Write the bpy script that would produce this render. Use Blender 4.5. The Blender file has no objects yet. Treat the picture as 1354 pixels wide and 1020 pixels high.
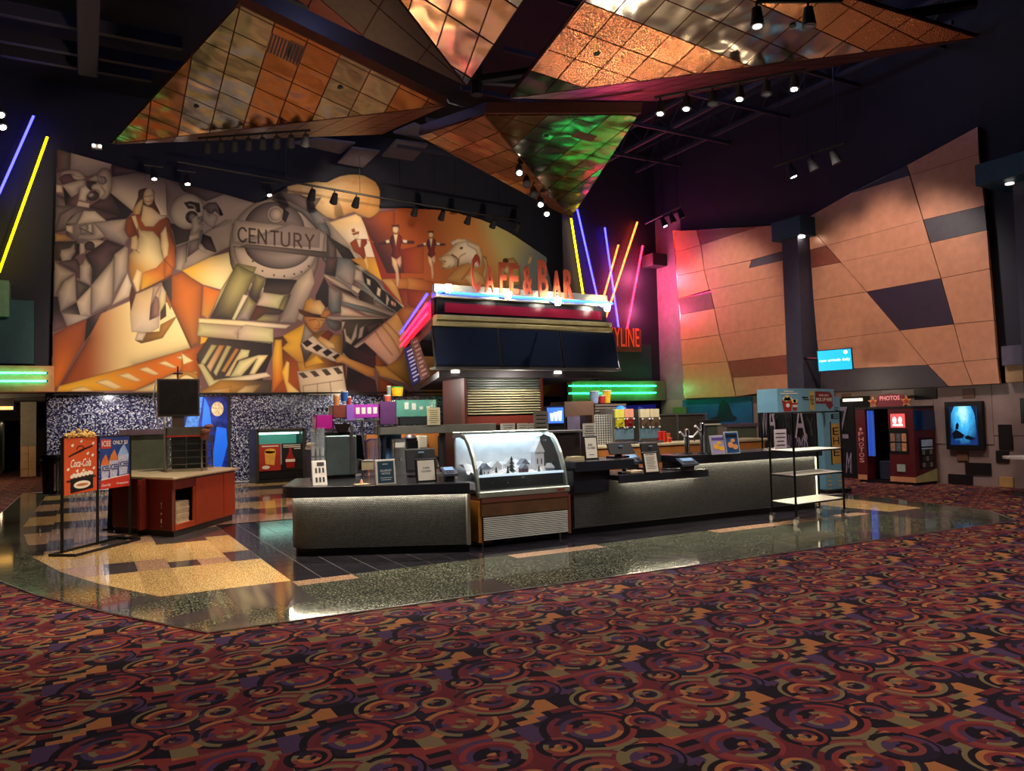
import bpy, bmesh, math, random
import numpy as np
from mathutils import Vector, Matrix
random.seed(7)
SC=bpy.context.scene; COL=SC.collection; pi=math.pi
# ---------------------------------------------------------------- camera, world, exposure
F,CX,CY,EYE=1018.,677.,510.,1.7
_y,_p,_r=math.radians(29.),math.radians(2.5),math.radians(-1.45)
FW=np.array([math.sin(_y)*math.cos(_p),math.cos(_y)*math.cos(_p),math.sin(_p)])
_r0=np.array([math.cos(_y),-math.sin(_y),0.]);_u0=np.cross(_r0,FW)
RT=_r0*math.cos(_r)+_u0*math.sin(_r);UP=np.cross(RT,FW)
cam=bpy.data.objects.new('camera',bpy.data.cameras.new('camera'));COL.objects.link(cam)
cam.data.sensor_width=36.;cam.data.sensor_fit='HORIZONTAL';cam.data.lens=F/1354*36;cam.data.clip_end=200
cam.matrix_world=Matrix(((RT[0],UP[0],-FW[0],0),(RT[1],UP[1],-FW[1],0),(RT[2],UP[2],-FW[2],EYE),(0,0,0,1)))
SC.camera=cam
wd=bpy.data.worlds.new('world');SC.world=wd;wd.use_nodes=True
wd.node_tree.nodes['Background'].inputs[0].default_value=(.10,.10,.16,1);wd.node_tree.nodes['Background'].inputs[1].default_value=.3
SC.view_settings.view_transform='Standard';SC.view_settings.look='None';SC.view_settings.gamma=1;SC.view_settings.use_curve_mapping=False
SC.view_settings.exposure=0.12
SC.cycles.max_bounces=6;SC.cycles.diffuse_bounces=3;SC.cycles.glossy_bounces=4;SC.cycles.transmission_bounces=4;SC.cycles.transparent_max_bounces=8
SC.cycles.sample_clamp_indirect=4.;SC.cycles.caustics_reflective=False;SC.cycles.caustics_refractive=False
SC.cycles.blur_glossy=1.
def at(px,py,X=None,Y=None,Z=None):
    d=FW*F+RT*(px-CX)-UP*(py-CY)
    t=(X/d[0]) if X is not None else (Y/d[1]) if Y is not None else (Z-EYE)/d[2]
    return Vector((d[0]*t,d[1]*t,EYE+d[2]*t))
def lamp(kind,loc,power,color,size=.1,aim=None,spot=60,blend=.6,sy=None):
    l=bpy.data.lights.new('light_source',kind);l.energy=power;l.color=color
    if kind=='SPOT': l.spot_size=math.radians(spot);l.spot_blend=blend;l.shadow_soft_size=size
    elif kind=='POINT': l.shadow_soft_size=size
    elif kind=='AREA':
        l.size=size
        if sy: l.shape='RECTANGLE';l.size_y=sy
    o=bpy.data.objects.new('light_source',l);COL.objects.link(o);o.location=loc
    if aim is not None: o.rotation_euler=(Vector(aim)-Vector(loc)).to_track_quat('-Z','Y').to_euler()
    return o
WARM=(1,.80,.60);NEUT=(1,.93,.85);COOL=(.85,.93,1)
# hall downlights (fixtures high in the ceiling), spots from the track rails, added arch and counter front spots, and bar lighting
for (x,y,z,p) in ((4,3,8.5,340),(9,1.5,8.5,430),(13,5,8.5,500),(0,6,8.5,170),(6,-3,8.5,180)):
    lamp('SPOT',(x,y,z),p*1.9,(1,.80,.70),.5,(x,y,0),125,.7)
for a,b,p,s in (((3.,15.6,7.9),(2.2,25,3.6),2600,44),((4.2,15.2,7.9),(5.6,25,3.8),1500,46),((1.8,16.5,7.9),(.2,25,5.5),900,50),((8,19,8.4),(7.5,25,6.5),900,70),((11.,18.2,5.6),(12.,25,7.6),800,70),((7.5,22,9.6),(8,25,9.4),160,60)): lamp('SPOT',a,p,WARM,.15,b,s)  # the one aimed up at the arch is an added, unseen spot
for a,b,p,s in (((9,10.3,7.7),(5.2,9.0,.9),1500,40),((10.5,9.5,7.7),(8.6,9.3,.9),1500,40),((11,9,7.7),(10.6,9.,.5),900,40),((5,12.5,7.9),(3,10,.9),700,45),((8,12,7.7),(8.5,12.6,1),900,60),((9.,5.8,7.9),(5.3,9.2,.6),850,24),((11,5.5,7.9),(9,9.3,.5),450,44),((5,5.5,8),(3.4,9.6,.5),300,40)): lamp('SPOT',a,p,NEUT,.1,b,s)  # last three are unseen spots added to brighten the counter and case fronts
# bar interior
for a,p in (((4.6,12,2.35),60),((8.5,11.2,2.6),70),((6.1,10.75,2.3),26),((10,11.8,2.7),60),((3.9,10.3,2.5),45)): lamp('POINT',a,p,NEUT,.12)  # the weakest point is added to brighten the louvred shutter
# entry tiles and condiment station
for a,b,p,s in (((1.2,9.5,7.5),(1.,9.6,0),900,60),((2.,12,7.6),(1.5,14,.6),1300,50),((1,20,8),(2,21,0),1300,80),((7,21,8.),(6,23,1),600,70)): lamp('SPOT',a,p,WARM,.15,b,s)
# mosaic wall downlights
for x in (.6,2.6,7.5): lamp('SPOT',(x,23.9,2.75),90,NEUT,.05,(x,25,1.3),120)
# unseen upward spots added to light the metal ceiling wings
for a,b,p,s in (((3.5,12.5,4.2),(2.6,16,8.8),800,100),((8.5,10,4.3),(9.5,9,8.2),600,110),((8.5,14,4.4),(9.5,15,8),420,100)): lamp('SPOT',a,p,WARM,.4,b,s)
# right wall wash
for a,b,p,s in (((12.6,11,7.4),(16.7,11.5,4),900,70),((13,16.5,7.4),(16.7,17,4.5),700,70)): lamp('SPOT',a,p,(1,.85,.76),.2,b,s)
lamp('POINT',(14.6,13.3,2.4),40,WARM,.1)
for a,p in (((-1,12,10.4),70),((12,12,10.6),90),((5,20,10.8),60)): lamp('POINT',a,p,(.35,.42,1),.5)  # unseen bluish fills added to lift the dark ceiling and walls
lamp('POINT',at(846,365,Y=19.85),170,(1,.14,.30),.3);lamp('POINT',at(846,410,Y=19.85),120,(1,.14,.30),.3)
lamp('POINT',at(862,515,Y=19.5),9,(.1,1,.4),.1);lamp('SPOT',(3.5,8.5,7.6),900,WARM,.15,(.6,10.2,0),50)

# ---------------------------------------------------------------- materials
def lin(c):
    c=np.asarray(c,float)/255.
    return np.where(c<=.04045,c/12.92,((c+.055)/1.055)**2.4)
_M={}
def nodes(name):
    m=bpy.data.materials.new(name);m.use_nodes=True
    return m,m.node_tree,m.node_tree.nodes['Principled BSDF']
def N(nt,t,**k):
    n=nt.nodes.new(t)
    for a,b in k.items():
        if a=='op': n.operation=b
        else: setattr(n,a,b)
    return n
def mth(nt,op,a,b=None,c=None):
    n=nt.nodes.new('ShaderNodeMath');n.operation=op
    for i,v in enumerate((a,b,c)):
        if v is None: continue
        if hasattr(v,'is_output') or hasattr(v,'links'): nt.links.new(v,n.inputs[i])
        else: n.inputs[i].default_value=v
    return n.outputs[0]
def M(name,rgb=(128,128,128),rough=.5,metal=0.,var=.12,scale=6.,bump=0.,bscale=30.,emit=None,es=1.,spec=.5,alpha=1.,trans=0.,ior=1.45,coat=0.):
    if name in _M: return _M[name]
    m,nt,b=nodes(name);c=lin(rgb)
    b.inputs['Roughness'].default_value=rough;b.inputs['Metallic'].default_value=metal
    b.inputs['Specular IOR Level'].default_value=spec;b.inputs['IOR'].default_value=ior
    b.inputs['Coat Weight'].default_value=coat
    if trans: b.inputs['Transmission Weight'].default_value=trans
    if alpha<1: b.inputs['Alpha'].default_value=alpha
    tc=N(nt,'ShaderNodeTexCoord');no=N(nt,'ShaderNodeTexNoise');no.inputs['Scale'].default_value=scale;no.inputs['Detail'].default_value=3
    nt.links.new(tc.outputs['Object'],no.inputs['Vector'])
    if emit is not None:
        b.inputs['Base Color'].default_value=(*c,1)
        b.inputs['Emission Color'].default_value=(*lin(emit),1);b.inputs['Emission Strength'].default_value=es
    else:
        r=N(nt,'ShaderNodeValToRGB');nt.links.new(no.outputs['Fac'],r.inputs[0])
        r.color_ramp.elements[0].position=.3;r.color_ramp.elements[1].position=.7
        r.color_ramp.elements[0].color=(*(c*(1-var)),1);r.color_ramp.elements[1].color=(*np.clip(c*(1+var),0,1),1)
        nt.links.new(r.outputs[0],b.inputs['Base Color'])
    if bump:
        n2=N(nt,'ShaderNodeTexNoise');n2.inputs['Scale'].default_value=bscale;n2.inputs['Detail'].default_value=4
        nt.links.new(tc.outputs['Object'],n2.inputs['Vector'])
        bp=N(nt,'ShaderNodeBump');bp.inputs['Strength'].default_value=bump;bp.inputs['Distance'].default_value=.02
        nt.links.new(n2.outputs['Fac'],bp.inputs['Height']);nt.links.new(bp.outputs[0],b.inputs['Normal'])
    _M[name]=m;return m
def glow(name,rgb,s): return M('glow_'+name,rgb,.4,emit=rgb,es=s)
# ---------------------------------------------------------------- mesh building
OFF={}
def prop(o,label=None,cat=None,group=None,kind=None):
    if label: o['label']=label
    if cat: o['category']=cat
    if group: o['group']=group
    if kind: o['kind']=kind
    return o
def thing(name,label,cat,loc=(0,0,0),group=None):
    o=bpy.data.objects.new(name,None);COL.objects.link(o);o.location=loc;o.empty_display_size=.2
    OFF[o.name]=Vector(loc);return prop(o,label,cat,group)
class MB:
    def __init__(s): s.v=[];s.f=[];s.mi=[];s.cur=0
    def add(s,v,f):
        k=len(s.v);s.v+=[tuple(map(float,p)) for p in v];s.f+=[tuple(i+k for i in q) for q in f];s.mi+=[s.cur]*len(f);return s
    def box(s,x0,x1,y0,y1,z0,z1):
        return s.add([(x0,y0,z0),(x1,y0,z0),(x1,y1,z0),(x0,y1,z0),(x0,y0,z1),(x1,y0,z1),(x1,y1,z1),(x0,y1,z1)],
            [(0,3,2,1),(4,5,6,7),(0,1,5,4),(1,2,6,5),(2,3,7,6),(3,0,4,7)])
    def prism(s,pts,ex):
        p=[Vector(q) for q in pts];n=len(p);e=Vector(ex)
        nn=Vector((0,0,0))
        for i in range(n): nn+=p[i].cross(p[(i+1)%n])
        if nn.dot(e)>0: p=p[::-1]
        return s.add(p+[q+e for q in p],[tuple(range(n)),tuple(range(2*n-1,n-1,-1))]+[(i,i+n,(i+1)%n+n,(i+1)%n) for i in range(n)])
    def slab(s,poly,z0,z1): return s.prism([(x,y,z0) for x,y in poly],(0,0,z1-z0))
    def cyl(s,a,b,r,r2=None,n=10,cap=True):
        a,b=Vector(a),Vector(b);d=(b-a).normalized();r2=r if r2 is None else r2
        u=d.orthogonal().normalized();w=d.cross(u)
        ring=lambda c,R:[c+(u*math.cos(2*pi*i/n)+w*math.sin(2*pi*i/n))*R for i in range(n)]
        f=[(i,(i+1)%n,(i+1)%n+n,i+n) for i in range(n)]
        if cap: f+=[tuple(range(n-1,-1,-1)),tuple(range(n,2*n))]
        return s.add(ring(a,r)+ring(b,r2),f)
    def tube(s,pts,r,n=6):
        for i in range(len(pts)-1): s.cyl(pts[i],pts[i+1],r,n=n)
        return s
    def lathe(s,c,prof,n=16):
        c=Vector(c);v=[];m=len(prof)
        for i in range(n):
            a=2*pi*i/n
            for r,z in prof: v.append(c+Vector((r*math.cos(a),r*math.sin(a),z)))
        f=[]
        for i in range(n):
            j=(i+1)%n
            for k in range(m-1): f.append((i*m+k,j*m+k,j*m+k+1,i*m+k+1))
        f.append(tuple(i*m for i in range(n-1,-1,-1)));f.append(tuple(i*m+m-1 for i in range(n)))
        return s.add(v,f)
    def ball(s,c,r,n=8,sc=(1,1,1)):
        v=[];c=Vector(c);h=n//2
        for i in range(h+1):
            t=pi*i/h
            for j in range(n):
                p=2*pi*j/n;v.append(c+Vector((r*sc[0]*math.sin(t)*math.cos(p),r*sc[1]*math.sin(t)*math.sin(p),r*sc[2]*math.cos(t))))
        f=[]
        for i in range(h):
            for j in range(n): 
                a,b,cc,d=i*n+j,(i+1)*n+j,(i+1)*n+(j+1)%n,i*n+(j+1)%n
                f.append((a,b,cc) if i==0 else (a,b,d) if i==h-1 else (a,b,cc,d))
                if i==0: f[-1]=(a,b,cc)
                elif i==h-1: f[-1]=(a,b,d)
        return s.add(v,f)
    def build(s,name,mat,parent=None,smooth=False,bevel=0,kind=None,label=None,seg=1):
        off=Vector((0,0,0));
        if parent is not None: off=OFF.get(parent.name,Vector((0,0,0)))
        me=bpy.data.meshes.new(name);me.from_pydata([(p[0]-off[0],p[1]-off[1],p[2]-off[2]) for p in s.v],[],s.f)
        for m in (mat if isinstance(mat,(list,tuple)) else [mat]): me.materials.append(m)
        if isinstance(mat,(list,tuple)): me.polygons.foreach_set('material_index',s.mi)
        if smooth: me.polygons.foreach_set('use_smooth',[True]*len(me.polygons))
        me.update()
        o=bpy.data.objects.new(name,me);COL.objects.link(o)
        if parent is not None: o.parent=parent;OFF[o.name]=off
        else: OFF[o.name]=Vector((0,0,0))
        if smooth=='auto' or smooth:
            try: me.set_sharp_from_angle(angle=math.radians(40))
            except Exception: pass
        if bevel:
            b=o.modifiers.new('bevel','BEVEL');b.width=bevel;b.segments=seg;b.limit_method='ANGLE'
        if kind: o['kind']=kind
        if label: o['label']=label
        return o
def box(name,mat,parent,x0,x1,y0,y1,z0,z1,**k): return MB().box(x0,x1,y0,y1,z0,z1).build(name,mat,parent,**k)
def struct(name,mb,mat,**k): return mb.build(name,mat,kind='structure',**k)
_tx={}
def glyphs(s,bold=False,shear=0.):
    key=(s,shear,bold)
    if key in _tx: return _tx[key]
    cu=bpy.data.curves.new('text','FONT');cu.body=s;cu.resolution_u=2;cu.fill_mode='FRONT';cu.shear=shear
    if bold: cu.offset=.02
    o=bpy.data.objects.new('text',cu);COL.objects.link(o)
    dg=bpy.context.evaluated_depsgraph_get();me=bpy.data.meshes.new_from_object(o.evaluated_get(dg))
    v=np.array([p.co[:] for p in me.vertices]);f=[tuple(p.vertices) for p in me.polygons]
    bpy.data.objects.remove(o);bpy.data.curves.remove(cu);bpy.data.meshes.remove(me)
    _tx[key]=(v,f);return v,f
class Pl:  # a flat print area: origin (lower left), right vector, up vector
    def __init__(s,o,r,u): s.o=Vector(o);s.r=Vector(r);s.u=Vector(u);s.n=s.r.cross(s.u).normalized()
    def p(s,a,b,c=0): return s.o+s.r*a+s.u*b+s.n*c
    def shape(s,mb,pts,c=.002,h=.002): return mb.prism([s.p(a,b,c) for a,b in pts],s.n*h)
    def rect(s,mb,a0,b0,a1,b1,c=.002,h=.002): return s.shape(mb,[(a0,b0),(a1,b0),(a1,b1),(a0,b1)],c,h)
    def disc(s,mb,a,b,ra,rb,c=.002,h=.002,n=14,rot=0): return s.shape(mb,[(a+ra*math.cos(2*pi*i/n+rot),b+rb*math.sin(2*pi*i/n+rot)) for i in range(n)],c,h)
    def text(s,mb,t,a0,b0,a1,b1,c=.006,h=.001,bold=False,shear=0.,keep=False):
        v,f=glyphs(t,bold,shear)
        if len(v)==0: return mb
        mn,mx=v.min(0),v.max(0);w=mx-mn;sx=(a1-a0)/max(w[0],1e-6);sy=(b1-b0)/max(w[1],1e-6)
        if keep:
            lu,lr=s.u.length,s.r.length;k=min(sx*lr,sy*lu);sx=k/lr;sy=k/lu
            a0+=((a1-a0)-w[0]*sx)/2;b0+=((b1-b0)-w[1]*sy)/2
        P=[s.p(a0+(q[0]-mn[0])*sx,b0+(q[1]-mn[1])*sy,c) for q in v]
        mb.add(P,f)
        if h>.0015:
            k=len(P);base=len(mb.v);mb.add([q-s.n*h for q in P],[tuple(reversed(g)) for g in f])
            from collections import Counter
            E=Counter()
            for g in f:
                for i in range(len(g)): E[(g[i],g[(i+1)%len(g)])]+=1
            side=[(b_+base-k,a_+base-k,a_+base,b_+base) for (a_,b_) in E if (b_,a_) not in E]
            mb.f+=side;mb.mi+=[mb.cur]*len(side)
        return mb
def plpx(x0,y0,x1,y1,X=None,Y=None):
    """print plane whose unit square covers the given picture rectangle on a wall plane"""
    ym,xm=(y0+y1)/2,(x0+x1)/2
    a,b=at(x0,ym,X=X,Y=Y),at(x1,ym,X=X,Y=Y);zt,zb=at(xm,y0,X=X,Y=Y).z,at(xm,y1,X=X,Y=Y).z
    o=Vector((a.x,a.y,zb));return Pl(o,Vector((b.x-a.x,b.y-a.y,0)),Vector((0,0,zt-zb)))
def rectpx(x0,y0,x1,y1,Y):
    ym,xm=(y0+y1)/2,(x0+x1)/2
    return at(x0,ym,Y=Y).x,at(x1,ym,Y=Y).x,at(xm,y1,Y=Y).z,at(xm,y0,Y=Y).z
def seat(x0,x1,yt,yb,zb):
    """X extents, front Y and top of an object standing on height zb"""
    xm=(x0+x1)/2;Y=at(xm,yb,Z=zb).y
    return at(x0,yb,Y=Y).x,at(x1,yb,Y=Y).x,Y,at(xm,yt,Y=Y).z
def copy_tree(o,dx=(0,0,0),parent=None):
    c=o.copy();COL.objects.link(c);c.parent=parent
    if parent is None: c.location=Vector(o.location)+Vector(dx)
    OFF[c.name]=OFF.get(o.name,Vector((0,0,0)))
    for ch in list(o.children):
        copy_tree(ch,parent=c)
    return c
# common materials
NAVY=M('navy_wall_paint',(26,26,40),.7,var=.15,scale=1.5)
BLK=M('black_paint',(14,14,16),.45);BLKG=M('black_gloss',(8,8,10),.15);BLKM=M('black_matte',(18,17,18),.8)
STEEL=M('brushed_steel',(190,190,186),.3,1.,bump=.05,bscale=200);CHROME=M('chrome',(225,225,225),.12,1.)
ALU=M('satin_aluminium',(165,165,160),.35,.9);WHITE=M('white_plastic',(225,222,212),.4);PAPER=M('white_paper',(232,228,212),.7,var=.04)
RED=M('red_print',(190,40,30),.5);GLASSD=M('screen_glass',(30,38,56),.12,spec=.6,var=.05);INK=M('black_ink',(20,18,20),.7)
GLASS=M('clear_glass',(90,100,100),.02,alpha=.07,spec=.6);CREAM=M('cream_laminate',(205,190,150),.35);GREYP=M('grey_laminate',(110,108,98),.4)
# ---- mural painting: numpy buffer in wall coordinates of the artwork ----
MS=1.25; MX0,MY0,MX1,MY1=60.,222.,756.,532.
MY0=190.
MW,MH=int((MX1-MX0)*MS)+1,int((MY1-MY0)*MS)+1
buf=np.zeros((MH,MW,3),np.float32)
PAL=dict(b=(214,188,160),g=(176,156,144),k=(30,22,28),m=(112,80,82),o=(212,112,30),r=(156,74,34),y=(240,180,50),p=(252,226,160),n=(92,46,28),v=(184,170,104),d=(78,64,56),w=(236,214,184),t=(206,150,84),c=(122,128,128),s=(232,196,140),a=(140,120,112),l=(214,206,150),h=(196,140,60),e=(136,44,34),u=(66,34,44),i=(214,160,140),j=(120,90,44),f=(190,120,60))
def smooth(pts,closed=True,n=5):
    p=np.array(pts,float);N=len(p);out=[]
    for k in range(N if closed else N-1):
        if closed: a,b,c,d=p[k-1],p[k],p[(k+1)%N],p[(k+2)%N]
        else: a,b,c,d=p[max(k-1,0)],p[k],p[k+1],p[min(k+2,N-1)]
        for q in range(n):
            t=q/n
            out.append(.5*((2*b)+(c-a)*t+(2*a-5*b+4*c-d)*t*t+(3*b-a-3*c+d)*t**3))
    if not closed: out.append(p[-1])
    return np.array(out)
def segdist(X,Y,p,q):
    d=q-p;L=(d*d).sum()+1e-9
    t=np.clip(((X-p[0])*d[0]+(Y-p[1])*d[1])/L,0,1)
    return np.hypot(X-p[0]-t*d[0],Y-p[1]-t*d[1])
def inside(X,Y,p):
    r=np.zeros(X.shape,bool);n=len(p)
    for k in range(n):
        x0,y0=p[k-1];x1,y1=p[k]
        if y0==y1: continue
        r^=((y0>Y)!=(y1>Y))&(X<(x1-x0)*(Y-y0)/(y1-y0)+x0)
    return r
T=dict(A=(60,190,7.283),B=(60,310,7.283),C=(220,220,7.283),D=(220,340,7.283),E=(370,340,6.8),F=(380,220,7.283),G=(540,260,6.77),H=(60,400,6.77),M=(0,150,3.923),N=(0,380,3.923),P=(240,180,3.923),Q=(240,360,3.923),R=(480,240,3.518),Z=(0,0,1.))
def cvt(t,s):
    ox,oy,k=T[t];v=np.array([float(q) for q in s.replace(',',' ').split()]).reshape(-1,2)
    return v/k+np.array([ox,oy])
def ell(cx,cy,rx,ry,rot=0,a0=0,a1=360,n=28):
    a=np.radians(np.linspace(a0,a1,n));c,s=np.cos(np.radians(rot)),np.sin(np.radians(rot))
    x,y=rx*np.cos(a),ry*np.sin(a);return np.stack([cx+x*c-y*s,cy+x*s+y*c],1)
def col(c): return lin(PAL[c] if isinstance(c,str) else c)
def fill(p,c,c2=None,g=None,sh=.55,w=5.,se=None,sc='k',ol=.42):
    x0,x1=p[:,0].min()-1.5,p[:,0].max()+1.5;y0,y1=p[:,1].min()-1.5,p[:,1].max()+1.5
    i0,i1=max(0,int((x0-MX0)*MS)),min(MW,int((x1-MX0)*MS)+2);j0,j1=max(0,int((y0-MY0)*MS)),min(MH,int((y1-MY0)*MS)+2)
    if i1<=i0 or j1<=j0: return
    Y,X=np.mgrid[j0:j1,i0:i1];X=X/MS+MX0;Y=Y/MS+MY0
    ins=inside(X,Y,p);n=len(p);D=np.full(X.shape,1e9);DS=np.full(X.shape,1e9)
    for k in range(n):
        d=segdist(X,Y,p[k],p[(k+1)%n]);D=np.minimum(D,d)
        if se is None or k in se: DS=np.minimum(DS,d)
    a=np.clip(np.where(ins,D,-D)*MS+.5,0,1)[...,None]
    C=np.broadcast_to(col(c),X.shape+(3,)).copy()
    if c2 is not None:
        g=((x0,0),(x1,0)) if g is None else g;g0,g1=np.array(g[0],float),np.array(g[1],float);d=g1-g0
        t=np.clip(((X-g0[0])*d[0]+(Y-g0[1])*d[1])/(d@d+1e-9),0,1)[...,None];t=t*t*(3-2*t)
        C=C*(1-t)+col(c2)*t
    s=(min(.92,sh*1.35)*np.exp(-(DS/(w*1.3))**1.1))[...,None]
    C=C*(1-s)+col(sc)*.8*s
    if ol: 
        e=(ol*np.clip(1.1-D,0,1))[...,None];C=C*(1-e)
    buf[j0:j1,i0:i1]=buf[j0:j1,i0:i1]*(1-a)+C*a
def S(t,pts,c,c2=None,g=None,sm=0,**k):
    p=cvt(t,pts)
    if g: g=cvt(t,g)
    if sm: p=smooth(p,n=4)
    fill(p,c,c2,g,**k)
def EL(t,cx,cy,rx,ry,c,rot=0,c2=None,g=None,a0=0,a1=360,**k):
    ox,oy,q=T[t]
    if g: g=cvt(t,g)
    fill(ell(cx/q+ox,cy/q+oy,rx/q,ry/q,rot,a0,a1),c,c2,g,**k)
def LN(t,pts,wd,c='k',al=.8,sm=1,soft=1.):
    p=cvt(t,pts)
    if sm and len(p)>2: p=smooth(p,False,4)
    x0,y0=p.min(0)-wd-3;x1,y1=p.max(0)+wd+3
    i0,i1=max(0,int((x0-MX0)*MS)),min(MW,int((x1-MX0)*MS)+2);j0,j1=max(0,int((y0-MY0)*MS)),min(MH,int((y1-MY0)*MS)+2)
    Y,X=np.mgrid[j0:j1,i0:i1];X=X/MS+MX0;Y=Y/MS+MY0
    D=np.full(X.shape,1e9)
    for k in range(len(p)-1): D=np.minimum(D,segdist(X,Y,p[k],p[k+1]))
    a=(al*np.clip((wd/2+soft/2-D)/soft,0,1))[...,None]
    buf[j0:j1,i0:i1]=buf[j0:j1,i0:i1]*(1-a)+col(c)*a
OUT=np.array([(68,519),(69.5,430),(75,196),(93.6,201.7),(148,216.8),(186,227),(223,237),(243,243),(300,257),(336.7,268),(344,266.5),(352,264),(357,260),(371,251.6),(380,246),(389,244),(398,242.6),(408,241),(418,240),(425,240.5),(432,240.5),(440,236.5),(448.6,233),(457,231),(465,230),(473,230.3),(481.6,232),(490,236),(496.7,240.6),(501,247),(503,254),(503,264),(502,275.5),(520,274.8),(540,275.5),(560,276),(580,277.5),(599,280),(618,285),(636,290),(655,297.7),(668,304),(680,311),(693,319.5),(705.4,328),(724,341),(723,350),(735,400),(748,440),(748,525)])
def paint():
    buf[:]=col('m')
    # --- left: faces and hands behind the singer
    S('A','110 45 245 85 235 260 130 270 100 300 105 400','m','a',sh=.5,w=6)
    S('A','245 85 640 195 620 260 400 320 235 250','b','g','400 120 380 320',sh=.4,w=5,se=[2,3,4])
    S('A','640 195 920 268 640 320','m','a','640 250 920 268',sh=.6,w=6)
    S('A','640 320 930 268 1190 345 1320 470 1200 640 1200 740 840 650 630 480','b','a','900 650 1000 300',sh=.4,w=5)
    S('A','90 480 300 560 430 600 740 700 560 760 90 860','m','a','640 640 100 760',sh=.75,w=9)
    S('A','430 600 620 470 840 660 760 720 680 690','m','k','430 600 800 690',sh=.6,w=8)
    S('A','620 470 840 655 780 725 560 740 740 690','k',sh=0)
    S('A','90 600 300 600 150 690 90 860','a',sh=.6,w=8)
    EL('A',560,385,85,155,'b',5,sh=.55,w=6)
    S('A','130 340 170 265 320 258 385 335 300 345 240 300 210 390 130 380','b','g','300 260 160 380',sh=.5,w=4,sm=1)
    EL('A',215,345,80,55,'m',0,sh=.5,w=5)
    S('A','245 300 400 335 330 350 280 345','b',sh=.3,w=2)
    S('A','100 395 160 400 170 475 100 470','b',sh=.3,w=3)
    S('A','150 400 235 375 340 345 385 350 390 410 330 440 320 520 250 520','b','g','250 380 280 520',sh=.5,w=4)
    S('A','170 410 250 520 330 470 310 600 190 595','k','m','200 520 300 560',sh=.3)
    S('A','335 420 390 400 440 450 400 500 390 560 315 545','b','w',sh=.45,w=3,sm=0)
    S('A','405 350 480 300 580 320 600 360 560 400 500 370','b','g','430 320 560 400',sh=.5,w=3)
    for k in range(3): LN('A','%d 320 %d 380'%(500+k*32,520+k*30),1.2,'d',.8,0,2)
    S('A','400 360 500 370 450 420 440 460 400 420','d',sh=.5)
    S('A','450 400 520 380 560 430 580 480 520 530 510 460 450 440','b',sh=.5,w=3,sm=1)
    EL('A',460,505,60,45,'d',-20,sh=.6,w=3);EL('A',440,495,30,22,'g',-20,sh=.5,w=2)
    S('A','315 550 430 575 420 620 300 600','b',sh=.3,w=3)
    # second head
    EL('A',395,820,200,178,'a',-5,sh=.7,w=7)
    S('A','200 770 300 660 380 640 300 780','g','a',sh=.5,w=4)
    S('A','300 780 370 645 480 650 590 745 420 765','b','w',sh=.4,w=4)
    S('A','200 790 265 790 265 870 200 840','b',sh=.3,w=3)
    S('A','330 790 400 770 420 860 340 870','g',sh=.5,w=4)
    S('A','410 775 450 770 450 870 350 830 410 830','w',sh=.5,w=3)
    S('A','320 870 460 870 450 760 600 750 590 900 450 940 300 920','b','g','560 760 340 900',sh=.5,w=4)
    LN('A','330 815 410 845 450 870',1.4,'k',.8)
    S('A','460 760 780 725 760 830 805 910 765 980 590 915','b','g','700 740 600 900',sh=.45,w=5)
    S('A','90 865 190 870 320 945 90 945','t','a',sh=.5,w=4)
    EL('B',480,90,110,40,'b',0,sh=.4,w=3)
    S('B','590 50 765 115 660 200 640 310 480 480 440 490 450 330 380 200 480 130','m','k','560 200 460 440',sh=.8,w=10)
    S('B','90 70 300 70 330 180 240 270 90 250','d',sh=.6,w=6)
    S('B','150 150 240 130 280 80 290 170 260 220 240 265 160 260 140 200','b','g',sh=.5,w=4)
    S('B','330 80 380 85 385 180 330 200','b',sh=.4,w=3)
    S('B','300 90 330 90 320 200 300 190','k',sh=0)
    EL('B',425,110,50,45,'d',0,sh=.6,w=3)
    S('B','120 270 300 230 340 300 340 420 300 420 290 370','a','m',sh=.6,w=6)
    S('B','330 300 360 280 380 230 440 300 430 400 440 490 330 450','b','g','400 260 380 480',sh=.5,w=4)
    S('B','90 270 280 375 160 460 80 620','b','g','120 320 100 600',sh=.5,w=6)
    S('B','120 560 180 450 290 390 300 640 145 745','g','b','160 720 280 400',sh=.5,w=6,sm=0)
    S('B','290 390 300 440 440 500 300 640','d','a','420 520 300 460',sh=.7,w=8)
    S('B','300 650 440 500 440 790 330 790','b','g','300 650 440 780',sh=.4,w=5)
    S('B','145 750 300 655 335 775 210 885','a','k','180 850 290 680',sh=.5,w=5)
    S('B','335 775 430 795 210 890 160 760','g','a','300 800 180 860',sh=.2,w=4)
    S('B','70 600 120 600 145 750 205 890 70 940','k','m','130 700 90 940',sh=.3,w=4)
    S('B','440 490 640 250 665 200 655 600 640 680 435 780','g','b','440 740 620 400',sh=.6,w=6)
    S('B','665 190 770 110 800 130 790 370 655 590','b','g','680 250 780 400',sh=.5,w=5)
    S('B','790 370 830 490 810 600 640 685','b','w','660 660 820 420',sh=.35,w=4)
    # floor of singer / orange sweep
    S('H','65 295 200 215 370 150 350 350 120 750 62 780','r','o','200 300 120 700',sh=.35,w=5)
    S('H','370 150 400 130 560 50 350 360','k','m','380 160 500 100',sh=.4,w=6)
    S('H','135 745 380 330 500 100 750 -10 1110 0 1140 60 1300 410 800 560','r','p','330 400 900 420',sh=.45,w=6,se=[0,6])
    S('H','1110 -20 1220 -20 1300 -60 1330 380 1300 410','o','r',sh=.5,w=6)
    S('D','45 180 150 140 350 270 320 830 240 865 40 450','o','f','80 400 320 860',sh=.55,w=8,sc='n')
    S('D','355 275 530 330 400 600 340 560','o','h','400 300 380 600',sh=.3,w=4,sc='r')
    S('D','330 765 400 775 370 840 325 850','y',sh=.2)
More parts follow.
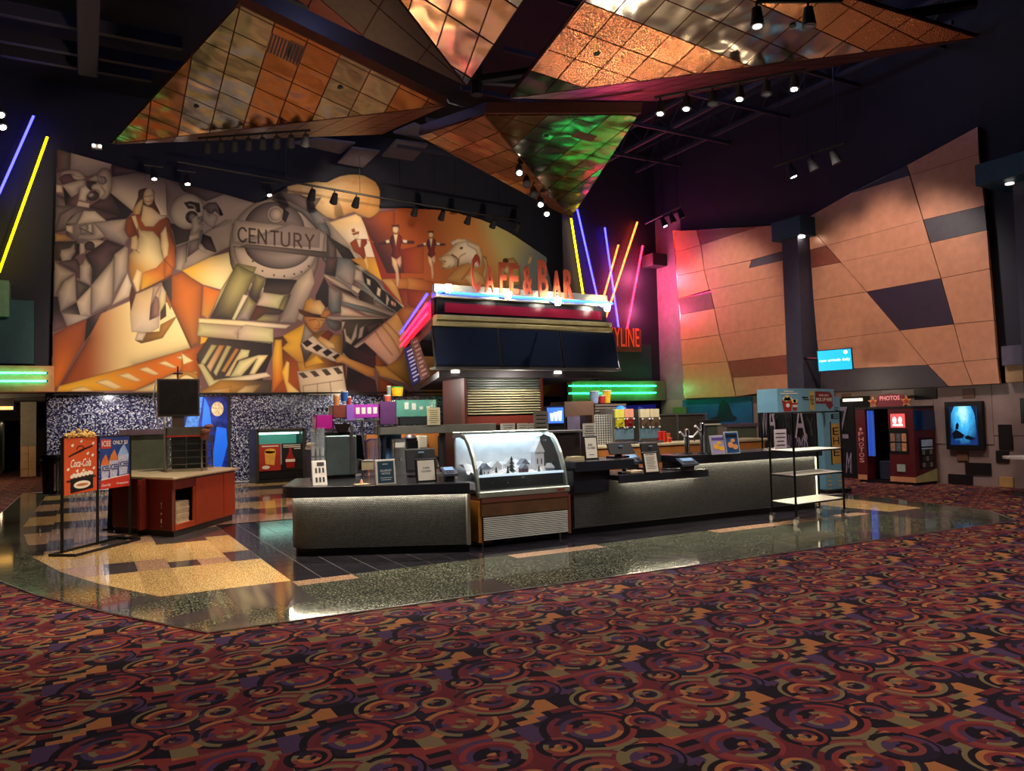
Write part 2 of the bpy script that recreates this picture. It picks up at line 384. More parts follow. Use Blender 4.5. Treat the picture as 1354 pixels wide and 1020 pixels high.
    # film strip
    S('H','120 750 620 610 800 560 1300 410 1360 540 800 790 100 800','y','o','250 720 1000 540',sh=.3,w=3,sc='n')
    for q in ('230 780 335 750 430 795 230 795','445 715 545 685 690 760 610 780','645 655 735 628 860 700 800 712','830 600 905 575 1020 640 970 655','1005 545 1070 522 1180 580 1140 592','1165 492 1225 475 1315 525 1270 538'):
        S('H',q,'p','s',sh=.35,w=2,se=[0,3],sc='n')
    S('Q','0 420 130 360 80 430 100 540 0 560','o','r',sh=.3,w=6)
    S('Q','0 420 60 460 10 480','p',sh=.1);S('Q','0 520 40 530 110 600 0 600','s','h',sh=.4,w=3)
    S('H','960 725 1005 700 1150 640 1354 620 1354 800 780 800','s','p',sh=.4,w=4,sm=0)
    S('H','1180 640 1280 618 1354 640 1354 690 1260 650 1190 690','h',sh=.3,w=3,sm=1)
    # --- bg of microphone man
    S('C','-10 115 130 190 250 180 850 350 720 480 640 560 640 760 160 1000 90 1000 90 780 20 560 0 400','b','a','600 350 300 250',sh=.35,w=5)
    S('C','160 240 110 160 250 180 470 240 560 270 380 340 300 290','d','a','150 230 560 280',sh=.4,w=7)
    S('A','840 650 900 560 1000 430 1060 560 1200 740 1180 700','b',sh=0,ol=0)
    S('C','20 540 240 600 215 720 90 760 60 620','k','d',sh=.2)
    EL('C',205,435,170,175,'b',8,c2='w',sh=.55,w=5)
    S('C','90 780 210 730 190 910 150 1010 90 1000','a','b','100 800 180 980',sh=.5,w=6)
    S('C','165 350 230 335 320 355 330 440 300 450 270 410 210 410','d',sh=.4,w=3)
    LN('C','215 370 260 380 280 410',1.2,'b',.8)
    EL('C',245,490,62,62,'d',0,sh=.4,w=4);EL('C',250,492,34,40,'g',0,sh=.5,w=3)
    S('C','345 400 400 350 480 345 530 420 550 470 520 480 470 430 430 470','a','g',sh=.6,w=5,sm=0)
    S('C','490 360 545 470 520 480','k',sh=0)
    S('C','345 430 380 410 410 470 430 450 500 480 460 600 400 575 350 520','b','w',sh=.4,w=4)
    S('C','240 500 300 465 320 560 360 560 250 680','b','w',sh=.4,w=3)
    S('C','300 490 345 480 350 540 320 520','g',sh=.5,w=2)
    S('C','220 670 310 635 310 690 215 725','b',sh=.3,w=2)
    S('C','320 620 355 610 340 730 320 760','c','g',sh=.4,w=2)
    S('C','220 725 320 690 310 800 200 880','g','m','300 720 220 860',sh=.5,w=5)
    S('C','350 650 430 680 485 820 470 830 380 800 330 740','d','a','360 660 470 800',sh=.6,w=6,sm=0)
    S('C','310 800 335 740 390 840','b','w',sh=.3,w=2)
    LN('C','360 650 440 600 580 520',2,'d',.7,1,3)
    LN('C','460 590 560 560 620 520',2,'d',.5,1,4)
    LN('C','205 740 190 920',1.2,'k',.7,0,2)
    # --- singer
    S('A','1200 740 1250 1020 1180 700','k',sh=0) 
    S('A','890 520 900 450 980 428 1045 455 1055 560 1100 660 1110 740 1040 730 960 700 900 700 850 680 850 620','d','n',sh=.3,w=3,sm=1)
    S('A','850 620 920 540 940 560 900 700 850 680','h','s',sh=.4,w=3,sm=1)
    EL('A',995,510,52,85,'s',4,c2='b',sh=.35,w=3,sc='n')
    LN('A','930 500 980 510 1040 495',1.1,'n',.7);LN('A','960 555 1000 560 1030 548',1.3,'r',.8);LN('A','1000 500 1010 540',.8,'n',.5)
    S('A','780 760 810 690 900 680 1110 690 1170 690 1200 760 1260 1020 1240 1160 1170 1240 1100 1000 900 1000 830 880','r','n','800 700 1200 1100',sh=.45,w=4,sc='n')
    S('B','1090 -20 1190 -40 1250 120 1250 300 1215 390 1140 430 1140 240','r','o','1150 0 1200 380',sh=.5,w=4,sc='n')
    S('A','940 590 1030 620 1110 690 1180 700 1100 740 1040 800 960 800 920 740','s','b',sh=.3,w=4,sc='n')
    S('A','820 700 870 690 900 800 880 830','s',sh=.3,w=2,sc='n');S('A','780 730 830 700 880 850 900 900 800 900 770 850','r','n',sh=.4,w=3,sc='n')
    S('B','890 -90 920 -40 1040 -30 1100 40 1120 170 1140 240 1145 430 1070 470 920 545 830 460 800 330 805 200 870 120 900 20','h','p','820 330 960 120',sh=.5,w=7,sc='n')
    S('B','930 380 960 360 1070 320 1145 240 1145 430 920 545','o','y','1060 300 940 520',sh=.3,w=6,sc='n')
    S('B','840 450 880 330 935 360 905 545 880 560','p','s',sh=.3,w=3,sc='n')
    S('B','1110 -10 1160 -80 1190 100 1180 200 1140 240 1110 120','s','p',sh=.35,w=3,sc='n')
    S('A','830 900 880 880 900 960 880 1040 820 1010','s',sh=.35,w=3,sc='n')
    LN('B','870 150 905 180',1,'n',.8,0);LN('B','1140 240 1225 330',1.2,'n',.8,0);LN('B','870 570 1220 400',2.2,'n',.9,0)
    S('B','835 490 870 575 820 760 810 600','n',sh=.3)
    S('B','1120 460 1215 410 1215 650 1160 560','k','d',sh=.2)
    S('B','870 575 1120 470 1100 720 1095 900 1010 950 830 940 815 760','s','w','860 620 1000 900',sh=.35,w=7,sc='m')
    S('B','1050 580 1095 620 1100 780 1070 800 1000 830 1010 700','m','i',sh=.5,w=6)
    S('B','1040 500 1120 480 1010 700','b','i',sh=.5,w=3)
    S('B','1120 480 1165 560 1160 660 1105 750 1090 610','w','p','1100 500 1160 640',sh=.4,w=4)
    S('B','1160 660 1165 790 1105 830 1105 750','d',sh=.2);S('B','1160 560 1215 680 1205 730 1165 640','f',sh=.3,w=2)
    S('H','895 270 1020 260 1030 200 1180 120 1130 200 1090 260 1050 320 940 350 860 368 810 345','j','h','840 350 1120 180',sh=.4,w=4,sm=0,sc='n')
    S('H','825 265 905 275 870 345 800 340','w',sh=.4,w=3,sc='n')
    # --- yellow disc
    S('D','150 130 420 0 650 -60 740 0 670 70 545 320 350 265 240 200','y','p','180 120 560 240',sh=.2,w=4,sc='j',ol=.3)
    S('D','600 -60 760 -20 690 70 640 60','v','d',sh=.3,w=6)
    # --- locomotive
    S('C','720 500 850 350 960 320 1100 290 1311 480 1311 1000 1100 1100 720 800','a','g',sh=.3)
    EL('P',480,600,235,260,'a',-8,c2='b',g='480 350 480 850',sh=.7,w=10)
    EL('P',480,560,232,235,'b',-8,c2='g',g='380 380 600 600',sh=.5,w=8)
    S('P','465 330 540 300 640 330 720 400 770 480 780 700 730 640 700 480 620 400','a','c','500 310 760 600',sh=.7,w=6,sm=0)
    S('P','470 320 540 250 600 290 700 330 650 390 560 340','d','a',sh=.5,w=5)
    EL('P',480,490,160,150,'a',0,sh=.6,w=9,a0=180,a1=360)
    EL('P',485,590,215,165,'b',5,a0=0,a1=180,sh=.55,w=3,c2='g')
    EL('P',500,570,175,120,'a',5,a0=0,a1=180,sh=.75,w=9,c2='g')
    for x,y in ((480,722),(533,727),(585,716),(622,705),(660,675),(345,610),(370,650),(420,700)): EL('P',x,y,5,5,'k',sh=0,ol=0)
    EL('P',488,406,47,47,'b',0,sh=.6,w=3);EL('P',488,406,34,34,'g',0,c2='b',sh=.5,w=3)
    S('P','530 370 560 400 540 450 520 430','k',sh=0)
    # sign board
    S('P','275 432 720 487 755 500 752 634 340 575 268 555 262 500','b','g','275 440 700 600',sh=.4,w=6)
    S('P','268 555 560 455 720 487 715 580 400 560','g','a','300 520 640 600',sh=.2,w=5,ol=.2)
    S('P','290 575 752 634 752 600 340 560','a','d',sh=.5,w=3)
    LN('P','722 490 745 510 735 600',1.2,'k',.8,0,2)
    LN('P','270 575 560 460',1.0,'k',.5,0,2)
    CENT()
    S('P','760 440 870 610 1120 860 1170 890 1050 940 790 700 780 520','a','c','790 520 1000 860',sh=.5,w=6)
    # smoke
    S('F','0 190 130 160 280 148 380 152 500 95 620 75 740 85 850 150 895 230 890 420 850 480 780 500 700 470 640 440 580 460 450 510 330 480 240 400 130 270 0 260','s','t','300 200 800 460',sh=.45,w=8,sc='j',sm=0)
    for q,wd in (('640 80 660 130 640 160',4),('400 165 560 130 660 160 800 150 880 240',3),('440 270 420 320 460 370',2.5),('520 400 600 425 660 400',3),('790 290 760 400 690 430',3),('60 230 120 215 130 250',3),('230 270 250 310 340 350',3),('880 300 830 400 760 440',2)): LN('F',q,wd,'f',.45,1,4)
    S('F','110 275 250 310 330 300 250 420 200 400 180 320','d','a',sh=.4,w=4)
    # letter cylinder shapes right of the sign
    S('F','200 430 260 400 420 520 330 560 270 560','c','g',sh=.5,w=5)
    S('F','340 500 440 530 600 700 800 1000 700 1010 620 920 580 790 490 770 420 690 400 600','g','b','460 560 720 980',sh=.5,w=5)
    S('F','350 620 420 690 600 800 700 960 560 930 480 800 370 650','d','k','380 640 640 900',sh=.6,w=6)
    S('F','380 660 470 780 480 1020 380 1000 380 890','a','m','400 700 460 1000',sh=.7,w=7)
    # card with dancer
    S('F','400 540 660 460 710 490 960 1020 830 1020','s','w','560 520 600 700',sh=.25,w=4,sc='j')
    S('E','640 20 760 0 905 0 1000 200 910 210','h','y','700 20 960 180',sh=.3,w=6,sc='f')
    # arc background right with dancers
    S('R','0 180 80 165 200 128 330 135 480 170 620 235 760 320 862 368 860 420 880 480 930 900 950 1000 300 1000 200 900 150 650 100 500','e','e',sh=0,ol=0)
    Gx='600 400 830 330'
    S('G','-120 90 0 85 250 88 400 115 600 160 650 175 600 1040 400 1040 -10 1040 -120 400','r','f','60 300 560 240',sh=0,ol=0)
    S('G','590 150 780 235 950 325 1120 440 1300 548 1300 1040 590 1040','f','v','640 500 860 420',sh=0,ol=0)
    S('G','850 280 950 325 1120 440 1300 548 1300 1040 850 1040','v','c','860 480 1130 620',sh=0,ol=0)
    S('F','710 490 800 500 880 440 1030 420 1030 720 1120 820 1130 1030 960 1030','u','r','760 740 1040 500',sh=.2,w=5,sc='k')
    S('F','1100 800 1311 760 1311 1030 1120 1030','e','r',sh=.2,w=5)
    # stage ledge
    S('E','910 200 1010 195 1290 200 1290 290 1060 280 1110 440','t','f','960 220 1280 250',sh=.3,w=4,sc='n')
    S('E','1000 195 1290 190 1290 290 1060 285','f','r',sh=.3,w=4,sc='n')
    S('E','1060 285 1292 290 1292 420 1180 460 1110 440','e','r','1080 300 1200 440',sh=.35,w=6)
    S('G','-10 725 220 760 220 860 -10 830','f','r',sh=.3,w=5,sc='n')
    S('G','-10 830 230 850 230 1010 60 1010 -10 960','e','r',sh=.3,w=5)
    # dancers
    def dancer(t,x,y,k,c1='u',c2='s',arm=1):
        q=lambda s:' '.join('%g'%(v*k+(x if i%2==0 else y)) for i,v in enumerate(float(z) for z in s.split()))
        if arm:
            LN(t,q('-160 62 -60 40 0 20'),30*k/7,c1,.95,1,1.2);LN(t,q('0 20 70 40 170 42'),30*k/7,c1,.95,1,1.2)
            S(t,q('-95 25 -60 15 -55 45 -85 52'),'w',sh=.2,w=1);S(t,q('70 15 115 20 110 50 72 45'),'w',sh=.2,w=1)
        S(t,q('-45 -10 -15 -40 35 -40 65 -5 60 40 45 110 60 180 10 210 -40 170 -25 120 -50 50'),c1,'e',sh=.4,w=2)
        S(t,q('-18 -38 26 -38 4 80'),'w','s',sh=.2,w=1.5);EL(t,x+2*k,y-85*k,30*k,42*k,'s',0,c2='b',sh=.3,w=1.5,sc='n')
        S(t,q('-35 -125 35 -128 38 -85 28 -105 -28 -105 -32 -70'),'n',sh=.2)
        S(t,q('-8 -44 12 -44 2 -30'),'k',sh=0,ol=0)
        S(t,q('-38 180 10 205 55 170 60 240 45 290 25 260 40 400 30 470 10 470 0 330 -30 260'),c2,'i',sh=.35,w=2,sc='n')
        LN(t,q('10 205 25 265'),.8,'n',.7)
    dancer('F',1040,690,1.0)
    dancer('G',200,400,.72)
    # dancer on the card in red
    S('F','600 740 650 700 760 700 770 740 740 780 755 860 740 905 690 850 640 820','r','e',sh=.25,w=2)
    S('F','665 705 710 700 705 780 690 780','w',sh=.1);EL('F',662,660,26,38,'w',0,sh=.2,w=1.5,sc='r');S('F','615 650 690 625 690 650 640 665','r',sh=.1);S('F','615 610 645 595 655 630 625 640','r',sh=.1)
    LN('F','760 705 830 730',1.6,'r',.7);S('F','735 900 765 860 790 980 770 1000','s','y',sh=.2,w=1.5,sc='r')
    # horse
    S('G','330 745 420 650 560 560 640 520 700 540 720 800 480 800','t','f','420 700 660 760',sh=.4,w=5,sc='n')
    S('G','500 720 600 660 680 720 700 800 560 800','s','t',sh=.3,w=4,sc='n')
    S('G','270 560 300 530 330 510 380 470 430 420 500 380 560 410 640 450 660 560 650 620 600 640 540 600 450 620 380 640 330 655 300 620 300 590','s','w','330 560 560 440',sh=.45,w=4,sc='n',sm=1)
    S('G','285 550 340 520 400 530 430 580 410 625 340 655 300 630 310 590','s','w',sh=.5,w=3,sc='n',sm=1)
    LN('G','390 520 440 560 440 620',2.2,'n',.9);LN('G','450 600 460 540 510 510',1.5,'n',.7)
    EL('G',474,462,16,11,'n',-20,sh=0);EL('G',325,580,10,6,'n',30,sh=0);LN('G','310 640 350 640 370 620',1.2,'n',.8)
    S('G','375 410 440 375 520 380 560 400 470 415 420 425 400 445','w','s',sh=.4,w=2,sc='n')
    S('G','515 375 540 400 640 440 665 530 655 620 630 560 600 480 530 440','w','s',sh=.45,w=3,sc='n',sm=0)
    S('G','660 530 700 560 720 640 690 780 660 700 680 620','s','t',sh=.5,w=3,sc='n')
    LN('G','560 640 520 690 480 740',2,'n',.6,1,2.5)
    # figure behind letters
    S('G','880 560 940 545 975 590 1000 660 1010 800 860 820 850 700 870 620','t','v',sh=.5,w=4,sc='n')
    EL('G',870,575,26,24,'n',0,sh=.2);EL('G',880,655,28,38,'s',0,sh=.4,w=2,sc='n')
    S('G','1060 600 1080 540 1085 500 1095 540 1115 495 1110 560 1090 610','s',sh=.4,w=2,sc='n')
    LN('G','900 620 960 640 1000 620',1.5,'n',.6)
    # --- train carriages receding
    S('E','390 130 460 180 700 360 850 470 1040 510 1110 450 940 280 840 160 720 130 640 20 520 0 420 60','a','c','450 160 900 460',sh=.4,w=4)
    S('E','420 0 520 0 500 180 400 150','m','k','440 20 500 160',sh=.6,w=7)
    S('E','520 0 640 20 680 110 660 260 600 240 500 160','c','g','540 20 600 220',sh=.5,w=6)
    S('E','680 110 740 130 750 230 670 200','b','g',sh=.3,w=4);S('E','670 205 740 250 730 290 650 250','m','a',sh=.4,w=3)
    S('E','740 130 850 200 960 310 1110 450 1060 500 960 440 840 330 760 230','k','k',sh=0)
    S('E','780 190 815 205 815 260 785 245','w','b',sh=.4,w=2);S('E','880 270 910 290 900 360 870 340','w','b',sh=.3,w=2);S('E','1000 390 1025 405 1020 440 1000 425','i',sh=.3,w=2);S('E','1028 405 1045 418 1040 445 1025 440','i',sh=.3,w=2)
    S('E','840 160 920 290 1120 440 1110 460 950 300','g','b',sh=.4,w=2);S('E','960 330 985 380 965 440 955 430','b','g',sh=.3)
    S('E','650 250 730 290 700 340 760 380 640 300','b',sh=.3,w=3)
    S('E','730 290 845 370 845 450 720 400 700 340','k','d',sh=.3,w=5)
    S('E','740 250 850 350 840 370 740 290','c','g',sh=.4,w=3);S('E','850 380 1050 500 950 490 845 450','a','d','860 420 1000 500',sh=.5,w=4)
    S('E','395 150 560 230 720 340 700 365 560 290 400 180','b','a',sh=.5,w=3)
    S('E','430 230 640 310 700 370 560 310','d','k',sh=.3,w=3)
    S('E','560 320 700 380 900 450 1050 510 990 550 780 530 560 400','b','a','600 340 980 520',sh=.5,w=4)
    S('E','560 400 780 450 1010 530 1000 550 700 480 560 430','c','d',sh=.4,w=3)
    S('E','545 440 620 460 700 500 780 540 545 530','b','i',sh=.4,w=3)
    S('E','430 250 550 310 550 500 440 520 430 400','g','c','440 300 520 460',sh=.6,w=8)
    S('E','320 350 400 180 440 260 435 450 330 460','k',sh=0)
    S('E','410 525 480 530 990 550 900 560 480 570 410 550','g','b','430 540 960 555',sh=.5,w=2.5)
    S('E','560 565 990 550 560 880 565 780','d','k','600 600 760 760',sh=.4,w=6)
    S('E','410 560 560 580 545 650 500 670 440 630','c','d',sh=.5,w=6)
    S('E','555 580 590 580 570 640 590 760 640 790 690 720 700 590 680 620 640 740 600 700 590 640 560 660','b','g',sh=.5,w=2)
    S('E','720 640 820 580 760 620 740 720 700 740','g',sh=.4,w=3);S('E','780 620 960 560 800 680','d','k',sh=.4,w=3)
    # slab under the train (orange plank fan)
    S('E','750 760 990 555 1110 450 1180 500 1090 560 1140 700 1100 860 1000 990','i','t','800 760 1060 560',sh=.3,w=5,sc='n')
    S('E','1050 510 1110 450 1200 480 1120 620','r','f',sh=.3,w=5)
    for q in ('900 600 1000 720 1080 860','930 560 1060 700 1110 780','860 670 930 780 1010 880'): LN('E',q,1.6,'n',.7,1,2.5)
    S('E','590 870 750 760 870 870 860 990 760 1000','k','u','700 820 860 960',sh=.2)
    S('E','560 870 750 755 760 770 590 890','g',sh=.2,w=2)
    S('E','860 880 970 980 860 985','r','n',sh=.3,w=3)
    S('Q','860 490 1005 560 1020 640 850 640','k','u','900 520 1000 620',sh=.2)
    S('Q','1000 485 1060 490 1170 580 1030 540','h','t',sh=.3,w=4,sc='n')
    S('Q','1020 540 1240 650 1020 650','r','n','1060 560 1100 640',sh=.4,w=6)
    S('Q','1060 490 1140 440 1160 400 1200 560 1190 600 1170 580','h','j',sh=.4,w=6,sc='n')
    S('Q','1190 600 1240 560 1340 600 1340 660 1240 650','a','w','1240 600 1320 640',sh=.3,w=6)
    S('R','200 830 330 700 500 720 940 700 948 1010 300 1010','t','f','400 900 900 900',sh=.3,w=10,sc='n')
    S('R','830 930 870 860 900 900 870 980 830 1010','y','h',sh=.3,w=4,sc='n');S('R','905 930 945 930 945 1010 900 1010','o','r',sh=.2,w=3)
    # --- loco front frame
    S('P','290 660 390 680 270 945 150 945 200 800','v','p','320 680 180 900',sh=.55,w=8,sc='d')
    S('D','675 65 860 160 640 605 420 590','v','d','700 250 480 600',sh=.6,w=8,sc='k')
    S('D','740 360 790 370 660 610 630 600','l','w',sh=.35,w=2,sc='d')
    S('D','790 370 860 450 790 615 665 610','v','g','780 400 740 600',sh=.6,w=6,sc='k')
    S('D','860 160 960 200 870 450 790 370','d','v','820 380 940 220',sh=.6,w=6)
    S('D','960 200 1260 220 1190 360 1120 365 930 340','k','d','1100 220 1100 340',sh=.4,w=5)
    S('D','930 340 1135 370 1080 500 870 465','b','l','900 400 1100 440',sh=.4,w=4,sc='d')
    S('D','1140 370 1200 360 1130 520 1080 500','v','d',sh=.5,w=4)
    S('D','865 465 1080 500 1130 520 1090 560 950 550 860 610 795 610','n','d','880 500 1000 560',sh=.5,w=5)
    S('D','860 615 930 560 1100 550 1080 635','v','a',sh=.5,w=5)
    S('D','1260 220 1400 100 1430 250 1290 560 1240 640 1085 630','g','b','1200 500 1380 200',sh=.5,w=7,sc='d')
    S('E','150 560 170 480 220 520 200 580','g',sh=.4,w=3)
    # bumper beam
    S('D','310 590 700 610 1200 655 1150 690 700 665 310 635','p','w','400 600 1100 670',sh=.35,w=2.5,sc='d')
    S('D','310 635 730 665 690 740 690 800 600 790 295 760','l','b','320 700 640 720',sh=.5,w=6,sc='j')
    S('D','690 700 760 650 1030 690 1030 820 690 800','b','l','700 720 1000 800',sh=.35,w=6,sc='d')
    S('D','400 780 700 800 1020 825 1000 880 860 1020 300 1020 290 980','j','k','380 800 420 900',sh=.3,w=5)
    S('D','600 800 1010 825 990 880 640 850','v','l',sh=.4,w=4,sc='d')
    # cow catcher
    S('Q','80 430 140 340 470 370 470 430 420 560 160 610 100 520','d','k',sh=.3,w=4)
    S('Q','150 610 85 480 110 470 170 560 440 520 465 540','l','w','120 500 400 560',sh=.4,w=3,sc='j')
    S('Q','155 375 185 380 120 480 100 470','l','v',sh=.35,w=2.5,sc='d')
    S('Q','195 378 225 380 150 520 130 490','s','f',sh=.35,w=2.5,sc='d')
    S('Q','235 380 260 385 180 540 165 520','l','v',sh=.35,w=2.5,sc='d')
    S('Q','280 395 300 400 225 520 205 515','t','f',sh=.35,w=2,sc='d')
    S('Q','310 400 355 405 345 440 290 460 250 540 225 540','s','l',sh=.35,w=2.5,sc='d')
    S('Q','300 460 400 430 450 430 380 530 350 530 390 450 310 540 250 545','l','p',sh=.45,w=3,sc='d')
    S('Q','100 620 200 560 470 560 465 630 100 630','h','d','200 600 440 600',sh=.4,w=6)
    S('Q','130 620 260 590 250 630','s','h',sh=.3,w=3);S('Q','280 630 330 590 420 580 370 630','s','j',sh=.3,w=4)
    # --- man in hat
    S('Q','480 340 540 330 640 400 760 640 470 640','n','r','500 400 620 560',sh=.4,w=6)
    S('Q','525 330 640 265 660 340 640 500 560 430 520 395 550 365','y','h','560 320 630 460',sh=.4,w=5,sc='n')
    S('Q','485 350 520 350 530 560 470 630 470 450','y','o','490 380 500 600',sh=.45,w=5,sc='n')
    S('Q','520 520 545 460 560 470 555 570 620 630 550 630','y','p',sh=.3,w=3,sc='n')
    S('Q','600 470 760 440 850 480 860 640 640 640','h','n','640 480 800 460',sh=.3,w=6)
    S('Q','640 260 700 320 740 300 780 320 830 330 830 450 740 440 700 480 640 500 620 380','j','h','660 340 800 420',sh=.5,w=6,sc='n')
    S('Q','640 270 680 320 660 360 700 390 640 470 615 380','g','d','640 300 640 440',sh=.4,w=5)
    S('Q','720 330 760 300 790 320 760 360 730 370','e','n',sh=.3,w=3)
    S('Q','790 325 830 325 835 440 780 400 760 360','h','j',sh=.4,w=4,sc='n')
    S('Q','640 230 740 230 735 270 700 312 670 300 645 265','f','t','650 250 740 250',sh=.4,w=4,sc='n',sm=1)
    LN('Q','660 250 700 244',1.1,'n',.9);LN('Q','715 248 735 250',1.1,'n',.9);LN('Q','708 250 715 275 700 280',.9,'n',.8);LN('Q','690 293 715 291',1.2,'e',.9)
    S('Q','605 190 640 200 700 215 760 235 740 240 640 230 610 210','n','k',sh=.2)
    S('Q','632 200 640 150 670 130 690 145 720 145 745 180 735 225 680 215','h','s','650 160 740 200',sh=.45,w=4,sc='n',sm=0)
    S('Q','735 200 765 195 775 215 750 238 720 232','f',sh=.4,w=3,sc='n')
    # clapperboard arm + hand
    S('Q','620 370 680 330 830 430 820 470 780 460 640 400','b','g',sh=.2,w=3)
    for k in range(4):
        a=620+k*52;b=372+k*24
        S('Q','%d %d %d %d %d %d %d %d'%(a+5,b-5,a+35,b-22,a+62,b-2,a+30,b+18),'k',sh=0)
    S('Q','720 330 790 370 800 395 760 400 700 350','t','s',sh=.4,w=3,sc='n')
    S('Q','800 450 830 425 880 450 1000 500 1005 545 960 540 840 470 800 470','t','f','820 440 990 540',sh=.4,w=4,sc='n')
    S('Q','640 500 700 480 740 470 700 430 640 470','h','y',sh=.3,w=3,sc='n')
    S('Q','600 515 835 485 860 640 620 640','b','w','620 560 840 560',sh=.3,w=4)
    for k in range(4):
        a=640+k*60
        S('Q','%d %d %d %d %d %d %d %d'%(a-35,525-k*9,a-8,520-k*9,a+18,545-k*7,a-8,552-k*7),'d',sh=.1)
    LN('Q','632 590 835 560',1,'n',.8,0);LN('Q','705 580 705 635',1,'n',.8,0);LN('Q','770 572 778 632',1,'n',.8,0);LN('Q','630 592 635 635',1,'n',.8,0)
    S('Q','860 370 1000 440 1005 500 870 450 840 420','k','u',sh=.1)
FONT={'C':[[(9,2),(7,.3),(4,0),(1,2),(0,5),(1,8),(4,10),(7,9.7),(9,8)]],'E':[[(0,0),(0,10)],[(0,0),(7,0)],[(0,5),(5.5,5)],[(0,10),(7,10)]],'N':[[(0,10),(0,0),(9,10),(9,0)]],'T':[[(0,0),(9,0)],[(4.5,0),(4.5,10)]],'U':[[(0,0),(0,7),(1.5,9.5),(4.5,10),(7.5,9.5),(9,7),(9,0)]],'R':[[(0,10),(0,0),(5,0),(7.5,1.3),(7.5,4),(5,5.3),(0,5.3)],[(4,5.3),(8.5,10)]],'Y':[[(0,0),(4.5,5),(9,0)],[(4.5,5),(4.5,10)]]}
def CENT():
    x=295.;
    for ch in 'CENTURY':
        for st in FONT[ch]:
            s=' '.join('%g %g'%(x+u*(4.4 if ch!='E' else 4.2),475+(x-295)*.105+v*7.0+u*.45) for u,v in st)
            LN('P',s,2.5,(58,36,28),.95,ch in 'CU',1.0)
        x+={'C':58,'E':46,'N':64,'T':56,'U':66,'R':60,'Y':50}[ch]
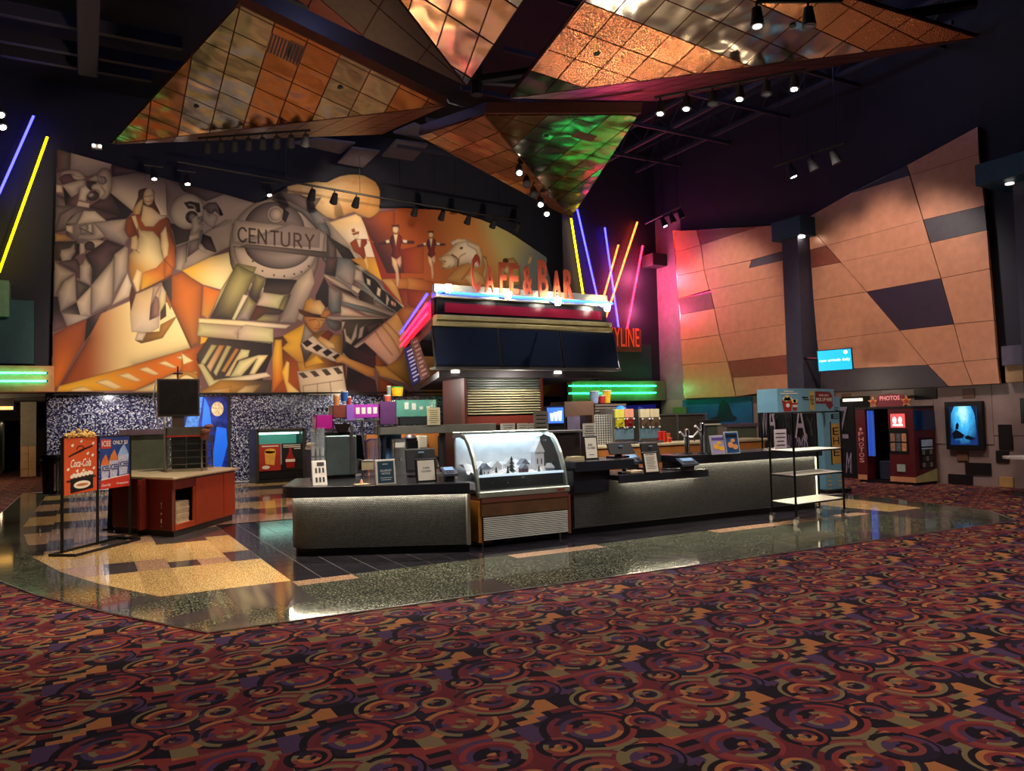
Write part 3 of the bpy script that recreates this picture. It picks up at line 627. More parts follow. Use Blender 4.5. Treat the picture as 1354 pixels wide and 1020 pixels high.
# ================================================================ STRUCTURE
# carpet material: rings and patches on a repeating lattice
def carpet_mat():
    m,nt,b=nodes('patterned_carpet');L=nt.links
    geo=N(nt,'ShaderNodeNewGeometry');sep=N(nt,'ShaderNodeSeparateXYZ');L.new(geo.outputs['Position'],sep.inputs[0])
    P=1.15
    nz=N(nt,'ShaderNodeTexNoise');nz.inputs['Scale'].default_value=1.3;L.new(geo.outputs['Position'],nz.inputs['Vector'])
    s=mth(nt,'MULTIPLY',sep.outputs[0],1/P);t=mth(nt,'MULTIPLY_ADD',sep.outputs[1],1/P,mth(nt,'MULTIPLY',s,.5))
    cb=N(nt,'ShaderNodeCombineXYZ');L.new(s,cb.inputs[0]);L.new(t,cb.inputs[1])
    def white(x,y,z):
        c=N(nt,'ShaderNodeCombineXYZ')
        for i,v in enumerate((x,y,z)):
            if isinstance(v,(int,float)): c.inputs[i].default_value=v
            else: L.new(v,c.inputs[i])
        w=N(nt,'ShaderNodeTexWhiteNoise',noise_dimensions='3D');L.new(c.outputs[0],w.inputs[0]);return w.outputs['Value']
    # background patches: slanted bricks
    fs=mth(nt,'FRACT',s);ft=mth(nt,'FRACT',t)
    row=mth(nt,'FLOOR',mth(nt,'MULTIPLY_ADD',ft,20.,mth(nt,'MULTIPLY',fs,-10.)))
    cc=mth(nt,'FLOOR',mth(nt,'ADD',mth(nt,'MULTIPLY',fs,9.),mth(nt,'MULTIPLY',row,.37)))
    code=white(row,cc,1.5)
    row2=mth(nt,'FLOOR',mth(nt,'MULTIPLY_ADD',ft,5.,mth(nt,'MULTIPLY',fs,-2.5)));c2=mth(nt,'FLOOR',mth(nt,'MULTIPLY',fs,9.))
    w2=white(row2,c2,7.5);big=mth(nt,'GREATER_THAN',w2,.6)
    def mix(a,b_,f): return mth(nt,'MULTIPLY_ADD',mth(nt,'SUBTRACT',b_,a),f,a)
    code=mix(code,mth(nt,'FRACT',mth(nt,'MULTIPLY',w2,7.7)),big)
    mot=[(.10,.16,.28,8,5),(.62,.30,.22,6,5),(.36,.55,.20,6,4),(.86,.62,.26,8,5),(.14,.78,.17,5,4),(.58,.86,.21,6,5),(.36,.20,.12,4,3),(.60,.62,.12,4,3),(.88,.95,.12,4,3)]
    for i,(cs,ct,R,k,ns) in enumerate(mot):
        d=N(nt,'ShaderNodeVectorMath',op='SUBTRACT');L.new(cb.outputs[0],d.inputs[0]);d.inputs[1].default_value=(cs,ct,0)
        w=N(nt,'ShaderNodeVectorMath',op='WRAP');L.new(d.outputs[0],w.inputs[0]);w.inputs[1].default_value=(.5,.5,.5);w.inputs[2].default_value=(-.5,-.5,-.5)
        sp=N(nt,'ShaderNodeSeparateXYZ');L.new(w.outputs[0],sp.inputs[0])
        dx=mth(nt,'MULTIPLY',sp.outputs[0],P);dy=mth(nt,'MULTIPLY',mth(nt,'MULTIPLY_ADD',sp.outputs[0],-.5,sp.outputs[1]),P)
        an=mth(nt,'ARCTAN2',dy,dx)
        r=mth(nt,'SQRT',mth(nt,'ADD',mth(nt,'MULTIPLY',dx,dx),mth(nt,'MULTIPLY',dy,dy)))
        # eccentric rings
        r2=mth(nt,'ADD',r,mth(nt,'MULTIPLY',mth(nt,'SINE',mth(nt,'ADD',an,i*1.7)),.018))
        ring=mth(nt,'FLOOR',mth(nt,'MULTIPLY',r2,k/R))
        sec=mth(nt,'FLOOR',mth(nt,'ADD',mth(nt,'MULTIPLY',an,ns/(2*pi)),mth(nt,'MULTIPLY',ring,.41)))
        code=mix(code,white(ring,sec,i+20.5),mth(nt,'LESS_THAN',r2,R))
        edge=mth(nt,'COMPARE',r2,R,.008);code=mix(code,.30 if i%2 else .02,mth(nt,'MULTIPLY',edge,mth(nt,'GREATER_THAN',mth(nt,'SINE',mth(nt,'ADD',an,i*2.)),-.4)))
    rp=N(nt,'ShaderNodeValToRGB');cr=rp.color_ramp;cr.interpolation='CONSTANT'
    st=[(0,(22,16,26)),(.12,(124,48,48)),(.25,(94,36,42)),(.36,(70,50,80)),(.47,(118,58,52)),(.56,(114,100,70)),(.68,(98,42,50)),(.77,(158,102,60)),(.87,(32,26,42))]
    cr.elements[0].position=0;cr.elements[0].color=(*lin(st[0][1]),1);cr.elements[1].position=st[1][0];cr.elements[1].color=(*lin(st[1][1]),1)
    for p_,c_ in st[2:]:
        e=cr.elements.new(p_);e.color=(*lin(c_),1)
    L.new(code,rp.inputs[0]);L.new(rp.outputs[0],b.inputs['Base Color']);b.inputs['Roughness'].default_value=.95;b.inputs['Specular IOR Level'].default_value=.15
    n2=N(nt,'ShaderNodeTexNoise');n2.inputs['Scale'].default_value=160;L.new(geo.outputs['Position'],n2.inputs['Vector'])
    bp=N(nt,'ShaderNodeBump');bp.inputs['Strength'].default_value=.5;bp.inputs['Distance'].default_value=.008;L.new(n2.outputs['Fac'],bp.inputs['Height']);L.new(bp.outputs[0],b.inputs['Normal'])
    return m
CARPET=carpet_mat()
floor=struct('floor',MB().box(-14,17.2,-8,26,-.12,0).box(-14,-.95,26,46,-.12,0),CARPET)
def granite(name,c1,c2,c3,rough=.07,scale=90,spec=.6):
    m,nt,b=nodes(name);L=nt.links
    geo=N(nt,'ShaderNodeNewGeometry');n1=N(nt,'ShaderNodeTexNoise');n1.inputs['Scale'].default_value=scale;n1.inputs['Detail'].default_value=2;L.new(geo.outputs['Position'],n1.inputs['Vector'])
    v=N(nt,'ShaderNodeTexVoronoi');v.inputs['Scale'].default_value=scale*.9;L.new(geo.outputs['Position'],v.inputs['Vector'])
    r=N(nt,'ShaderNodeValToRGB');cr=r.color_ramp;cr.elements[0].position=.38;cr.elements[0].color=(*lin(c1),1);cr.elements[1].position=.62;cr.elements[1].color=(*lin(c3),1)
    e=cr.elements.new(.5);e.color=(*lin(c2),1)
    mx=mth(nt,'ADD',mth(nt,'MULTIPLY',n1.outputs['Fac'],.7),mth(nt,'MULTIPLY',v.outputs['Distance'],.3));L.new(mx,r.inputs[0])
    oi=N(nt,'ShaderNodeObjectInfo');hv=N(nt,'ShaderNodeHueSaturation');hv.inputs['Value'].default_value=1
    L.new(mth(nt,'MULTIPLY_ADD',oi.outputs['Random'],.3,.85),hv.inputs['Value']);L.new(r.outputs[0],hv.inputs['Color'])
    L.new(hv.outputs[0],b.inputs['Base Color']);b.inputs['Roughness'].default_value=rough;b.inputs['Specular IOR Level'].default_value=spec
    b.inputs['IOR'].default_value=1.6
    return m
G_GOLD=granite('gold_granite',(96,72,36),(204,160,90),(250,224,164));G_DARK=granite('dark_brown_granite',(40,34,34),(66,60,60),(104,98,94))
G_GREEN=granite('green_black_granite',(14,17,16),(46,50,44),(140,142,116),scale=55);G_BLK=granite('black_granite_tile',(14,13,17),(26,24,30),(48,46,54),.10)
G_TAN=granite('rose_tan_granite',(130,98,74),(178,140,108),(210,176,144));GROUT=M('pale_grout',(170,168,162),.8);GROUTD=M('dark_grout',(60,50,40),.8)
ZONE=[(.87,6.84),(7.,6.63),(12.05,6.46),(12.9,7.3),(13.3,9.1),(13.5,10.5),(13.52,25.1),(-1.5,25.1),(-1.6,16),(-1.25,12.2),(-.86,10.58),(-.45,9.42),(.17,8.12)]
def clip(poly,a,b,c):   # keep a*x+b*y>=c
    out=[];n=len(poly)
    for i in range(n):
        p,q=poly[i],poly[(i+1)%n];dp,dq=a*p[0]+b*p[1]-c,a*q[0]+b*q[1]-c
        if dp>=0: out.append(p)
        if (dp>=0)!=(dq>=0):
            t=dp/(dp-dq);out.append((p[0]+(q[0]-p[0])*t,p[1]+(q[1]-p[1])*t))
    return out
def clipzone(poly,zone,inset=0):
    n=len(zone)
    for i in range(n):
        (x0,y0),(x1,y1)=zone[i],zone[(i+1)%n];L=math.hypot(x1-x0,y1-y0);a,b=-(y1-y0)/L,(x1-x0)/L
        poly=clip(poly,a,b,a*x0+b*y0+inset)
        if len(poly)<3: return []
    return poly
def area(p): return abs(sum(p[i][0]*p[(i+1)%len(p)][1]-p[(i+1)%len(p)][0]*p[i][1] for i in range(len(p))))/2
MB().slab(ZONE,.0,.006).build('tile_bed',GROUT,floor)
MB().slab([p for p in clipzone([(-3,0),(14,0),(14,26),(-3,26)],ZONE,0) ],.0,.0).v
for i in (0,1):  # bright metal edge strip between carpet and tile
    pass
em=MB()
zs=[ZONE[(i+8)%len(ZONE)] for i in range(11)]
for a,b in zip(zs[:-1],zs[1:]): em.cyl((a[0],a[1],.008),(b[0],b[1],.008),.007,n=4)
em.build('edge_strip',M('edge_strip_metal',(170,165,160),.3,.8),floor)
TOP=.012
def tile(poly,mat,name='floor_tile',gap=.004,lift=0.):
    if len(poly)<3 or area(poly)<.012: return
    cx=sum(p[0] for p in poly)/len(poly);cy=sum(p[1] for p in poly)/len(poly)
    q=[]
    for x,y in poly:
        d=math.hypot(x-cx,y-cy) or 1;q.append((x-(x-cx)/d*gap,y-(y-cy)/d*gap))
    MB().slab(q,.002,TOP+lift).build(name,mat,floor)
INNER=.62
# border ring of dark green slabs
cnt=0
def inset_zone(z,d):
    return clipzone([(-5,0),(20,0),(20,30),(-5,30)],z,d)
IZ=inset_zone(ZONE,.62)
nI=len(IZ)
def ring_piece(a,b,mat):
    (x0,y0),(x1,y1)=a,b;dx,dy=x1-x0,y1-y0;L=math.hypot(dx,dy);nx,ny=-dy/L,dx/L
    return [(x0,y0),(x1,y1),(x1+nx*.62,y1+ny*.62),(x0+nx*.62,y0+ny*.62)]
for i in range(len(ZONE)):
    if i in (5,6): continue
    a,b=ZONE[i],ZONE[(i+1)%len(ZONE)];L=math.hypot(b[0]-a[0],b[1]-a[1]);k=max(1,round(L/.36))
    (x0,y0),(x1,y1)=a,b;nx,ny=-(y1-y0)/L,(x1-x0)/L;tx,ty=(x1-x0)/L,(y1-y0)/L
    for j in range(k):
        s0,s1=L*j/k,L*(j+1)/k
        e0,e1=(-.6 if j==0 else 0),(.6 if j==k-1 else 0)
        poly=[(x0+tx*(s0+e0)+0*nx,y0+ty*(s0+e0)),(x0+tx*(s1+e1),y0+ty*(s1+e1)),(x0+tx*(s1+e1)+nx*.62,y0+ty*(s1+e1)+ny*.62),(x0+tx*(s0+e0)+nx*.62,y0+ty*(s0+e0)+ny*.62)]
        poly=clipzone(poly,ZONE,.012)
        # keep the part closest to this edge (mitre with neighbours)
        for w,(nb) in ((-1,(ZONE[i-1],a)),(1,(b,ZONE[(i+2)%len(ZONE)]))):
            (p0,p1)=nb;l2=math.hypot(p1[0]-p0[0],p1[1]-p0[1]);mx_,my_=-(p1[1]-p0[1])/l2,(p1[0]-p0[0])/l2
            # distance to neighbour edge >= distance to this edge
            A,B=mx_-nx,my_-ny;Cc=(mx_*p0[0]+my_*p0[1])-(nx*x0+ny*y0)
            poly=clip(poly,A,B,Cc)
            if len(poly)<3: break
        if len(poly)>=3: tile(poly,G_GREEN if (i+j)%7 else G_DARK,lift=.0005*(1+i%3))
# inner field
def field(xc,yc):
    if yc<8.5 and xc>1.9: 
        return G_GREEN if yc<8.25 else (G_TAN if (xc<2.6 or 4.3<xc<6.0 or 8.2<xc<10.9) else G_GREEN)
    if xc>11: return G_GOLD if 8.2<yc<10.6 else G_GREEN
    if xc>1.95 and yc<14: return G_BLK
    return None
cuts=[7.4,8.55,10.2,11.0,12.7,13.9,15.4,16.6,18.2,19.4,21.0,22.3,23.7,25.1]
pal=[G_DARK,G_GOLD,G_DARK,G_GOLD,G_DARK,G_TAN,G_DARK,G_GOLD,G_DARK,G_TAN,G_DARK,G_GOLD,G_DARK]
x=-1.56
while x<6.5:
    for k in range(len(cuts)-1):
        y0,y1=cuts[k],cuts[k+1]
        sh=[0,0,.0,-.35,-.35,0][int(round(x/.35))%6] if k>1 else 0
        y0+=sh*(k>2);y1+=sh*(k>1)
        if x>1.9: y0=max(y0,14.0)
        if y1-y0<.05: continue
        r=random.random();mat=pal[k]
        if k in (2,4) and r<.3: mat=G_TAN
        if k in (1,3) and r<.1: mat=G_TAN
        if k==0: mat=G_GREEN if x<.9 else G_DARK
        tile(clipzone([(x,y0),(x+.35,y0),(x+.35,y1),(x,y1)],ZONE,.62),mat)
    x+=.35
# black tiles around the counters, white joints
x=1.94
while x<4.2:
    y=8.5
    while y<13.9:
        tile([(x,y),(x+.33,y),(x+.33,y+.33),(x,y+.33)],G_BLK,'black_floor_tile',.007);y+=.33
    x+=.33
x=4.25
while x<6.6:
    tile([(x,8.5),(x+.33,8.5),(x+.33,8.83),(x,8.83)],G_BLK,'black_floor_tile',.007);tile([(x,8.83),(x+.33,8.83),(x+.33,9.16),(x,9.16)],G_BLK,'black_floor_tile',.007);x+=.33
x=1.94
while x<10.6:
    tile(clipzone([(x,6.9),(x+.66,6.9),(x+.66,8.24),(x,8.24)],ZONE,.62),G_GREEN);
    tile([(x,8.24),(x+.66,8.24),(x+.66,8.5),(x,8.5)],field(x+.33,8.37));x+=.66
mb=MB();mb.slab([(4.25,9.16),(6.9,9.16),(6.9,14),(4.25,14)],.002,TOP);mb.slab([(6.5,14),(12.78,14),(12.78,25),(6.5,25)],.002,TOP);mb.slab([(6.9,8.5),(11.2,8.5),(11.2,14),(6.9,14)],.002,TOP)
mb.build('service_floor',G_BLK,floor)
for j in range(8):
    for i in range(6):
        x0=11.2+i*.42;y0=6.5+j*.85
        tile(clipzone([(x0,y0),(x0+.42,y0),(x0+.42,y0+.85),(x0,y0+.85)],ZONE,.62),G_GOLD if (8.0<y0<9.8 and i>0) else (G_DARK if (i+j)%3 else G_GREEN))
# walls
ceil=struct('ceiling',MB().box(-14,17.2,-8,26,11.6,11.8),M('black_ceiling',(14,14,22),.8))
wf=struct('wall_front',MB().box(-.95,13.2,25.1,25.4,0,11.6).box(-14,-.95,25.1,25.4,2.75,11.6).box(13.2,17.2,25.1,25.4,0,11.6),NAVY)
struct('wall_left',MB().box(-14.2,-14,-8,46,0,11.6),NAVY);struct('wall_back',MB().box(-14,17.2,-8.2,-8,0,11.6),NAVY)
STONE=M('beige_stone_wall',(140,118,112),.35,var=.10,scale=3)
wr=struct('wall_right',MB().box(16.92,17.2,-8,20.2,2.2,11.6),NAVY)
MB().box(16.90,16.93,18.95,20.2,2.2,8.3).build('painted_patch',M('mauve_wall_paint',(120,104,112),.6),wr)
ws=struct('wall_right_base',MB().box(16.9,17.2,-8,20.2,0,2.2),STONE) 
struct('wall_portal',MB().slab([(13.15,20.2),(17.2,20.2),(17.2,25.1),(16.9,25.1)],2.85,11.6),NAVY)
struct('wall_hallway',MB().box(17.0,17.2,20.2,25.1,0,2.9),M('purple_wall',(50,40,90),.6))
# left corridor beyond the mural wall
TANW=M('tan_block_wall',(168,132,96),.6,var=.15,scale=2)
struct('ceiling_corridor',MB().box(-14,-.95,25.4,46,2.8,2.9),BLKM)
struct('wall_corridor',MB().box(-14,-.95,45.8,46,0,2.8).box(-1.0,-.9,25.4,46,0,2.8),M('corridor_wall',(58,52,44),.6))
# mosaic wall under the mural: small tesserae as material relief
def mosaic():
    m,nt,b=nodes('glass_mosaic');L=nt.links
    geo=N(nt,'ShaderNodeNewGeometry');mp=N(nt,'ShaderNodeVectorMath',op='MULTIPLY');L.new(geo.outputs['Position'],mp.inputs[0]);mp.inputs[1].default_value=(32,32,32)
    fl=N(nt,'ShaderNodeVectorMath',op='FLOOR');L.new(mp.outputs[0],fl.inputs[0]);w=N(nt,'ShaderNodeTexWhiteNoise',noise_dimensions='3D');L.new(fl.outputs[0],w.inputs[0])
    r=N(nt,'ShaderNodeValToRGB');cr=r.color_ramp;cr.interpolation='CONSTANT'
    st=[(0,(30,28,52)),(.3,(62,60,92)),(.48,(104,108,134)),(.70,(158,160,170)),(.86,(20,18,34))]
    cr.elements[0].color=(*lin(st[0][1]),1);cr.elements[1].position=st[1][0];cr.elements[1].color=(*lin(st[1][1]),1)
    for p_,c_ in st[2:]: e=cr.elements.new(p_);e.color=(*lin(c_),1)
    L.new(w.outputs[0],r.inputs[0]);L.new(r.outputs[0],b.inputs['Base Color']);b.inputs['Roughness'].default_value=.2
    return m
MOS=mosaic()
z=at(300,521,Y=25).z
struct('trim_1',MB().box(-.95,13.1,24.98,25.1,0,z-.02),MOS)
struct('trim_2',MB().box(-.95,13.1,24.85,25.1,z-.02,z+.03),BLKM)
# corridor: column, doors, exit light
c0,c1=at(27,570,Y=34).x,at(48,570,Y=34).x
struct('trim_3',MB().box(c0,c1,34,34.8,1.15,2.8),M('grey_column_paint',(120,112,98),.6))
cl=struct('trim_4',MB().box(c0-.02,c1+.02,33.98,34.82,0,.02),TANW)
for r in range(4):
    for k in range(2):
        w=(c1-c0)/2;box('stone_block',TANW,cl,c0+w*k+.006,c0+w*(k+1)-.006,33.95,34.1,.02+r*.283,.02+r*.283+.275)
d=struct('door_1',MB().box(-6.2,c0-.05,38,38.06,2.15,2.8),BLKM)
for k in range(3):
    xx=-5.9+k*1.0
    MB().box(xx,xx+.06,38,38.08,0,2.15).box(xx+.9,xx+.96,38,38.08,0,2.15).box(xx,xx+.96,38,38.08,2.08,2.15).box(xx,xx+.96,38,38.08,0,.12).build('door_frame',BLK,d)
    box('glass_pane',M('corridor_glass',(40,44,36),.08,spec=.8),d,xx+.06,xx+.9,38.02,38.05,.12,2.08)
t=thing('wall_lamp','amber light fixture glowing over the glass doors at far left','lamp',(-3.2,30,2.5))
box('diffuser',glow('amber',(255,190,90),3),t,at(0,530,Y=30).x,at(17,530,Y=30).x,30,30.08,2.43,2.53);box('housing',BLK,t,at(0,530,Y=30).x-.02,at(17,530,Y=30).x+.02,30.08,30.2,2.4,2.8)
lamp('POINT',(-3.5,31,2.4),160,(1,.75,.45),.2);lamp('POINT',(-3,27.5,2.5),70,(1,.6,.4),.2)
# soffits with green neon
def soffit(x0,x1,Y,z0,z1,nm,color,tubes,gl,side):
    s=struct(nm,MB().box(x0,x1,Y,Y+.5,z0,z1),color)
    return s
SOF=M('tan_soffit',(206,128,84),.5);GSOF=M('olive_soffit',(110,100,70),.5)
struct('trim_5',MB().box(-14,-.75,24.3,25.1,2.76,3.46),SOF);struct('trim_6',MB().box(13.15,16.88,19.9,20.2,2.20,2.84),GSOF)
def neon(name,label,pts,color,s,r=.02,cap=True):
    t=thing(name,label,'neon light',pts[0])
    mb=MB();mb.tube(pts,r,8)
    mb.build('tube',glow(name+label[:9],color,s),t,smooth=True)
    for p in (pts[0],pts[-1]): MB().ball(p,r*1.6,6).build('end_cap',BLK,t)
    mm=(Vector(pts[0])+Vector(pts[-1]))/2
    return t
TQ=(60,255,190);GR=(30,235,120)
for i,(y,w) in enumerate(((494,'upper'),(505,'lower'))):
    a=at(-20,y-1,Y=24.22);b=at(62,y,Y=24.22);b.z=a.z
    neon('neon_tube','%s turquoise neon tube on the tan soffit at far left'%w,[a,b],TQ,14,.018)
for i,(y,w,a0,b0) in enumerate(((510.5,'upper',751,868),(520.5,'lower',751,868))):
    a=at(a0,y,Y=19.82);b=at(b0,y,Y=19.82);b.z=a.z
    neon('neon_tube','%s green neon tube on the soffit behind the bar'%w,[a,b],GR,15,.022)
# teal and green wall boxes
def wallbox(lab,x0,y0,x1,y1,Y,dep,mat):
    a,b,c,d=rectpx(x0,y0,x1,y1,Y);o=MB().box(a,b,Y,Y+dep,c,d).build('wall_panel',mat,bevel=.01);prop(o,lab,'panel');return o
wallbox('pale green wall panel above the left soffit, nearest the frame edge',-30,370,12,418,24.5,.6,M('pale_green_paint',(110,150,112),.6))
wallbox('dark teal wall panel above the left soffit beside the mural',-30,396,45,481,24.7,.4,M('teal_paint',(40,78,84),.6))
wallbox('dark teal wall box under the restaurant sign board',790,455,862,507,20.05,.15,M('dark_teal_paint',(24,56,56),.6))
# neon tubes left
YEL=(255,225,0);BLU=(40,40,255);ORG=(255,70,20);REDN=(255,20,45)
neon('neon_tube','long yellow neon tube slanting beside the mural at left',[at(63,180,Y=24.6),at(-2,362,Y=24.6)],YEL,9,.03)
neon('neon_tube','blue neon tube slanting left of the long yellow one',[at(45,152,Y=24.6),at(-2,258,Y=24.6)],BLU,16,.03)
# neon tubes right (in front of the portal wall)
for lab,a,b,c,s in (('yellow neon tube rising behind the cafe sign',(755,288),(773,402),YEL,9),('blue neon tube beside the yellow one behind the sign',(763,276),(793,408),BLU,16),
    ('blue neon tube crossing the two orange tubes',(799.5,300),(818,434),BLU,16),('short orange neon tube above the canopy corner',(818,323),(794,408),ORG,16),
    ('long orange neon tube reaching highest at right of sign',(843,293),(797,432),ORG,20),('red neon tube nearest the pink lit wall',(850,324),(829,436),REDN,18)):
    neon('neon_tube',lab,[at(*a,Y=20.05),at(*b,Y=20.05)],c,s,.028)
# right wall cladding
CL=dict(t=M('tan_cladding',(186,126,96),.32,var=.10,scale=5,bump=.05,bscale=60,metal=.15),o=M('ochre_cladding',(190,134,92),.36,var=.08,scale=5,metal=.15),r=M('rust_cladding',(120,60,46),.4),g=M('charcoal_cladding',(58,50,58),.4),p=M('plum_cladding',(46,30,46),.4),b=M('brown_cladding',(106,66,60),.4))
backR=MB()
SEAM=M('seam_metal',(214,170,140),.2,1.)
def cladding(name,pieces,outline):
    w=thing(name[0],name[1],'wall panel',(16.9,at(outline[0][0]/2.634+840,outline[0][1]/2.634+160,X=16.7).y,2))
    P=lambda q,X:at(840+q[0]/2.634,160+q[1]/2.634,X=X)
    MB().prism([P(q,16.78) for q in outline],(.12,0,0)).build('backing',SEAM,w)
    for mt,q in pieces:
        q=[(q[i],q[i+1]) for i in range(0,len(q),2)];cx=sum(a for a,_ in q)/len(q);cy=sum(b for _,b in q)/len(q)
        q=[(a-(a-cx)/(math.hypot(a-cx,b-cy)+.1)*1.6,b-(b-cy)/(math.hypot(a-cx,b-cy)+.1)*1.3) for a,b in q]
        MB().prism([P(k,16.70) for k in q],(.075,0,0)).build('cladding_panel',CL[mt],w)
    return w
cladding(('wall_cladding','large tan panelled wall relief at right with plum shape'),[
 ('t',[602,335,755,250,955,190,1003,345,665,435,605,365]),('g',[755,250,945,155,957,190]),('t',[945,155,1193,20,1197,115,957,190]),('t',[957,190,1197,115,1217,295,1003,345]),
 ('g',[1003,345,1217,295,1225,380,1027,425]),('t',[605,365,665,435,608,450]),('r',[608,450,665,435,715,492,612,512]),('t',[665,435,1003,345,1027,425,715,492]),
 ('t',[715,492,1027,425,1065,548,805,595]),('t',[1027,425,1225,380,1235,515,1065,548]),('t',[612,512,715,492,805,595,620,625]),('p',[805,595,1065,548,1110,708,920,730]),
 ('t',[1065,548,1235,515,1250,695,1110,708]),('t',[620,625,805,595,920,730,632,768]),('t',[632,768,920,730,1018,850,645,868]),('g',[645,868,1018,850,1090,925,650,946]),
 ('t',[920,730,1110,708,1143,838,1018,850]),('t',[1110,708,1250,695,1260,828,1143,838]),('t',[1018,850,1143,838,1175,920,1090,925]),('t',[1143,838,1260,828,1270,915,1175,920])],
 [(602,335),(755,250),(945,155),(1193,20),(1225,380),(1270,915),(650,946),(632,768),(612,512)])
cladding(('wall_cladding','narrower ochre panelled wall relief left of the dark column'),[
 ('o',[131,383,213,380,228,432,140,457]),('r',[213,380,430,368,228,432]),('t',[228,432,430,368,512,362,518,452,405,485,240,520]),('o',[140,457,228,432,240,520,143,540]),
 ('g',[405,485,518,452,520,485,397,512]),('o',[143,540,240,520,257,588,150,620]),('t',[240,520,405,485,397,512,520,485,525,535,257,588]),('b',[150,620,263,597,275,653,155,675]),
 ('t',[260,588,525,535,530,603,275,653]),('o',[155,675,275,653,293,745,157,765]),('t',[275,653,530,603,543,705,293,745]),('o',[157,765,293,745,322,838,163,850]),
 ('t',[293,745,543,705,550,813,322,838]),('r',[325,838,550,813,555,880,340,895]),('o',[163,850,322,838,350,960,170,968]),('t',[340,895,555,880,558,932,350,960])],
 [(131,383),(430,368),(512,362),(530,603),(558,932),(350,960),(170,968),(155,675)])
# column with teal cap
t=thing('wall_column','dark square column with teal lit cap between the two panelled walls','column',(16.3,13.8,0))
MB().box(16.27,16.9,13.77,14.29,2.3,6.3).build('shaft',M('column_paint',(50,50,66),.6),t)
MB().box(16.12,16.9,13.55,14.5,6.28,6.78).build('cap',M('teal_cap',(26,60,80),.5),t,bevel=.01);MB().cyl((16.35,13.7,6.25),(16.35,13.7,6.28),.08,n=14).build('downlight',glow('white_spot',(255,240,220),20),t)
box('stone_base',M('gold_stone',(176,128,88),.4),t,16.25,16.9,13.75,14.32,1.9,2.3)
t=thing('wall_column','tall navy column with teal cap at the right frame edge','column',(16.2,8.6,0))
MB().box(16.3,16.9,7.9,8.45,0,6.3).build('shaft',M('column_paint'),t);MB().box(15.8,16.9,7.4,8.9,6.18,6.62).build('cap',M('teal_cap'),t,bevel=.01)
MB().cyl((16.1,8.4,6.12),(16.1,8.4,6.15),.08,n=14).build('downlight',glow('dim_spot',(200,190,180),2),t)
o=MB().box(16.3,16.9,20.0,20.6,6.75,7.15).build('speaker_cabinet',M('dark_box',(44,44,50),.5),bevel=.01)
o.location=(0,-.35,-.1);prop(o,'dark wall speaker mounted high on the pink lit wall','speaker')
# inlaid tiles on the lower stone wall
def inlay(q,mt):
    g=lambda x,y:at(1060+x/4.435,480+y/4.435,X=16.88)
    a=g(q[0],(q[1]+q[3])/2);b=g(q[2],(q[1]+q[3])/2);zt=g((q[0]+q[2])/2,q[1]).z;zb=g((q[0]+q[2])/2,q[3]).z
    MB().box(16.87,16.91,min(a.y,b.y),max(a.y,b.y),max(zb,.01),zt).build('wall_tile',mt,ws,bevel=.004)
DKT=M('black_stone_tile',(26,24,26),.3);TNT=M('tan_stone_tile',(176,136,86),.35);BRT=M('brown_stone_tile',(112,78,62),.35)
for q,mt in (((660,152,795,213),DKT),((942,150,1015,206),BRT),((1155,362,1235,510),DKT),((1140,515,1215,585),DKT),((960,587,1110,657),DKT),((860,655,1002,714),DKT),((1283,207,1330,355),DKT),((1160,670,1242,738),TNT),((910,522,976,575),BRT),((235,180,290,230),BRT)): inlay(q,mt)
# rest of stone courses: large slabs joints
for k in range(16):
    y0=-1+k*1.3
    box('stone_slab',STONE,ws,16.885,16.905,y0+.004,y0+1.296,1.1 if k%2 else .9,2.196)
paint()
def mural_mesh():
    YP=24.86
    def px(x,y):
        d=FW[None,:]*F+RT[None,:]*(np.asarray(x)[:,None]-CX)-UP[None,:]*(np.asarray(y)[:,None]-CY)
        t=YP/d[:,1];return np.stack([d[:,0]*t,np.full(len(t),YP),EYE+d[:,2]*t],1)
    Y,X=np.mgrid[0:MH,0:MW];Xp,Yp=X/MS+MX0,Y/MS+MY0
    ins=inside(Xp,Yp,OUT)
    q=ins[:-1,:-1]&ins[1:,:-1]&ins[:-1,1:]&ins[1:,1:]
    used=np.zeros_like(ins);used[:-1,:-1]|=q;used[1:,:-1]|=q;used[:-1,1:]|=q;used[1:,1:]|=q
    idx=-np.ones(ins.shape,int);idx[used]=np.arange(used.sum())
    co=px(Xp[used],Yp[used]);c=buf[used]
    a=idx[:-1,:-1][q];b=idx[:-1,1:][q];cc=idx[1:,1:][q];d=idx[1:,:-1][q]
    loops=np.stack([a,d,cc,b],1).astype(np.int32)
    me=bpy.data.meshes.new('painted_panel');me.vertices.add(len(co));me.vertices.foreach_set('co',co.astype(np.float32).ravel())
    me.loops.add(loops.size);me.loops.foreach_set('vertex_index',loops.ravel())
    me.polygons.add(len(loops));me.polygons.foreach_set('loop_start',np.arange(0,loops.size,4,dtype=np.int32));me.polygons.foreach_set('loop_total',np.full(len(loops),4,np.int32))
    at_=me.color_attributes.new('paint','FLOAT_COLOR','POINT');at_.data.foreach_set('color',np.concatenate([c,np.ones((len(c),1),np.float32)],1).astype(np.float32).ravel())
    me.update();me.validate()
    m,nt,bs=nodes('airbrushed_paint');n=N(nt,'ShaderNodeAttribute');n.attribute_name='paint';nt.links.new(n.outputs['Color'],bs.inputs['Base Color']);bs.inputs['Roughness'].default_value=.6;bs.inputs['Specular IOR Level'].default_value=.25
    me.materials.append(m)
    t=thing('mural','large airbrushed mural of a steam locomotive, singer and dancers','mural',(2,24.9,2.7))
    o=bpy.data.objects.new('painted_panel',me);COL.objects.link(o);o.parent=t;o.location=(-2,-24.9,-2.7)
    P=px(OUT[:,0],OUT[:,1]);MB().prism([(p[0],YP+.012,p[2]) for p in P],(0,.12,0)).build('edge_board',BLKM,t)
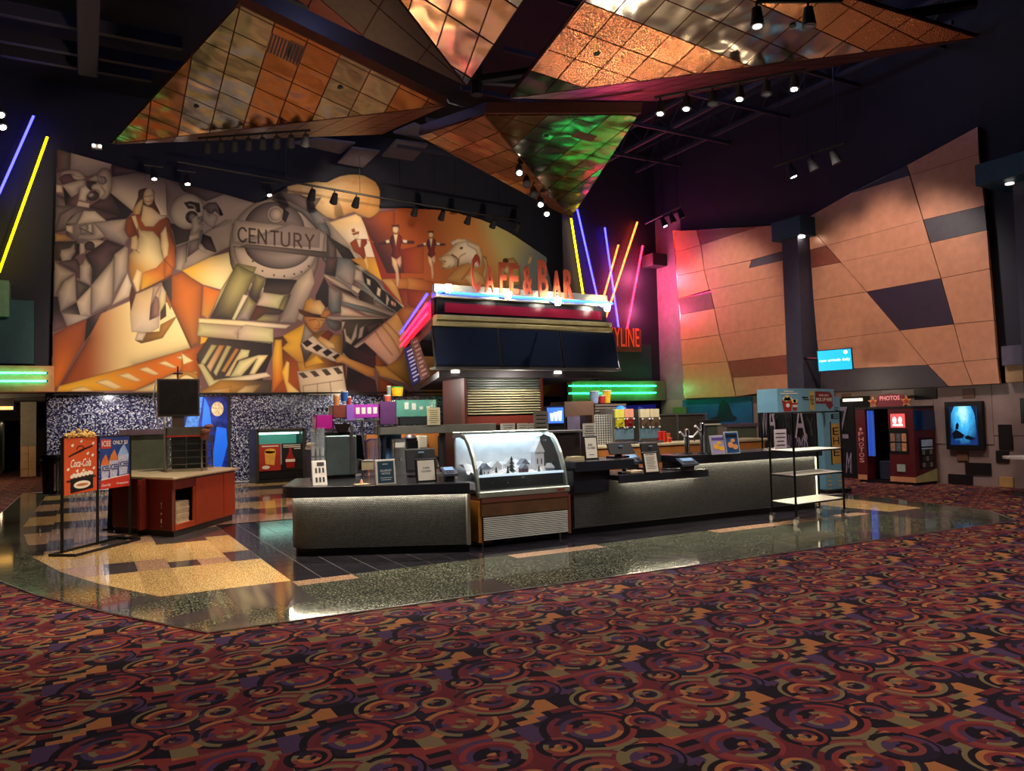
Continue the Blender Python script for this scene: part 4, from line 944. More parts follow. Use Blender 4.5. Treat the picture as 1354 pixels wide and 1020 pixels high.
mural_mesh()
# ================================================================ STAR SHAPED METAL CEILING
def metal(name,rgb,rough,bs,sc,hammer=0,metalness=1.):
    m,nt,b=nodes(name);L=nt.links;geo=N(nt,'ShaderNodeNewGeometry')
    oi=N(nt,'ShaderNodeObjectInfo')
    hv=N(nt,'ShaderNodeHueSaturation');hv.inputs['Color'].default_value=(*lin(rgb),1)
    L.new(mth(nt,'MULTIPLY_ADD',oi.outputs['Random'],.35,.8),hv.inputs['Value']);L.new(hv.outputs[0],b.inputs['Base Color'])
    b.inputs['Metallic'].default_value=metalness;b.inputs['Roughness'].default_value=rough
    n1=N(nt,'ShaderNodeTexNoise');n1.inputs['Scale'].default_value=sc;n1.inputs['Detail'].default_value=1;L.new(geo.outputs['Position'],n1.inputs['Vector'])
    bp=N(nt,'ShaderNodeBump');bp.inputs['Strength'].default_value=1;bp.inputs['Distance'].default_value=bs;L.new(n1.outputs['Fac'],bp.inputs['Height'])
    out=bp
    if hammer:
        n2=N(nt,'ShaderNodeTexVoronoi');n2.inputs['Scale'].default_value=45;L.new(geo.outputs['Position'],n2.inputs['Vector'])
        b2=N(nt,'ShaderNodeBump');b2.inputs['Strength'].default_value=1;b2.inputs['Distance'].default_value=hammer;L.new(n2.outputs['Distance'],b2.inputs['Height']);L.new(bp.outputs[0],b2.inputs['Normal']);out=b2
    L.new(out.outputs[0],b.inputs['Normal']);return m
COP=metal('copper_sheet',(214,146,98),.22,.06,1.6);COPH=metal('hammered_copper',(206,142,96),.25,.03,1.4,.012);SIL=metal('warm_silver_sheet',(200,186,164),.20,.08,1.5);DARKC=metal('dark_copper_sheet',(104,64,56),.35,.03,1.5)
WOODC=M('copper_grain_panel',(120,72,46),.35,.6,var=.35,scale=3)
FRM=M('dark_copper_frame',(70,36,26),.5,.6)
def facet(parent,V,pattern,side,grid=.61,ox=0.,oy=0.,name='metal_panel'):
    """a triangular canopy face of square sheets laid on the hall's axes"""
    V=[Vector(v) for v in V];n=(V[1]-V[0]).cross(V[2]-V[0]).normalized()
    if n.z>0: n=-n
    zf=lambda x,y:V[0].z-(n.x*(x-V[0].x)+n.y*(y-V[0].y))/n.z
    tri=[(v.x,v.y) for v in V]
    if (tri[1][0]-tri[0][0])*(tri[2][1]-tri[0][1])-(tri[1][1]-tri[0][1])*(tri[2][0]-tri[0][0])<0: tri=tri[::-1]
    x0,x1=min(p[0] for p in tri),max(p[0] for p in tri);y0,y1=min(p[1] for p in tri),max(p[1] for p in tri)
    up=-n
    MB().prism([v+up*.03 for v in V],up*.05).build('backing_frame',FRM,parent)
    i0,j0=math.floor((x0-ox)/grid),math.floor((y0-oy)/grid)
    for i in range(i0,math.floor((x1-ox)/grid)+1):
        for j in range(j0,math.floor((y1-oy)/grid)+1):
            a,b=ox+i*grid,oy+j*grid;g=.012
            p=clipzone([(a+g,b+g),(a+grid-g,b+g),(a+grid-g,b+grid-g),(a+g,b+grid-g)],tri,.02)
            if len(p)<3 or area(p)<.004: continue
            MB().prism([Vector((x,y,zf(x,y))) for x,y in p],up*.03).build(name,pattern(i,j),parent)
    return zf,n
cL=Vector((6.49,14.2,8.17))
st1=thing('metal_canopy','copper and silver panelled ceiling wing at upper left, with a vent grille','ceiling canopy',(2.4,14.3,9.3),'star shaped ceiling wings')
zf1,n1=facet(st1,[(2.42,14.23,9.34),(.5,20.29,8.45),cL],lambda i,j:SIL if (i in (0,1,) or i in(4,5)) and not(i==0 and j>99) else COP,0,ox=1.85,oy=14.94-.61*8)
lowL=at(505,178,Y=19.2)
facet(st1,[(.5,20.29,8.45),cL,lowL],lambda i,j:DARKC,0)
tr=Vector((2.42,14.23,9.34))
MB().prism([tr,cL,cL+Vector((0,-.05,.16)),tr+Vector((0,-.05,.16))],(0,.04,0)).build('side_fascia',FRM,st1)
def grille(zf,n,x0,x1,y0,y1,parent,nx=10):
    gm=MB()
    for k in range(nx):
        x=x0+(x1-x0)*(k+.2)/nx;gm.add([(x,y0,zf(x,y0)-.01),(x+.02,y0,zf(x,y0)-.01),(x+.02,y1,zf(x,y1)-.01),(x,y1,zf(x,y1)-.01)],[(0,1,2,3)])
    v=[Vector((x,y,zf(x,y)-.006)) for x,y in ((x0,y0),(x1,y0),(x1,y1),(x0,y1))]
    g=MB().prism(v,(0,0,.004)).build('vent_grille',M('vent_copper',(120,70,44),.5,.5),parent)
    # slats standing proud of the grille
    s=MB()
    for k in range(nx):
        x=x0+(x1-x0)*(k+.3)/nx;w=(x1-x0)/nx*.4
        s.prism([Vector((a,b,zf(a,b)-.016)) for a,b in ((x,y0),(x+w,y0),(x+w,y1),(x,y1))],(0,0,.008))
    s.build('slat',BLKM,g)
def onp(px,py,zf_pts):
    V=[Vector(v) for v in zf_pts];n=(V[1]-V[0]).cross(V[2]-V[0]).normalized();d=FW*F+RT*(px-CX)-UP*(py-CY);d=Vector(d)
    t=n.dot(V[0]-Vector((0,0,EYE)))/n.dot(d);return Vector((0,0,EYE))+d*t
PL=[(2.42,14.23,9.34),(.5,20.29,8.45),cL]
a=onp(352,64,PL);b=onp(392,85,PL);grille(zf1,n1,a.x,a.x+.61,a.y-.45,a.y+.05,st1);grille(zf1,n1,a.x+.35,a.x+.61,a.y-.5,a.y-.05,st1)
def hole(P,px,py,parent):
    c=onp(px,py,P);MB().cyl(c+Vector((0,0,-.012)),c,.06,n=12).build('sprinkler_plate',BLKM,parent)
hole(PL,260,141,st1);hole(PL,450,116,st1)
# right wing
cR=Vector((6.97,12.44,7.74));PR=[cR,(13.81,7.58,8.22),(7.53,9.84,8.26)]
# plane from the three reference points, apex outside the frame
ap=onp(844,-92,[cR,(13.81,7.58,8.22),(10.15,8.31,8.37)])
PR=[cR,(13.81,7.58,8.22),ap]
st2=thing('metal_canopy','largest hammered copper and silver ceiling wing at upper right','ceiling canopy',(9,8,8.3),'star shaped ceiling wings')
zf2,n2=facet(st2,PR,lambda i,j:SIL if j%5 in (2,3) else COPH,0,ox=7.53,oy=9.84-.585*9,grid=.585)
lowR=at(870,134,Y=13.9)
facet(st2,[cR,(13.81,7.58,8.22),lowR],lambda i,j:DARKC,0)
hole(PR,789,71,st2);hole(PR,1048,34,st2)
# near wing (top middle)
cN=Vector(at(617,115,Z=7.9));n1_=at(528,0,Z=8.9);n2_=at(693,0,Z=8.9);v=(n1_-cN);w_=(n2_-cN)
A1,A2=cN+v*2.0,cN+w_*2.0
st3=thing('metal_canopy','silver and copper ceiling wing cut off by the top edge, above centre','ceiling canopy',tuple(cN),'star shaped ceiling wings')
facet(st3,[cN,A1,A2],lambda i,j:SIL if j%4 in (0,1) else COP,0,oy=.3)
A0=at(377,0,Z=9.6);A0=cN+(A0-cN)*1.8
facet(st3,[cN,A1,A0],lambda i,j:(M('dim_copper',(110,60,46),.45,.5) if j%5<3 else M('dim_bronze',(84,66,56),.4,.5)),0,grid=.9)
# far wing (above the cafe)
B1,B2,B3,B4=at(640,152,Z=8.1),at(845,152,Z=8.1),at(755,290,Z=7.3),at(553,180,Z=8.6)
st4=thing('metal_canopy','ceiling wing over the cafe sign, pointing down to the neon tubes','ceiling canopy',tuple(B1),'star shaped ceiling wings')
zf4,n4=facet(st4,[B1,B2,B3],lambda i,j:COP if i%4<2 else SIL,0)
facet(st4,[B1,B3,B4],lambda i,j:WOODC if (i+j)%5<3 else SIL,0)
a=onp(765,172,[B1,B2,B3]);b=onp(790,180,[B1,B2,B3]);grille(zf4,n4,a.x,b.x,b.y,a.y+.3,st4)
hole([B1,B2,B3],722,180,st4)
fr=MB();
for a_,b_ in ((B1,B2),(B1,B4)): fr.prism([a_+Vector((0,-.02,.02)),b_+Vector((0,-.02,.02)),b_+Vector((0,-.1,.22)),a_+Vector((0,-.1,.22))],(0,-.04,0))
fr.build('side_fascia',FRM,st4)
hub=thing('canopy_hub','black steel hub where the four ceiling wings meet','ceiling hub',(6.6,13.3,8.0))
mb=MB();hc=Vector((6.75,13.3,8.1));mb.cyl(hc,hc+Vector((0,0,3.5)),.12)
for e in (tr,B2,Vector((13.8,7.6,8.3)),A1): mb.cyl(hc+Vector((0,0,.3)),Vector(e)+Vector((0,0,.55)),.09,n=6)
mb.build('steel_arm',BLKM,hub)
# dark ceiling hardware
DUCT=M('dark_duct',(44,42,56),.6)
def strut(name,lab,cat,segs,r,mat,group=None):
    t=thing(name,lab,cat,segs[0][0],group)
    for a,b in segs: MB().cyl(a,b,r,n=6).build('bar',mat,t)
    return t
a=at(108,-40,Z=10.6);b=at(116,96,Z=10.6);o=MB().box(b.x-.22,b.x+.22,a.y,b.y,10.5,10.9).build('air_duct',DUCT,bevel=.02);prop(o,'straight dark air duct under the ceiling at upper left','air duct')
for k,(p,q) in enumerate((((-60,30),(240,97)),((-60,-5),(240,62)),((0,62),(200,106)))):
    P=at(*p,Z=10.9);Q=at(*q,Z=10.9);Q.y=P.y=(P.y+Q.y)/2
    o=MB().box(P.x,Q.x,P.y,P.y+.15,10.8,11.1).build('ceiling_beam',DUCT);prop(o,('middle','rearmost','lowest')[k]+' of three dark beams crossing the upper left ceiling','beam','dark beams at upper left')
segs=[]
for (x0,y0,x1,y1) in ((850,222,1150,82),(880,240,1246,64),(900,262,1290,92),(840,190,1010,110)):
    segs.append((at(x0,y0,Z=9.9),at(x1,y1,Z=9.9)))
for k,(P,Q) in enumerate(segs):
    X=(P.x+Q.x)/2
    t=thing('roof_joist','%s dark roof joist behind the right ceiling wing'%('first','second','third','leftmost')[k],'joist',(X,P.y,10),'dark roof joists')
    MB().box(X-.05,X+.05,min(P.y,Q.y)-2,max(P.y,Q.y)+2,9.85,9.95).build('lower_chord',DUCT,t)
    MB().box(X-.05,X+.05,min(P.y,Q.y)-2,max(P.y,Q.y)+2,10.5,10.6).build('upper_chord',DUCT,t)
    w=MB();y=min(P.y,Q.y)-2;u=0
    while y<max(P.y,Q.y)+2:
        w.cyl((X,y,9.9 if u%2 else 10.55),(X,y+.6,10.55 if u%2 else 9.9),.02,n=4);y+=.6;u+=1
    w.build('web_bar',DUCT,t,kind='stuff')
for k in range(6):
    Y=10+k*2.2;o=MB().box(8,16.9,Y,Y+.06,9.75,9.85).build('cross_pipe',DUCT);prop(o,('nearest','second nearest','third nearest','third farthest','second farthest','farthest')[k]+' of six thin dark pipes crossing the right ceiling joists','pipe','thin ceiling pipes at right')
CLD=M('grey_ceiling_tile',(88,84,104),.8)
for k,q in enumerate((((446,216),(466,196),(502,201),(480,222)),((505,207),(524,186),(566,192),(546,213)),((388,190),(420,184),(470,190),(450,204)),((520,176),(548,164),(576,176),(560,186)))):
    c=[at(x,y,Z=10.2+.1*k) for x,y in q]
    o=MB().prism(c,(0,0,.06)).build('ceiling_baffle',CLD);prop(o,'grey ceiling baffle, '+('above the word on the mural','nearest the far canopy tip','behind the left canopy edge','small, tucked behind the dark hub')[k],'ceiling panel','grey baffles behind the hub')
o=MB().tube([at(*p,Z=8.6) for p in ((588,128),(594,136),(612,141),(640,150))],.02).build('hanging_cable',M('cable_grey',(90,88,92),.5));prop(o,'slack grey cable hanging at the ceiling hub','cable')
# track lights
HOT=glow('lamp_hot',(255,250,240),30)
def track(lab,a,b,n,hl,aim=(0,-.3,-1),lit=(),hang=0,cat='track light',s=1.,grp='track lights'):
    a,b=Vector(a),Vector(b);t=thing('track_light',lab,cat,tuple(a),grp)
    MB().cyl(a,b,.022*s,n=6).build('rail',BLK,t)
    if hang:
        for q in (.12,.5,.88): c=a.lerp(b,q);MB().cyl(c,c+Vector((0,0,hang)),.01,n=4).build('drop_rod',BLK,t)
    A=Vector(aim).normalized()
    for k in range(n):
        c=a.lerp(b,(hl[0]+(hl[1]-hl[0])*k/max(1,n-1)))
        h=MB();h.cyl(c,c+Vector((0,0,-.12*s)),.014*s,n=5);c2=c+Vector((0,0,-.16*s));h.cyl(c2-A*.08*s,c2+A*.14*s,.055*s,.085*s,n=10)
        ho=h.build('spot_head',BLKM,t,smooth=True)
        MB().cyl(c2+A*.141*s,c2+A*.146*s,.05*s,n=10).build('lens',HOT if k in lit else M('dark_lens',(60,60,66),.1),ho)
    return t
e1a=onp(262,176,PL);e1b=onp(410,165,PL);dn=Vector((0,0,-.12))
track('row of eight black spotlights under the left ceiling wing',e1a+dn,e1b+dn,8,(.08,.96),(.1,.9,-.6),s=1.15)
e2a=onp(865,121,PR);e2b=onp(1066,83,PR)
track('row of six black spotlights under the right ceiling wing',e2a+dn,e2b+dn,6,(.04,.92),(-.2,-.1,-1),lit=(0,1,3,5),s=1.15)
e3a,e3b=at(686,212,Z=7.9),at(722,268,Z=7.55)
track('cluster of spotlights along the seam of the middle ceiling wing',e3a,e3b,5,(0,1),(-.3,-.6,-.8),lit=(0,3,4),s=1.3)
m0,m1=at(235,214,Y=23.4),at(505,262,Y=23.4)
track('long black track with spotlights in front of the smoke cloud',m0,m1,3,(.63,.86),(0,.8,-.7),hang=1.6,s=1.5)
m2=at(690,292,Y=23.4);track('track continuing right in front of the arched mural part',m1,m2,5,(.22,.97),(0,.7,-.7),lit=(3,4),hang=1.6,s=1.4)
for k,(x,y) in enumerate(((203,229),(247,236),(355,251))):
    c=at(x,y-4,Y=23.6);track(('leftmost','second','third')[k]+' small lit spotlight above the mural, by the singer',c+Vector((-.25,0,.12)),c+Vector((.25,0,.12)),1,(.5,.5),(.1,-.2,-1),lit=(0,),s=1.3)
rb=at(1118,188,X=14.2);ra=at(1023,220,X=14.2);track('dark track with one lit spotlight high over the right wall column',ra,rb,3,(.25,.85),(.3,-.2,-1),lit=(0,),hang=2,s=1.3)
rb=at(902,272,X=15.5);ra=at(853,296,X=15.5);track('short track with one lit spotlight beside the pink wall',ra,rb,3,(.5,.95),(.3,-.2,-1),lit=(0,),hang=3,s=1.2)
c=at(1000,2,Z=8.0);track('spotlight cut by the top edge above the right wing',c,c+Vector((1.2,-.6,0)),2,(.0,.6),(0,0,-1),lit=(0,),s=1.3)
c=at(-4,120,Z=8.2);track('bluish white spotlight glaring at the far left edge',c,at(0,148,Z=8.0),2,(.4,1.),(.4,-.6,-1),lit=(0,1),s=1.2)
c=at(128,193,Y=24.98);t=thing('emergency_light','small white twin head emergency light above the mural corner','light',tuple(c));box('case',WHITE,t,c.x-.13,c.x+.13,24.98,25.1,c.z-.07,c.z+.05);MB().ball((c.x-.08,24.96,c.z),.05).ball((c.x+.08,24.96,c.z),.05).build('lamp_head',glow('pale',(255,240,210),2),t)
# ================================================================ CAFE CANOPY
Yf=10.95
t=thing('cafe_canopy','illuminated cafe and bar canopy with menu screens over the counter island','canopy',(4.7,Yf,0))
GOLDB=M('brushed_gold_trim',(226,208,146),.35,.45,bump=.05,bscale=80);CREAMM=M('cream_metal',(210,204,160),.35,.4);MAR=M('maroon_panel',(74,24,30),.4)
def R(x0,y0,x1,y1,Y=Yf): return rectpx(x0,y0,x1,y1,Y)
x0=at(574,400,Y=Yf).x;x1=at(800,410,Y=Yf).x
zt=at(576,376,Y=Yf).z;zb=at(573,433,Y=Yf).z
core=[(x0,Yf+.02),(x1,Yf+.02),(9.0,16),(6.2,16)]
zA=at(574,392,Y=Yf).z;zB=at(573,418,Y=Yf).z;zC=at(573,431,Y=Yf).z;zD=at(569,488,Y=Yf).z
MB().slab(core,zC-.02,zA).build('body',M('dark_canopy_body',(30,26,30),.5),t)
MB().box(x0-.01,x1+.03,Yf-.05,Yf+.05,zA+.06,zt).build('parapet',CREAMM,t,bevel=.005)
MB().box(x0-.02,x1+.05,Yf-.12,Yf+.06,zA-.02,zA+.07).build('cornice',CREAMM,t,bevel=.008)
MB().box(x0+.02,x1,Yf-.04,Yf+.03,zB,zA-.02).build('fascia',M('fascia_black',(28,26,30),.35),t)
MB().box(x0+.16,x1-.12,Yf-.06,Yf-.03,zB+.06,zA-.1).build('ticker_display',M('ticker_red',(90,20,34),.2,emit=(150,24,50),es=.35),t)
zm=(zB+zC)/2
g=MB();g.box(x0-.02,x1+.05,Yf-.13,Yf+.03,zm+.015,zB+.01).box(x0-.02,x1+.05,Yf-.09,Yf+.03,zm-.015,zm+.015).box(x0-.02,x1+.05,Yf-.13,Yf+.03,zC,zm-.015);g.build('gold_band',GOLDB,t,bevel=.004)
# screens
sx0=at(572,460,Y=10.8).x;sx1=at(815,470,Y=10.8).x
xs=[sx0,at(660,460,Y=10.8).x,at(741,460,Y=10.8).x,sx1]
for k in range(3):
    c=MB();a,b=xs[k]+.01,xs[k+1]-.01;zz0,zz1=zD+.02,zC-.01
    c.prism([(a,10.88,zz1),(a,10.83,zz1),(a,10.70,zz0),(a,10.78,zz0)],(b-a,0,0));s=c.build('menu_screen',M('screen_black',(12,14,20),.35),t,bevel=.006)
    s2=MB();s2.prism([(a+.02,10.825,zz1-.03),(a+.02,10.82,zz1-.03),(a+.02,10.70,zz0+.03),(a+.02,10.705,zz0+.03)],(b-a-.04,0,0)).build('display_glass',GLASSD,s)
MB().box(sx0-.01,sx1+.01,10.68,10.9,zD-.02,zD+.015).build('lower_trim',ALU,t)
MB().slab([(x0+.1,Yf+.1),(x1,Yf+.1),(8.6,15.5),(6.3,15.5)],zD-.12,zD-.02).build('soffit_board',M('soffit_grey',(52,46,48),.6),t)
for px in (600,735):
    c=at(px,490,Y=11.1);MB().cyl((c.x,11.05,zD-.05),(c.x,11.05,zD-.02),.07,n=14).build('puck_light',glow('puck',(255,245,225),6),t)
# side wing neon
wz=lambda y:y
A=(x0,Yf);B=(6.2,16)
def wing(z0,z1,name,mat,off=0.03):
    dx,dy=B[0]-A[0],B[1]-A[1];L=math.hypot(dx,dy);nx,ny=-dy/L*off,dx/L*off
    return MB().prism([(A[0]+nx,A[1]+ny,z0),(B[0]+nx,B[1]+ny,z0),(B[0]+nx,B[1]+ny,z1),(A[0]+nx,A[1]+ny,z1)],(-nx,-ny,0)).build(name,mat,t)
wing(zB-.02,zA-.04,'side_fascia',M('red_side_fascia',(120,20,34),.4),.05)
def wtube(z,col,s,nm,off=.11):
    dx,dy=B[0]-A[0],B[1]-A[1];L=math.hypot(dx,dy);nx,ny=-dy/L*off,dx/L*off
    P=(A[0]+nx,A[1]+ny,z);Q=(B[0]+nx,B[1]+ny,z);MB().cyl(P,Q,.022,n=8).build(nm,glow('wing_'+nm,col,s),t)
wtube(zA+.03,BLU,9,'blue_neon');wtube(zA-.12,REDN,10,'red_neon');wtube(zB+.05,REDN,10,'red_neon')
MB().cyl((x0,Yf-.16,zA+.045),(x1+.05,Yf-.16,zA+.03),.02,n=8).build('blue_neon',glow('front_blue_neon',(40,90,255),7),t)
# lamps with brackets
for px in (593,672,738,803):
    c=at(px,382+ (px-593)*.12,Y=Yf-.35)
    l=MB().cyl((c.x-.02,c.y-.02,c.z-.05),(c.x,c.y,c.z+.05),.045,.06,n=10).build('bracket_lamp',glow('bracket_glow',(255,245,225),16),t)
    MB().cyl((c.x-.05,Yf,zA+.05),(c.x,c.y,c.z-.06),.012,n=5).build('bracket_arm',M('blue_black_arm',(16,22,70),.4),l)
    lamp('SPOT',(c.x,c.y-.02,c.z+.08),22,(1,.93,.8),.03,(c.x+.1,Yf,c.z-.1),150)
# red sign letters
RL=M('red_orange_letter',(246,116,74),.4,var=.06)
t=thing('cafe_sign','tall red orange letters reading CAFE & BAR on top of the canopy','sign',(5.6,Yf,zt))
for ch,q in zip('CAFE&BAR',((624,336,635,386),(642,352,654,387),(661,347,670,388),(675,348,686,389),(693,351,704,389),(713,344,725,393),(732,358,742,393),(747,357,758,396))):
    p=plpx(*q,Y=Yf-.08);mb=MB();p.text(mb,ch,0,0,1,1,c=.0,h=.05,bold=True);mb.build('letter',RL,t)
    c=p.p(.5,0.02);box('stem',ALU,t,c[0]-.015,c[0]+.015,Yf-.07,Yf-.04,zt-.06,c[2]+.04)
# angled menu boards under the left wing
for lab,q,Yb,cl_ in (('outer purple slanted menu board under the left canopy wing',((535,462),(542,457),(558,503),(546,510)),13.2,(40,38,92)),('inner brown slanted board beside the menu screens',((543,449),(552,446),(569,497),(558,503)),12.6,(84,56,50))):
    P=[at(*c,Y=Yb) for c in q];t=thing('menu_board',lab,'menu board',tuple(P[0]))
    MB().prism(P,(0,.06,0)).build('board',M('menu_'+lab[:5],cl_,.4,var=.35,scale=9),t)
    mb=MB()
    pl=Pl(P[3],P[2]-P[3],P[0]-P[3])
    for k in range(9): pl.rect(mb,.15,.08+k*.1,.15+random.uniform(.4,.7),.10+k*.1+.02,.004,.003)
    mb.build('print',M('menu_print_'+lab[:5],(190,180,200) if Yb>13 else (150,110,96),.6),t)
    c=(P[0]+P[1])*.5;MB().cyl((c.x,c.y+.03,c.z-.02),(c.x,c.y+.03,zD+.5),.012,n=5).build('hanger_rod',BLK,t)
# restaurant sign on the wall
p=plpx(796,434,848,465,Y=20.0);t=thing('wall_sign','brown sign board with orange letters SKYLINE behind the canopy','sign',tuple(p.o))
mb=MB();p.rect(mb,0,0,1,.97,-.05,.05);mb.build('board',M('brown_board',(110,66,50),.5),t)
mb=MB();p.text(mb,'SKYLINE',.04,.2,.94,1.02,.02,.02);mb.build('lettering',M('orange_letter',(225,96,50),.5,emit=(225,80,40),es=.25),t)
# island column with louvred shutter
t=thing('island_column','maroon column with cream louvred shutter under the canopy','column',(5.4,11.3,0))
X0,X1,za,zc=rectpx(615,492,712,562,11.3)
MB().box(X0-.04,X1+.04,11.32,12.1,0,zD-.1).build('core',M('maroon_dark',(58,26,22),.5),t)
for a,b in ((X0-.05,X0+.0),(X1,X1+.05)): box('frame_post',M('maroon_frame',(92,38,30),.45),t,a,b,11.22,11.34,za,zD-.1)
box('frame_rail',M('rust_rail',(128,50,38),.45),t,X0,X1,11.24,11.34,za,at(660,550,Y=11.3).z)
lz0,lz1=at(660,548,Y=11.25).z,at(660,494,Y=11.25).z
n=16
for k in range(n):
    z0=lz0+(lz1-lz0)*k/n;dz=(lz1-lz0)/n
    MB().prism([(X0+.01,11.28,z0),(X0+.01,11.21,z0+dz*.15),(X0+.01,11.21,z0+dz*.35),(X0+.01,11.28,z0+dz*.8)],(X1-X0-.02,0,0)).build('louvre_slat',M('cream_louvre',(214,206,164),.35) if k<10 else M('grey_louvre',(128,136,126),.35),t)
# ================================================================ COUNTERS
BUB=None
def bubble(name,u,v,sc=28.):
    m,nt,b=nodes(name);L=nt.links;tc=N(nt,'ShaderNodeTexCoord');
    geo=N(nt,'ShaderNodeNewGeometry');w=N(nt,'ShaderNodeTexVoronoi');w.inputs['Scale'].default_value=sc;w.inputs['Randomness'].default_value=.35;L.new(geo.outputs['Position'],w.inputs['Vector'])
    sp=N(nt,'ShaderNodeSeparateXYZ');L.new(geo.outputs['Position'],sp.inputs[0])
    uu=mth(nt,'ADD',mth(nt,'MULTIPLY',sp.outputs[0],u),mth(nt,'MULTIPLY',sp.outputs[1],v));vv=mth(nt,'MULTIPLY',sp.outputs[2],sc*1.15)
    row=mth(nt,'FLOOR',vv);cu=mth(nt,'MULTIPLY_ADD',uu,sc,mth(nt,'MULTIPLY',mth(nt,'MODULO',row,2.),.5))
    du=mth(nt,'SUBTRACT',mth(nt,'FRACT',cu),.5);dv=mth(nt,'SUBTRACT',mth(nt,'FRACT',vv),.5);d=mth(nt,'SQRT',mth(nt,'ADD',mth(nt,'MULTIPLY',du,du),mth(nt,'MULTIPLY',dv,dv)))
    cb=N(nt,'ShaderNodeCombineXYZ');L.new(mth(nt,'FLOOR',cu),cb.inputs[0]);L.new(row,cb.inputs[1]);wn=N(nt,'ShaderNodeTexWhiteNoise',noise_dimensions='2D');L.new(cb.outputs[0],wn.inputs[0])
    r=N(nt,'ShaderNodeValToRGB');r.color_ramp.elements[0].color=(.085,.088,.09,1);r.color_ramp.elements[1].color=(.008,.008,.009,1);r.color_ramp.elements[0].position=.36;r.color_ramp.elements[1].position=.50
    L.new(mth(nt,'ADD',d,mth(nt,'MULTIPLY',wn.outputs[0],.12)),r.inputs[0]);L.new(r.outputs[0],b.inputs['Base Color']);b.inputs['Roughness'].default_value=.3
    bp=N(nt,'ShaderNodeBump');bp.inputs['Strength'].default_value=.6;bp.inputs['Distance'].default_value=-.006;L.new(d,bp.inputs['Height']);L.new(bp.outputs[0],b.inputs['Normal']);return m
BUB=bubble('penny_round_tile',1,0,40.)
TOPM=M('dark_counter_top',(46,46,48),.18,var=.25,scale=20);EDGE=M('slate_edge_band',(30,34,42),.35);LED=glow('led_strip',(255,240,205),170)
KICK=M('black_kick',(8,8,10),.3)
# left cafe counter
B0=Vector((2.5,9.95,0));B1_=Vector((4.3,8.98,0));dr=(B1_-B0).normalized();nr=Vector((dr.y,-dr.x,0))
def cpoly(o):
    e=B0+nr*o-dr*(o*.6)
    pts=[]
    Cc=B0-nr*.28+dr*.0   # rounded left corner centre
    P=[B1_+nr*o+dr*(o*.2)]
    for k in range(9):
        a=math.atan2(nr.y,nr.x)-pi/2*k/8;r_=.28+o
        P.append(Cc+Vector((math.cos(a),math.sin(a),0))*r_)
    back=Vector((.34,.94,0))
    P.append(Cc+Vector((math.cos(a),math.sin(a),0))*r_+back*1.25)
    P.append(Vector((4.4,10.9,0)));P.append(Vector((4.42+o*.3,9.9,0)))
    return [(p.x,p.y) for p in P]
t=thing('cafe_counter','left section of the counter with rounded penny tile front','counter',(3.4,9.6,0))
MB().slab(cpoly(-.04),.012,.11).build('kick_base',KICK,t)
MB().slab(cpoly(0),.11,.80).build('tiled_front',bubble('penny_round_tile_angled',dr.x,dr.y,40.),t)
c=MB().slab(cpoly(.12),.80,.905).build('counter_top',[EDGE],t,bevel=.004)
mb=MB();qo,qi=cpoly(.12),cpoly(.10)
for i in range(0,10): mb.prism([(qo[i][0],qo[i][1],.765),(qo[i+1][0],qo[i+1][1],.765),(qi[i+1][0],qi[i+1][1],.765),(qi[i][0],qi[i][1],.765)],(0,0,.037))
mb.build('edge_apron',EDGE,t)
MB().slab(cpoly(.10),.905,.908).build('top_surface',TOPM,t)
q=cpoly(.035);mb=MB()
for i in range(0,9): mb.cyl((q[i][0],q[i][1],.786),(q[i+1][0],q[i+1][1],.786),.009,n=5)
mb.build('led_strip',LED,t)
q0=cpoly(.02)[0];box('corner_trim',ALU,t,q0[0]-.03,q0[0]+.01,q0[1]-.01,q0[1]+.04,.11,.765)
q=cpoly(.08)
for i in (0,3,6):
    a=Vector((q[i][0],q[i][1],.755));b=Vector((q[i+1][0],q[i+1][1],.755))
# right long counter
t=thing('bar_counter','long penny tile bar counter stretching right of the display case','counter',(8,9.4,0))
xl,xr=at(757,700,Y=9.37).x,11.22
xa=at(895,610,Y=9.3).x;xlo0,xlo1=at(817,635,Y=9.05).x,at(935,632,Y=9.05).x
mb=MB();mb.box(xl,xr,9.36,10.0,.012,.12);mb.build('kick_base',KICK,t)
mb=MB();mb.box(xl,xlo0+.05,9.31,9.95,.12,.93).box(xlo0+.05,xa+.25,9.31,9.95,.12,.775).box(xa+.25,xr,9.31,9.95,.12,.97);mb.build('tiled_front',BUB,t)
mb=MB();mb.box(xl-.02,xlo0+.0,9.27,9.305,.62,.98);mb.build('smooth_panel',M('slate_panel',(22,26,34),.3),t)
zhi=1.06
HB=[(xl-.03,xlo0+.42),(xa,xr+.05)]
for k,(a,b) in enumerate(HB):
    MB().box(a,b,9.20,9.98,zhi-.09,zhi).box(a,b,9.20,9.22,zhi-.135,zhi-.088).build('raised_top',EDGE,t);MB().box(a+.01,b-.01,9.21,9.97,zhi,zhi+.003).build('top_surface',TOPM,t)
MB().box(xlo0,xlo1,9.02,9.95,.775,.845).box(xlo0,xlo1,9.02,9.04,.735,.776).build('register_shelf',EDGE,t);MB().box(xlo0+.01,xlo1-.01,9.03,9.94,.845,.848).build('top_surface',TOPM,t)
mb=MB();mb.cyl((xa+.25,9.285,zhi-.105),(xr,9.285,zhi-.105),.01,n=5);mb.cyl((xlo0+.3,9.26,.762),(xlo1-.05,9.26,.762),.009,n=5);mb.build('led_strip',LED,t)
box('end_trim',glow('led_end',(255,240,205),.9),t,xr-.015,xr+.005,9.29,9.31,.15,zhi-.16)
box('edge_rail',ALU,t,xl,xr,9.355,9.37,.10,.12)
